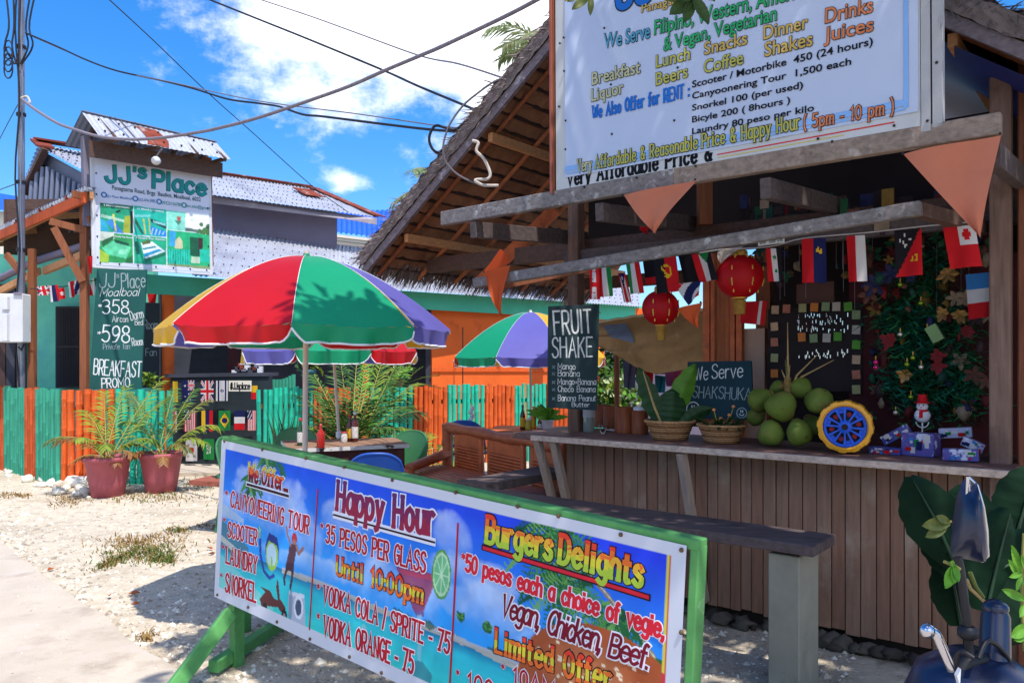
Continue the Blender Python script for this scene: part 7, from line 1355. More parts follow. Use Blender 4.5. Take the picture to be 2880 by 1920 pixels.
for k in range(6):
    a = k * math.pi / 3 + .3
    for s in (-.17, .17): mb.prism([wq(wr_ * .2, a + s * 1.2 - .1, .02), wq(wr_ * .2, a + s * 1.2 + .1, .02), wq(wr_ * .72, a + s * 1.35 + .07, .02), wq(wr_ * .72, a + s * 1.35 - .07, .02)], wax * .012, m_wb)
    mb.prism([wq(wr_ * .55, a - .2, .012), wq(wr_ * .55, a + .2, .012), wq(wr_ * .72, a + .22, .012), wq(wr_ * .72, a - .22, .012)], wax * .010, m_wb)
mb.build('rim', tw); mb = MB()
for k in range(6): a = k * math.pi / 3 + .3 + math.pi / 6; mb.prism([wq(wr_ * (.5 + .10 * math.sin(t)), a + .17 * math.cos(t), -.006) for t in [i * .628 for i in range(10)]], wax * .008, m_wr)
mb.build('inserts', tw); mb = MB(); mb.prism([wq(wr_ * .13, 2 * math.pi * j / 6, .031) for j in range(6)], wax * .004, m_int); mb.build('hub', tw)
# gift boxes with printed christmas paper
gm = [M('gift_print_%s' % c, lin(*k), .45, .1, 20, 0, .4, dirt=[(lin(200, 200, 220), .55, 22, .05), (lin(190, 40, 50), .63, 26, .04), (lin(60, 110, 80), .67, 30, .03)]) for c, k in (('blue', (60, 64, 140)), ('violet', (84, 74, 150)), ('white', (176, 172, 200)))]
def gift(label, px, py, w, d, h, rz, tl, m, z=CZ, b=.28):
    c = SP(px, py, b); c.z = max(c.z, z + h / 2); a = U * math.cos(rz) + W * math.sin(rz); e = W * math.cos(rz) - U * math.sin(rz); u2 = Z
    if tl: a, u2 = a * math.cos(tl) + Z * math.sin(tl), Z * math.cos(tl) - a * math.sin(tl)
    rt = thing('gift_box', label, 'box', c - Z * h / 2, 'small boxes in christmas paper on the counter'); mb = MB(); mb.box(c, a * w / 2, e * d / 2, u2 * h / 2, gm[m]); mb.build('box', rt, bevel=.002)
    mb = MB(); f = c - e * (d / 2 + .0015)
    rg = random.Random(label)
    for q_ in range(9): mb.box(f + a * w * rg.uniform(-.42, .42) + u2 * h * rg.uniform(-.32, .32), a * w * rg.uniform(.03, .12), e * (.0006 + .0002 * q_), u2 * h * rg.uniform(.06, .2), fc(rg.choice('WWWRRGLN')))
    mb.build('printed_picture', rt)
gift('square gift box with a bright printed front in the middle of the boxes', 2590, 1250, .155, .1, .115, -.15, 0, 1); gift('blue gift strip tilted up against the dark cloth by the wheel', 2520, 1222, .14, .06, .05, 0, .55, 0, b=.3); gift('long gift strip resting high at the back of the boxes', 2688, 1216, .15, .06, .05, .1, .1, 2, b=.42); gift('short gift strip tilted down near the end post', 2738, 1250, .10, .05, .045, 0, -.4, 2, b=.28); gift('flat gift box lying at the counter edge near the end post', 2702, 1278, .15, .06, .055, .1, .02, 1, b=.16); gift('black glittery gift strip lying next to the toy wheel', 2492, 1270, .15, .07, .035, -.05, 0, 0, b=.25)
# snowman pick
sm = thing('snowman_pick', 'small snowman figure with a red hat and scarf on a pick behind the boxes', 'ornament', SP(2595, 1210, .4)); p = SP(2594, 1142, .4); k = p.y / F; m_sn = M('white_felt', lin(206, 204, 214), .9, .05, 30, .1)
mb = MB(); mb.ball(p - Z * 26 * k, 20 * k, m_sn, (1.1, .8, 1), 14); mb.ball(p, 15 * k, m_sn, (1.05, .9, 1), 14); mb.build('body', sm); mb = MB(); mb.lathe(p + Z * 9 * k, [(21 * k, 0), (19 * k, 3 * k), (13 * k, 4 * k), (11 * k, 24 * k)], fc('R'), 18); mb.build('hat', sm); mb = MB(); mb.lathe(p - Z * 17 * k, [(12 * k, 0), (15 * k, 4 * k), (12 * k, 8 * k)], fc('R'), 16); mb.bar(p - Z * 14 * k - W * 16 * k, p - Z * 32 * k - W * 18 * k, 9 * k, 3 * k, fc('R'), up=W); mb.build('scarf', sm)
mb = MB(); [mb.ball(p + U * s * 5 * k - W * 13.5 * k + Z * 3 * k, 1.8 * k, m_int, (1, 1, 1), 6) for s in (-1, 1)]; mb.ball(p - W * 15 * k - Z * 2 * k, 2.4 * k, fc('O'), (1, 1, 1), 6); mb.build('face', sm); mb = MB(); mb.tube([p - Z * 40 * k, V((p.x, p.y, CZ))], .004, m_white, 6); mb.tube([p - Z * (44 * k) + (U * math.cos(w) + Z * math.sin(w)) * 16 * k for w in [math.pi + i * .4 for i in range(9)]], .003, m_white, 5); mb.build('stick', sm)
# christmas greenery with baubles inside the bar
xt = thing('christmas_garland', 'dark green christmas greenery with baubles and gold bows inside the bar', 'decoration', S(2.55, .85, 1.0)); mb = MB(); random.seed(77); l_x = [M('pine_tinsel_dark', lin(24, 72, 48), .6, .4, 20, 0), M('pine_tinsel', lin(46, 124, 70), .5, .4, 20, 0), M('pine_tinsel_teal', lin(24, 110, 88), .5, .3, 20, 0)]
cen = [(2560, 800, .3), (2640, 740, .22), (2520, 900, .26), (2600, 880, .3), (2680, 900, .26), (2560, 1000, .26), (2620, 1050, .28), (2540, 1080, .22), (2700, 1040, .24), (2600, 1130, .22), (2560, 960, .3), (2720, 1120, .2)]
for i in range(5200):
    x, y, r = random.choice(cen); q = SP(x, y, .86) + V((random.gauss(0, 1), random.gauss(0, 1), random.gauss(0, 1))) * r * .27; d = V((random.gauss(0, 1), random.gauss(0, 1), random.gauss(0, .8) - .3)).normalized(); w = d.orthogonal().normalized() * .006; l = random.uniform(.04, .09); mb.add([q - w, q + w, q + d * l], [(0, 1, 2)], random.choice(l_x))
mb.build('needles', xt)
def bau(px, py, c, r=.014, n=1):
    mb = MB(); p = SP(px, py, .52)
    for j in range(n): mb.ball(p - Z * j * r * 2.1, r, c, (1, 1, 1), 12)
    mb.tube([p + Z * r, p + Z * (r + .02)], .004, m_gold, 5); mb.build('bauble', xt)
b_g = M('green_bauble', lin(130, 160, 30), .2, .05, 9, 0, .8, metal=.6); b_p = M('pink_bauble', lin(220, 30, 120), .2, .05, 9, 0, .8, metal=.6); b_s = M('silver_bauble', lin(220, 206, 190), .2, .05, 9, 0, .8, metal=.7)
for x, y, c, n in ((2463, 1018, b_p, 2), (2551, 1024, b_g, 1), (2591, 1032, b_s, 1), (2608, 928, b_g, 1), (2532, 940, b_s, 1), (2562, 1116, b_g, 1), (2519, 1160, b_s, 1), (2532, 800, b_g, 1), (2590, 852, b_g, 1), (2568, 1006, b_g, 1)): bau(x, y, c, .014, n)
m_bow = M('gold_foil', lin(130, 92, 34), .3, .3, 20, .3, .6, metal=.5); m_poi = M('red_velvet', lin(112, 18, 24), .7, .2, 20, .1)
for x, y, r, m, nm in ((2545, 1054, .065, m_bow, 'gold_bow'), (2665, 770, .075, m_bow, 'gold_bow'), (2650, 880, .06, m_bow, 'gold_bow'), (2700, 885, .06, m_bow, 'gold_bow'), (2500, 955, .075, m_poi, 'red_flower'), (2640, 1000, .06, m_poi, 'red_flower'), (2640, 1030, .06, m_poi, 'red_flower'), (2720, 930, .06, m_poi, 'red_flower')):
    mb = MB(); p = SP(x, y, .55); rnd = random.Random(x)
    for k in range(7): a = k * .9 + rnd.uniform(-.2, .2); broad(mb, p, U * math.cos(a) + Z * math.sin(a) - W * .3, r * rnd.uniform(.5, .85), r * .2, m, .1, W, rib=.2)
    mb.build(nm, xt)
mb = MB(); mb.bar(SP(2615, 945, .53), SP(2645, 930, .53), .09, .05, M('pale_green_ribbon', lin(120, 150, 96), .6, .1, 9, 0), up=W); mb.build('ribbon', xt)
# key ring rack edged with paper notes
rk = thing('keyring_rack', 'dark rack of shiny key rings edged with paper notes on the inner wall', 'rack', S(1.9, .9, 1.4)); mb = MB(); q = [SP(2160, 870, .92), SP(2425, 850, .92), SP(2425, 1100, .92), SP(2160, 1100, .92)]; mb.prism(q, W * .015, m_int); mb.build('board', rk)
nc = [(196, 160, 130), (176, 110, 90), (160, 156, 110), (200, 120, 60), (130, 150, 110), (180, 170, 160), (90, 150, 60)]; rnd = random.Random(4)
for i, (x, y) in enumerate([(2180, 871), (2212, 868), (2257, 866), (2290, 864), (2322, 862), (2352, 862), (2385, 862)] + [(2178, 918 + k * 44) for k in range(4)] + [(2408, 885 + k * 42) for k in range(6)] + [(2255, 948), (2288, 951), (2325, 950), (2356, 946)]):
    c = SP(x, y, .90); m = M('note_%d' % (i % 7), lin(*nc[i % 7]), .9, .15, 40, 0); mb = MB(); a = rnd.uniform(-.08, .08); mb.box(c, (U * math.cos(a) + Z * math.sin(a)) * .024, W * .0015, (Z * math.cos(a) - U * math.sin(a)) * .027, m); mb.build('note', rk)
mb = MB(); m_chr = M('chrome_rings', lin(220, 220, 226), .12, .05, 9, 0, .8, metal=.9)
for i in range(90): x = rnd.uniform(2240, 2385); y = rnd.choice([890, 905, 925]) + rnd.uniform(-6, 6) if i < 60 else rnd.uniform(985, 1005); c = SP(x, y, .895); mb.box(c, U * .0025, W * .0025, Z * rnd.uniform(.003, .013), m_chr)
mb.build('key_rings', rk)
mb = MB(); q = [SP(2240, 800, .95), SP(2345, 790, .95), SP(2345, 850, .95), SP(2240, 855, .95)]; mb.prism(q, W * .03, M('brown_card', lin(96, 66, 60), .9, .1, 5, 0)); tag(mb.build('card_panel'), 'plain brown card panel above the key ring rack', 'card')
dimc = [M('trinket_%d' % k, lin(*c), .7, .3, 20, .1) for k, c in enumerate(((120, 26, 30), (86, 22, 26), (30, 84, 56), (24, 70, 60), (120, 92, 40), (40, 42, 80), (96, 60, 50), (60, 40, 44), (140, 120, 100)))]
mb = MB(); random.seed(13)
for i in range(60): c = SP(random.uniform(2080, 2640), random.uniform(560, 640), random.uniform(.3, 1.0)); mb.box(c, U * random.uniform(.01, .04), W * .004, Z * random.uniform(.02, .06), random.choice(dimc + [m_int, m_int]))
for i in range(150):
    b_ = random.choice([.9, .8, .6]); x_, y_ = random.uniform(2440, 2790), random.uniform(650, 1180)
    if random.random() < .2: x_, y_, b_ = random.uniform(2120, 2440), random.uniform(650, 800), .9
    c = SP(x_, y_, b_); col = random.choice(dimc); s_ = random.uniform(.012, .034)
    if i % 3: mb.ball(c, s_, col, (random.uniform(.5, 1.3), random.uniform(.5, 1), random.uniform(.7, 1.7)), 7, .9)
    else:
        for k in range(5): a = k * 1.3 + i; broad(mb, c, U * math.cos(a) + Z * math.sin(a) - W * .4, s_ * 2.2, s_ * .55, col, .1, W, .4, 3, rib=0)
for i in range(16):
    x_ = random.uniform(2140, 2780); c = SP(x_, random.uniform(600, 700), random.uniform(.3, .85)); mb.tube([c, c - Z * random.uniform(.1, .5)], .0015, m_cableg, 4)
o = stuff(mb, 'hanging_trinkets', 'jumble of small dim trinkets and packets hanging inside the bar')

# ------------------------------------------------------------------ motorbike at the near corner of the bar
m_mb = M('navy_bike_plastic', lin(26, 34, 62), .28, .1, 3, .02, .6); m_mbk = M('black_rubber', lin(22, 22, 28), .5, .1, 9, .05, .4); m_chrome = M('chrome', lin(200, 200, 210), .12, .05, 3, 0, .8, metal=.95); m_mir = M('mirror_glass', lin(150, 160, 170), .05, .02, 3, 0, .8, metal=.9)
bk = thing('motorbike', 'dark blue motorbike with a tall mirror parked at the near end of the bar', 'motorbike', V((1.25, 1.75, 0))); BD = 1.62
def bp3(px, py, d=0): return P(px, py, BD + d)
mb = MB(); N_ = 16; mc = bp3(2712, 1450); 
outl = [(2722, 1336), (2705, 1355), (2690, 1400), (2678, 1470), (2672, 1545), (2680, 1566), (2720, 1572), (2762, 1580), (2772, 1578), (2779, 1560), (2776, 1500), (2768, 1430), (2748, 1360)]
fr0 = [bp3(x, y, .02 + (.05 if x < 2725 else .0)) for x, y in outl]; bkc = bp3(2716, 1470, -.035)
fr1 = [q.lerp(bkc, .45) + V((-.0, -.02, 0)) for q in fr0]; cq = sum(fr1, V()) / len(fr1); n = len(outl)
mb.add(fr0 + fr1 + [cq - V((0, .01, 0))], [(i, (i + 1) % n, n + (i + 1) % n, n + i) for i in range(n)] + [(n + i, n + (i + 1) % n, 2 * n) for i in range(n)], m_mb, True); mir = mb.build('mirror', bk)
mb = MB(); rr_ = [bp3(x, y, .03) for x, y in ((2722, 1340), (2720, 1400), (2728, 1465), (2745, 1525), (2764, 1578), (2778, 1562), (2775, 1490), (2765, 1425), (2748, 1365))]; cx_ = sum(rr_, V()) / len(rr_); mb.add(rr_ + [cx_], [(i, (i + 1) % 9, 9) for i in range(9)], m_mir); mb.tube(rr_ + [rr_[0]], .004, m_chrome, 6, False)
for k in range(3): mb.tube([bp3(2726 + k * 10, 1360 + k * 12, .026), bp3(2742 + k * 9, 1490 + k * 10, .026), bp3(2764 + k * 4, 1568 - k * 8, .026)], .0022, m_mbk if k % 2 else m_chrome, 5)
mb.build('mirror_glass', mir)
mb = MB(); mb.tube(smooth_path([bp3(2694, 1566), bp3(2704, 1620), bp3(2716, 1720), bp3(2722, 1780), bp3(2730, 1850)], 4), [.0085] * 16 + [.013], m_mbk, 10); mb.build('mirror_stem', bk)
mb = MB(); mb.tube(smooth_path([bp3(2612, 1770), bp3(2632, 1782), bp3(2650, 1820), bp3(2672, 1870), bp3(2690, 1920)], 4), [.011, .011, .0105, .010, .010, .010, .010, .010, .010, .010, .010, .010, .010, .010, .010, .010, .010], m_chrome, 10); mb.ball(bp3(2608, 1772), .0155, m_chrome, (1, 1, 1), 14); mb.build('brake_lever', bk)
mb = MB(); mb.tube([bp3(2800, 1700, .05), bp3(2800, 1730, .05), bp3(2798, 1830, .03), bp3(2790, 1930, .0)], [.018, .028, .03, .03], m_mb, 14); mb.ball(bp3(2800, 1708, .05), .026, m_mb, (1, 1, .7), 12); mb.build('second_mirror_back', bk)
mb = MB(); hl = [(.0, .02), (.10, .012), (.17, -.06), (.19, -.20), (.13, -.34), (.02, -.42)]; cb_ = bp3(2745, 1838, .04)
mb.lathe(cb_ - Z * .42, [(.02, 0), (.11, .06), (.155, .2), (.15, .30), (.115, .385), (.06, .42), (.002, .43)], m_mb, 24); mb.build('cowl', bk)
mb = MB(); mb.tube([bp3(2660, 1940), bp3(2720, 1862), bp3(2752, 1850), bp3(2790, 1870, .06), bp3(2850, 1930, .1)], .017, m_mbk, 10); mb.tube(smooth_path([bp3(2740, 1850, -.05), bp3(2700, 1830, -.03), bp3(2690, 1870, -.02), bp3(2720, 1925, 0)], 4), .005, m_mbk, 6); mb.tube(smooth_path([bp3(2752, 1850, -.05), bp3(2780, 1800, -.03), bp3(2835, 1850, 0), bp3(2850, 1930, 0)], 4), .005, m_mbk, 6); mb.lathe(bp3(2722, 1795), [(.013, 0), (.02, .006), (.02, .02), (.013, .026)], m_mbk, 12); mb.build('handlebar', bk)
mb = MB(); mb.prism([bp3(2692, 1900, -.15), bp3(2703, 1880, -.15), bp3(2700, 1930, -.15)], V((0, .01, 0)), m_white); mb.build('stripe', bk)
c0 = V((cb_.x, cb_.y, 0)); hd = V((.55, -.83, 0))
mb = MB(); mb.tube([c0 + Z * .55, c0 - hd * .0 + Z * .3, c0 + hd * -.12 + Z * .28], .035, m_mbk, 8); mb.build('fork', bk)
for k, nm in ((-.14, 'wheel'), (1.1, 'wheel')):
    mb = MB(); w0 = c0 + hd * k + Z * .27; pts = [w0 + hd * .235 * math.cos(a) + Z * .235 * math.sin(a) for a in [i * .2618 for i in range(25)]]; mb.tube(pts, .04, m_mbk, 8, False); o_ = mb.build('wheel', bk); mb = MB(); [mb.bar(w0, w0 + hd * .2 * math.cos(a) + Z * .2 * math.sin(a), .02, .02, m_chrome, up=hd.cross(Z)) for a in [i * 1.2566 for i in range(5)]]; mb.build('rim', o_)
mb = MB(); mb.tube([c0 + Z * .6 + hd * .1, c0 + hd * .35 + Z * .42, c0 + hd * .8 + Z * .5, c0 + hd * 1.2 + Z * .62], [.09, .10, .13, .07], m_mb, 14); mb.build('body', bk)
mb = MB(); mb.tube([c0 + hd * .45 + Z * .68, c0 + hd * .8 + Z * .72, c0 + hd * 1.2 + Z * .74], [.07, .10, .08], m_mbk, 12); mb.build('seat', bk)
# plants at the near corner
def vein(mb, b, d, l): d = d.normalized(); mb.tube([b + V((0, -.006, 0)), b + d * l * .5 - Z * .18 * l * .25 + V((0, -.008, 0)), b + d * l * .95 - Z * .18 * l * .9 + V((0, -.006, 0))], [.006, .004, .001], M('leaf_vein', lin(30, 54, 32), .5, .2, 9, 0), 5)
bgp = thing('broad_leaf_plant', 'dark broad leaved plant growing behind the motorbike mirror', 'plant', V((1.75, 2.3, 0))); mb = MB(); l_deep = M('leaf_deep_matt', lin(14, 38, 22), .75, .3, 10, .1, .1)
for (x, y, D, dx, dz, l, w) in ((2690, 1600, 2.35, -.32, .9, .36, .085), (2740, 1560, 2.4, -.05, 1, .26, .09), (2770, 1720, 2.3, .25, .9, .38, .10), (2800, 1600, 2.35, .8, .35, .3, .08), (2850, 1520, 2.45, .3, .9, .3, .09), (2830, 1800, 2.3, .5, .6, .36, .10), (2700, 1760, 2.45, -.1, .95, .26, .075), (2780, 1640, 2.4, -.5, .5, .26, .07)): broad(mb, P(x, y, D), V((dx, .1, dz)), l, w, l_deep, .18, V((.3 * math.sin(x), 1, .3 * math.cos(x))), .25, rib=.35, nz=.12); vein(mb, P(x, y, D), V((dx, .1, dz)), l)
mb.tube([V((1.75, 2.3, 0)), P(2770, 1720, 2.27)], [.02, .012], l_deep, 8); mb.build('leaves', bgp)
def sprig(label, leaves, stem, D, mat=None, name='leaf_sprig', cat='plant'):
    rt = thing(name, label, cat, P(*stem[0], D)); mb = MB()
    for (x0, y0, x1, y1, w) in leaves:
        a, b = P(x0, y0, D), P(x1, y1, D - .02); broad(mb, a, b - a, (b - a).length, (b - a).length * w, mat or l_bg, .0, V((0, -1, .25)), .4, 8)
    mb.build('leaves', rt); mb = MB(); mb.tube([P(x, y, D + .004) for x, y in stem], .0035, m_stem, 6); mb.build('stem', rt)
sprig('bright green leaf cluster beside the mirror stem', [(2682, 1590, 2656, 1654, .22), (2684, 1590, 2682, 1640, .22), (2684, 1588, 2694, 1636, .2), (2682, 1588, 2670, 1578, .2)], [(2655, 1578), (2684, 1590), (2700, 1600)], 1.58)
sprig('bright green bamboo leaves at the outer edge behind the motorbike', [(2868, 1610, 2842, 1532, .13), (2860, 1615, 2834, 1572, .14), (2872, 1612, 2836, 1622, .14), (2872, 1620, 2856, 1660, .16), (2880, 1685, 2815, 1656, .14), (2885, 1600, 2870, 1560, .15), (2890, 1760, 2838, 1790, .22), (2880, 1700, 2866, 1735, .2), (2900, 1640, 2870, 1640, .2), (2880, 1780, 2850, 1800, .25)], [(2880, 1830), (2874, 1700), (2874, 1600), (2880, 1500)], 1.75)
sprig('pale faded leaf on the plank front beside the mirror', [(2668, 1470, 2590, 1478, .2), (2660, 1478, 2600, 1510, .2), (2668, 1468, 2630, 1450, .2)], [(2676, 1465), (2640, 1474)], 2.1, l_ol)
mb = MB(); mb.tube([P(2718, 1628, 1.9), P(2730, 1655, 1.9), P(2768, 1690, 1.9)], .004, M('dry_stalk', lin(170, 140, 90), .7, .2, 20, .1), 6); mb.tube([P(2728, 1608, 1.9), P(2745, 1650, 1.9), P(2766, 1680, 1.9)], .005, l_ol, 6); tag(mb.build('twig'), 'thin yellow twig crossing the dark leaf below the mirror', 'twig')

# ------------------------------------------------------------------ electric pole and overhead cables
ep = thing('electric_pole', 'slim grey steel electric pole strapped with cables at the fence corner', 'pole', V((G(64, 1326).x, 11.0, 0))); ex = G(64, 1326).x; mb = MB(); n = 14
mb.tube([V((ex, 11, -.1)), V((ex + .005, 11, 2)), V((ex, 11, 7.6))], [.05, .048, .042], m_steel, 14); mb.build('shaft', ep)
for z in (.55, 2.0, 2.2, 2.35, 3.1, 4.05, 5.0, 5.95): mb = MB(); mb.lathe(V((ex, 11, z)), [(.06, 0), (.064, .01), (.064, .035), (.06, .045)], m_cable, 14); mb.build('strap', ep)
mb = MB(); mb.tube([V((ex - .01 + .03 * math.sin(i * .9), 10.93, .5 + i * .3)) for i in range(23)], .012, m_cable, 6); mb.tube([V((ex + .035 + .012 * math.sin(i * .7), 10.95, 1.9 + i * .3)) for i in range(15)], .013, m_steel, 6)
for sx, a in ((-.1, .5), (.1, .4), (-.04, .6), (.02, .7), (.14, .5)): mb.tube(smooth_path([V((ex + sx * .4, 10.92, 5.7)), V((ex + sx * 1.6, 10.9, 5.95)), V((ex + sx * 1.2, 10.92, 6.3)), V((ex + sx * 2.5, 10.95, 7.2))], 5), .012, m_cable, 6)
for i in range(4): c = V((ex - .07, 10.9, 5.62 + i * .09)); mb.tube([c + V((.06 * math.cos(w) - .04, -.01, .13 * math.sin(w))) for w in [j * .5 for j in range(14)]], .010, m_cable, 6)
mb.build('wiring', ep)
mb = MB(); q = P(42, 895, 10.85); mb.box(q, V((.165, 0, 0)), V((0, .10, 0)), V((0, 0, .335)), m_white); bx = mb.build('meter_box', ep, bevel=.012); mb = MB(); mb.box(P(17, 852, 10.72), V((.035, 0, 0)), V((0, .03, 0)), V((0, 0, .09)), m_white); mb.box(P(16, 920, 10.72), V((.035, 0, 0)), V((0, .03, 0)), V((0, 0, .19)), m_white); mb.box(P(50, 826, 10.73), V((.06, 0, 0)), V((0, .004, 0)), V((0, 0, .02)), m_lav); mb.build('meter', bx, bevel=.008)
mb = MB(); mb.tube([P(68, 966, 10.9), P(60, 985, 10.9), P(52, 975, 10.9)], .012, m_cable, 6); mb.build('cable_loop', ep)
cg = 'cables across the sky'
def cable(label, pts, Ds, r, mat, name='cable', wob=0):
    n = len(pts); q = []
    for i, (x, y) in enumerate(pts): t = i / (n - 1); D = Ds[0] + (Ds[1] - Ds[0]) * t if len(Ds) == 2 else Ds[i]; q.append(P(x, y, D))
    q = smooth_path(q, 6); rs = r if not isinstance(r, tuple) else [r[0] + (r[1] - r[0]) * i / (len(q) - 1) for i in range(len(q))]; mb = MB(); mb.tube(q, rs, mat, 7); tag(mb.build(name), label, 'cable', cg); return q
cable('thick twisted grey cable sagging from the pole in front of the roofed sign', [(61, 278), (102, 310), (163, 347), (212, 365), (278, 384), (359, 392), (449, 388), (551, 373), (612, 361), (720, 333), (855, 288), (981, 243), (1079, 200), (1181, 157), (1251, 127), (1440, 37), (1560, -28)], (10.9, 4.6), (.020, .013), m_rope if False else M('twisted_grey_cable', lin(126, 118, 128), .8, .3, 40, .4))
cable('black cable running from the pole top to the thatch', [(72, 93), (158, 130), (245, 170), (330, 200), (450, 226), (545, 250), (640, 279), (720, 290), (770, 297), (795, 303), (850, 322), (900, 327), (965, 335), (1100, 352), (1205, 364), (1306, 372)], (10.9, 5.9), .011, m_cable)
cable('thin grey wire beside the black cable from the pole', [(72, 95), (300, 190), (480, 231), (720, 283), (1000, 320), (1240, 355), (1306, 361)], (10.95, 6.0), .006, m_cableg)
cable('thin dark wire slanting down to the rusty roof edge', [(290, -16), (430, 113), (580, 257), (720, 382), (880, 525), (980, 597)], (9, 15.2), .007, m_cable)
cable('heavy black cable slanting down to the thatch edge', [(560, -12), (720, 52), (870, 112), (1075, 197), (1170, 240), (1290, 290), (1345, 313)], (9.5, 5.6), .011, m_cable)
cable('upper thin grey cable slanting down to the high thatch', [(710, -8), (870, 45), (1000, 92), (1180, 157), (1290, 180), (1425, 223)], (9.5, 5.2), .007, m_cableg)
cable('black loop of spare cable beside the thatch edge', [(1340, 303), (1310, 340), (1280, 365), (1255, 360), (1225, 354), (1210, 375), (1208, 400), (1222, 425), (1250, 433), (1300, 420), (1332, 398)], (5.5, 5.6), .010, m_cable)
cable('grey drop wire curving in front of the thatch', [(1436, 213), (1390, 230), (1340, 265), (1300, 300), (1265, 350), (1248, 400), (1248, 440), (1260, 465), (1290, 493), (1335, 515), (1362, 521)], (5.2, 5.4), .007, m_cableg)
cable('knotted white rope end dangling from the thatch edge', [(1328, 396), (1345, 402), (1340, 425), (1360, 445), (1378, 485), (1372, 503), (1342, 505), (1338, 510), (1360, 521), (1402, 522)], (5.3, 5.3), .011, m_rope, 'rope')
cable('frayed rope end tied round the pole', [(60, 276), (76, 272), (84, 288), (76, 290)], (10.88, 10.85), .016, m_rope, 'rope')
cable('faint wire leaving the pole toward the blue roof', [(-40, 470), (10, 370), (56, 284)], (14, 11.0), .006, m_cable); cable('low wire behind the pole above the blue roof', [(-60, 556), (58, 512)], (15, 11.2), .007, m_cable)

# ------------------------------------------------------------------ trees
m_bark = M('grey_bark', lin(110, 92, 78), .95, .3, 8, .6, .1); t_l = [lf('canopy_mid', (70, 104, 46), .35), lf('canopy_light', (104, 132, 60), .35), lf('canopy_dark', (46, 76, 38), .3)]
def lance(mb, q, d, l, w, mat, rnd):
    s = d.cross(V((rnd.uniform(-1, 1), rnd.uniform(-1, 1), rnd.uniform(-1, 1)))).normalized() * w; mb.add([q, q + d * l * .35 + s, q + d * l * .7 + s * .8 - Z * l * .03, q + d * l - Z * l * .1, q + d * l * .7 - s * .8 - Z * l * .03, q + d * l * .35 - s], [(0, 1, 5), (1, 2, 4, 5), (2, 3, 4)], mat)
sh = thing('shade_tree', 'leafy tree whose sprays hang over the top of the menu board', 'tree', V((4.3, 1.2, 0))); mb = MB(); tb = V((4.3, 1.2, 0)); fork = V((3.5, 1.9, 3.8)); mb.tube(smooth_path([tb, V((4.2, 1.3, 1.5)), V((3.9, 1.6, 2.8)), fork], 4), [.24] + [.2] * 11 + [.14], m_bark, 12); mb.build('trunk', sh)
lobes = [(V((.12, 2.62, 5.0)), .28), (V((.29, 2.72, 5.0)), .2), (V((-.03, 2.56, 5.0)), .16), (V((.05, 2.25, 5.0)), .36), (V((.5, 2.15, 5.1)), .38), (V((.5, 1.6, 5.1)), .6), (V((1.0, 1.15, 5.2)), .7), (V((1.5, .6, 5.2)), .8), (V((1.5, 2.0, 5.4)), .75), (V((1.6, 2.9, 5.5)), .72), (V((2.4, 2.4, 5.6)), 1.0), (V((2.6, 3.1, 5.7)), .85), (V((3.2, 1.6, 5.5)), 1.1), (V((2.2, 1.1, 5.4)), 1.0), (V((3.3, 2.6, 5.9)), 1.0), (V((2.0, 3.4, 5.9)), .7)]
mb = MB()
for c, r in lobes: m_ = fork.lerp(c, .5) + Z * .25; mb.tube(smooth_path([fork, m_, c], 4), [.08, .07, .06, .055, .05, .045, .04, .03, .02], m_bark, 7)
tips = [(P(1622, -30, 3.1), [(1622, -30)]), (P(1940, -20, 3.0), [(1940, -20)])]
for q, _ in tips: mb.tube(smooth_path([V((1.0, 3.1, 5.2)), q + Z * .6 + V((.1, 0, 0)), q], 5), [.03, .02, .016, .012, .01, .008, .007, .006, .005, .005, .004], m_bark, 6)
mb.build('limb', sh); mb = MB(); rnd = random.Random(99)
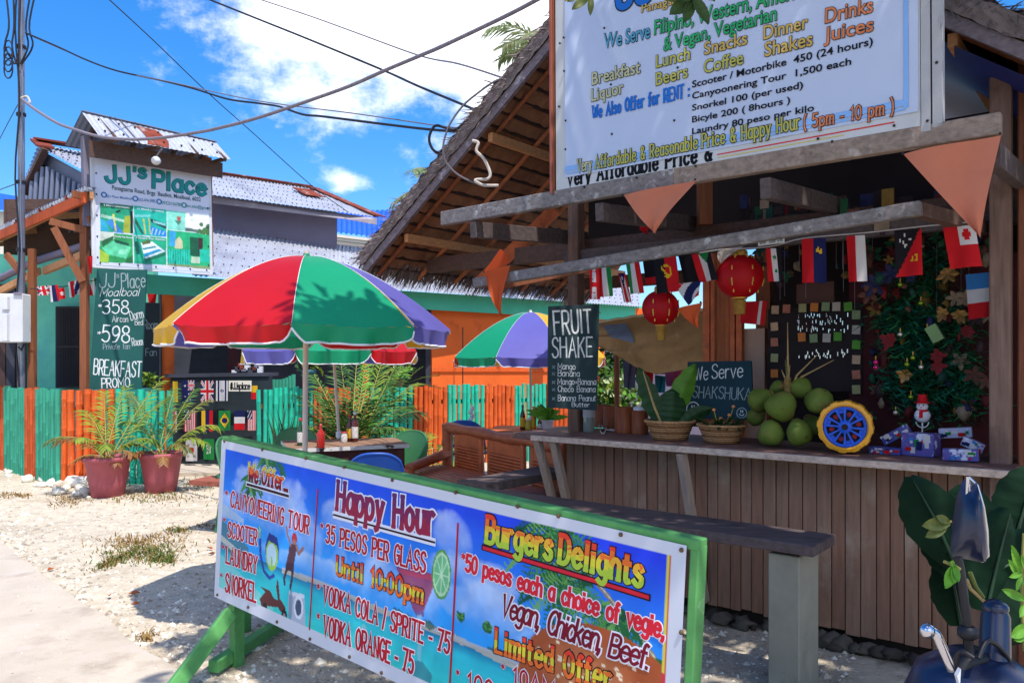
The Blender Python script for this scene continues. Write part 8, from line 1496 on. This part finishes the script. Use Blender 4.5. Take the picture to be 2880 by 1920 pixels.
for c, r in lobes:
    sub = [c + V((rnd.gauss(0, .5), rnd.gauss(0, .5), rnd.gauss(0, .4))) * r for _ in range(16)]
    for i in range(int(760 * r)):
        q = rnd.choice(sub) + V((rnd.gauss(0, 1), rnd.gauss(0, 1), rnd.gauss(0, .8))) * r * .17; d = V((rnd.gauss(0, 1), rnd.gauss(0, 1), rnd.gauss(-.3, .7))).normalized(); lance(mb, q, d, rnd.uniform(.11, .2), rnd.uniform(.022, .036), rnd.choice(t_l), rnd)
def leafpx(x0, y0, x1, y1, D, w, m): a, b = P(x0, y0, D), P(x1, y1, D - .03); d = b - a; broad(mb, a, d, d.length, d.length * w, m, 0, V((.2, -1, .2)), .35, 8)
l_s = [lf('spray_dark', (70, 92, 44), .3), lf('spray_olive', (112, 118, 62), .35), lf('spray_brown', (130, 110, 64), .3)]
for a in ((1655, -8, 1608, 30, 3.1, .17, 1), (1662, -12, 1659, 46, 3.05, .13, 1), (1630, -20, 1595, 8, 3.1, .2, 1), (1612, -18, 1588, 6, 3.12, .16, 2), (1945, 0, 1882, 44, 3.0, .24, 0), (1948, 2, 1922, 66, 3.0, .2, 0), (1950, -10, 1990, 72, 3.0, .19, 0), (1930, -14, 1870, 4, 3.02, .22, 1), (1945, -12, 1900, 0, 2.98, .3, 0), (1965, -18, 2010, 6, 3.05, .22, 0), (1958, -6, 1968, 50, 3.04, .16, 1), (1700, -20, 1680, -4, 3.1, .2, 1), (2010, -22, 2030, -2, 3.06, .25, 0)): leafpx(*a[:6], l_s[a[6]])
mb.build('crown', sh)
def coco(label, base, crown, R, seed, n=16):
    rt = thing('coconut_palm', label, 'tree', base, 'coconut palms beyond the thatch'); rnd = random.Random(seed); mb = MB(); mb.tube(smooth_path([base, base.lerp(crown, .5) + V((.3, 0, 0)), crown], 8), .13, m_bark, 10); mb.build('trunk', rt); lm, sm_ = MB(), MB()
    for i in range(n): frond(lm, sm_, crown, i * 2.4, R * rnd.uniform(.8, 1.1), rnd.uniform(.2, 1.1), rnd.uniform(.6, .95), [lf('coco_frond', (126, 142, 92), .35), lf('coco_pale', (160, 166, 120), .35)], 34, .03, .24, rnd)
    lm.build('crown', rt); sm_.build('frond_stems', rt)
c1 = P(1565, 165, 14); coco('coconut palm with fronds spreading left of the menu board above the thatch', V((c1.x, 14.3, 0)), c1, 1.5, 5)
c2 = P(1285, 590, 16); coco('low coconut palm whose frond tips show over the lower thatch', V((c2.x, 16.3, 0)), c2, 1.7, 8, 12)
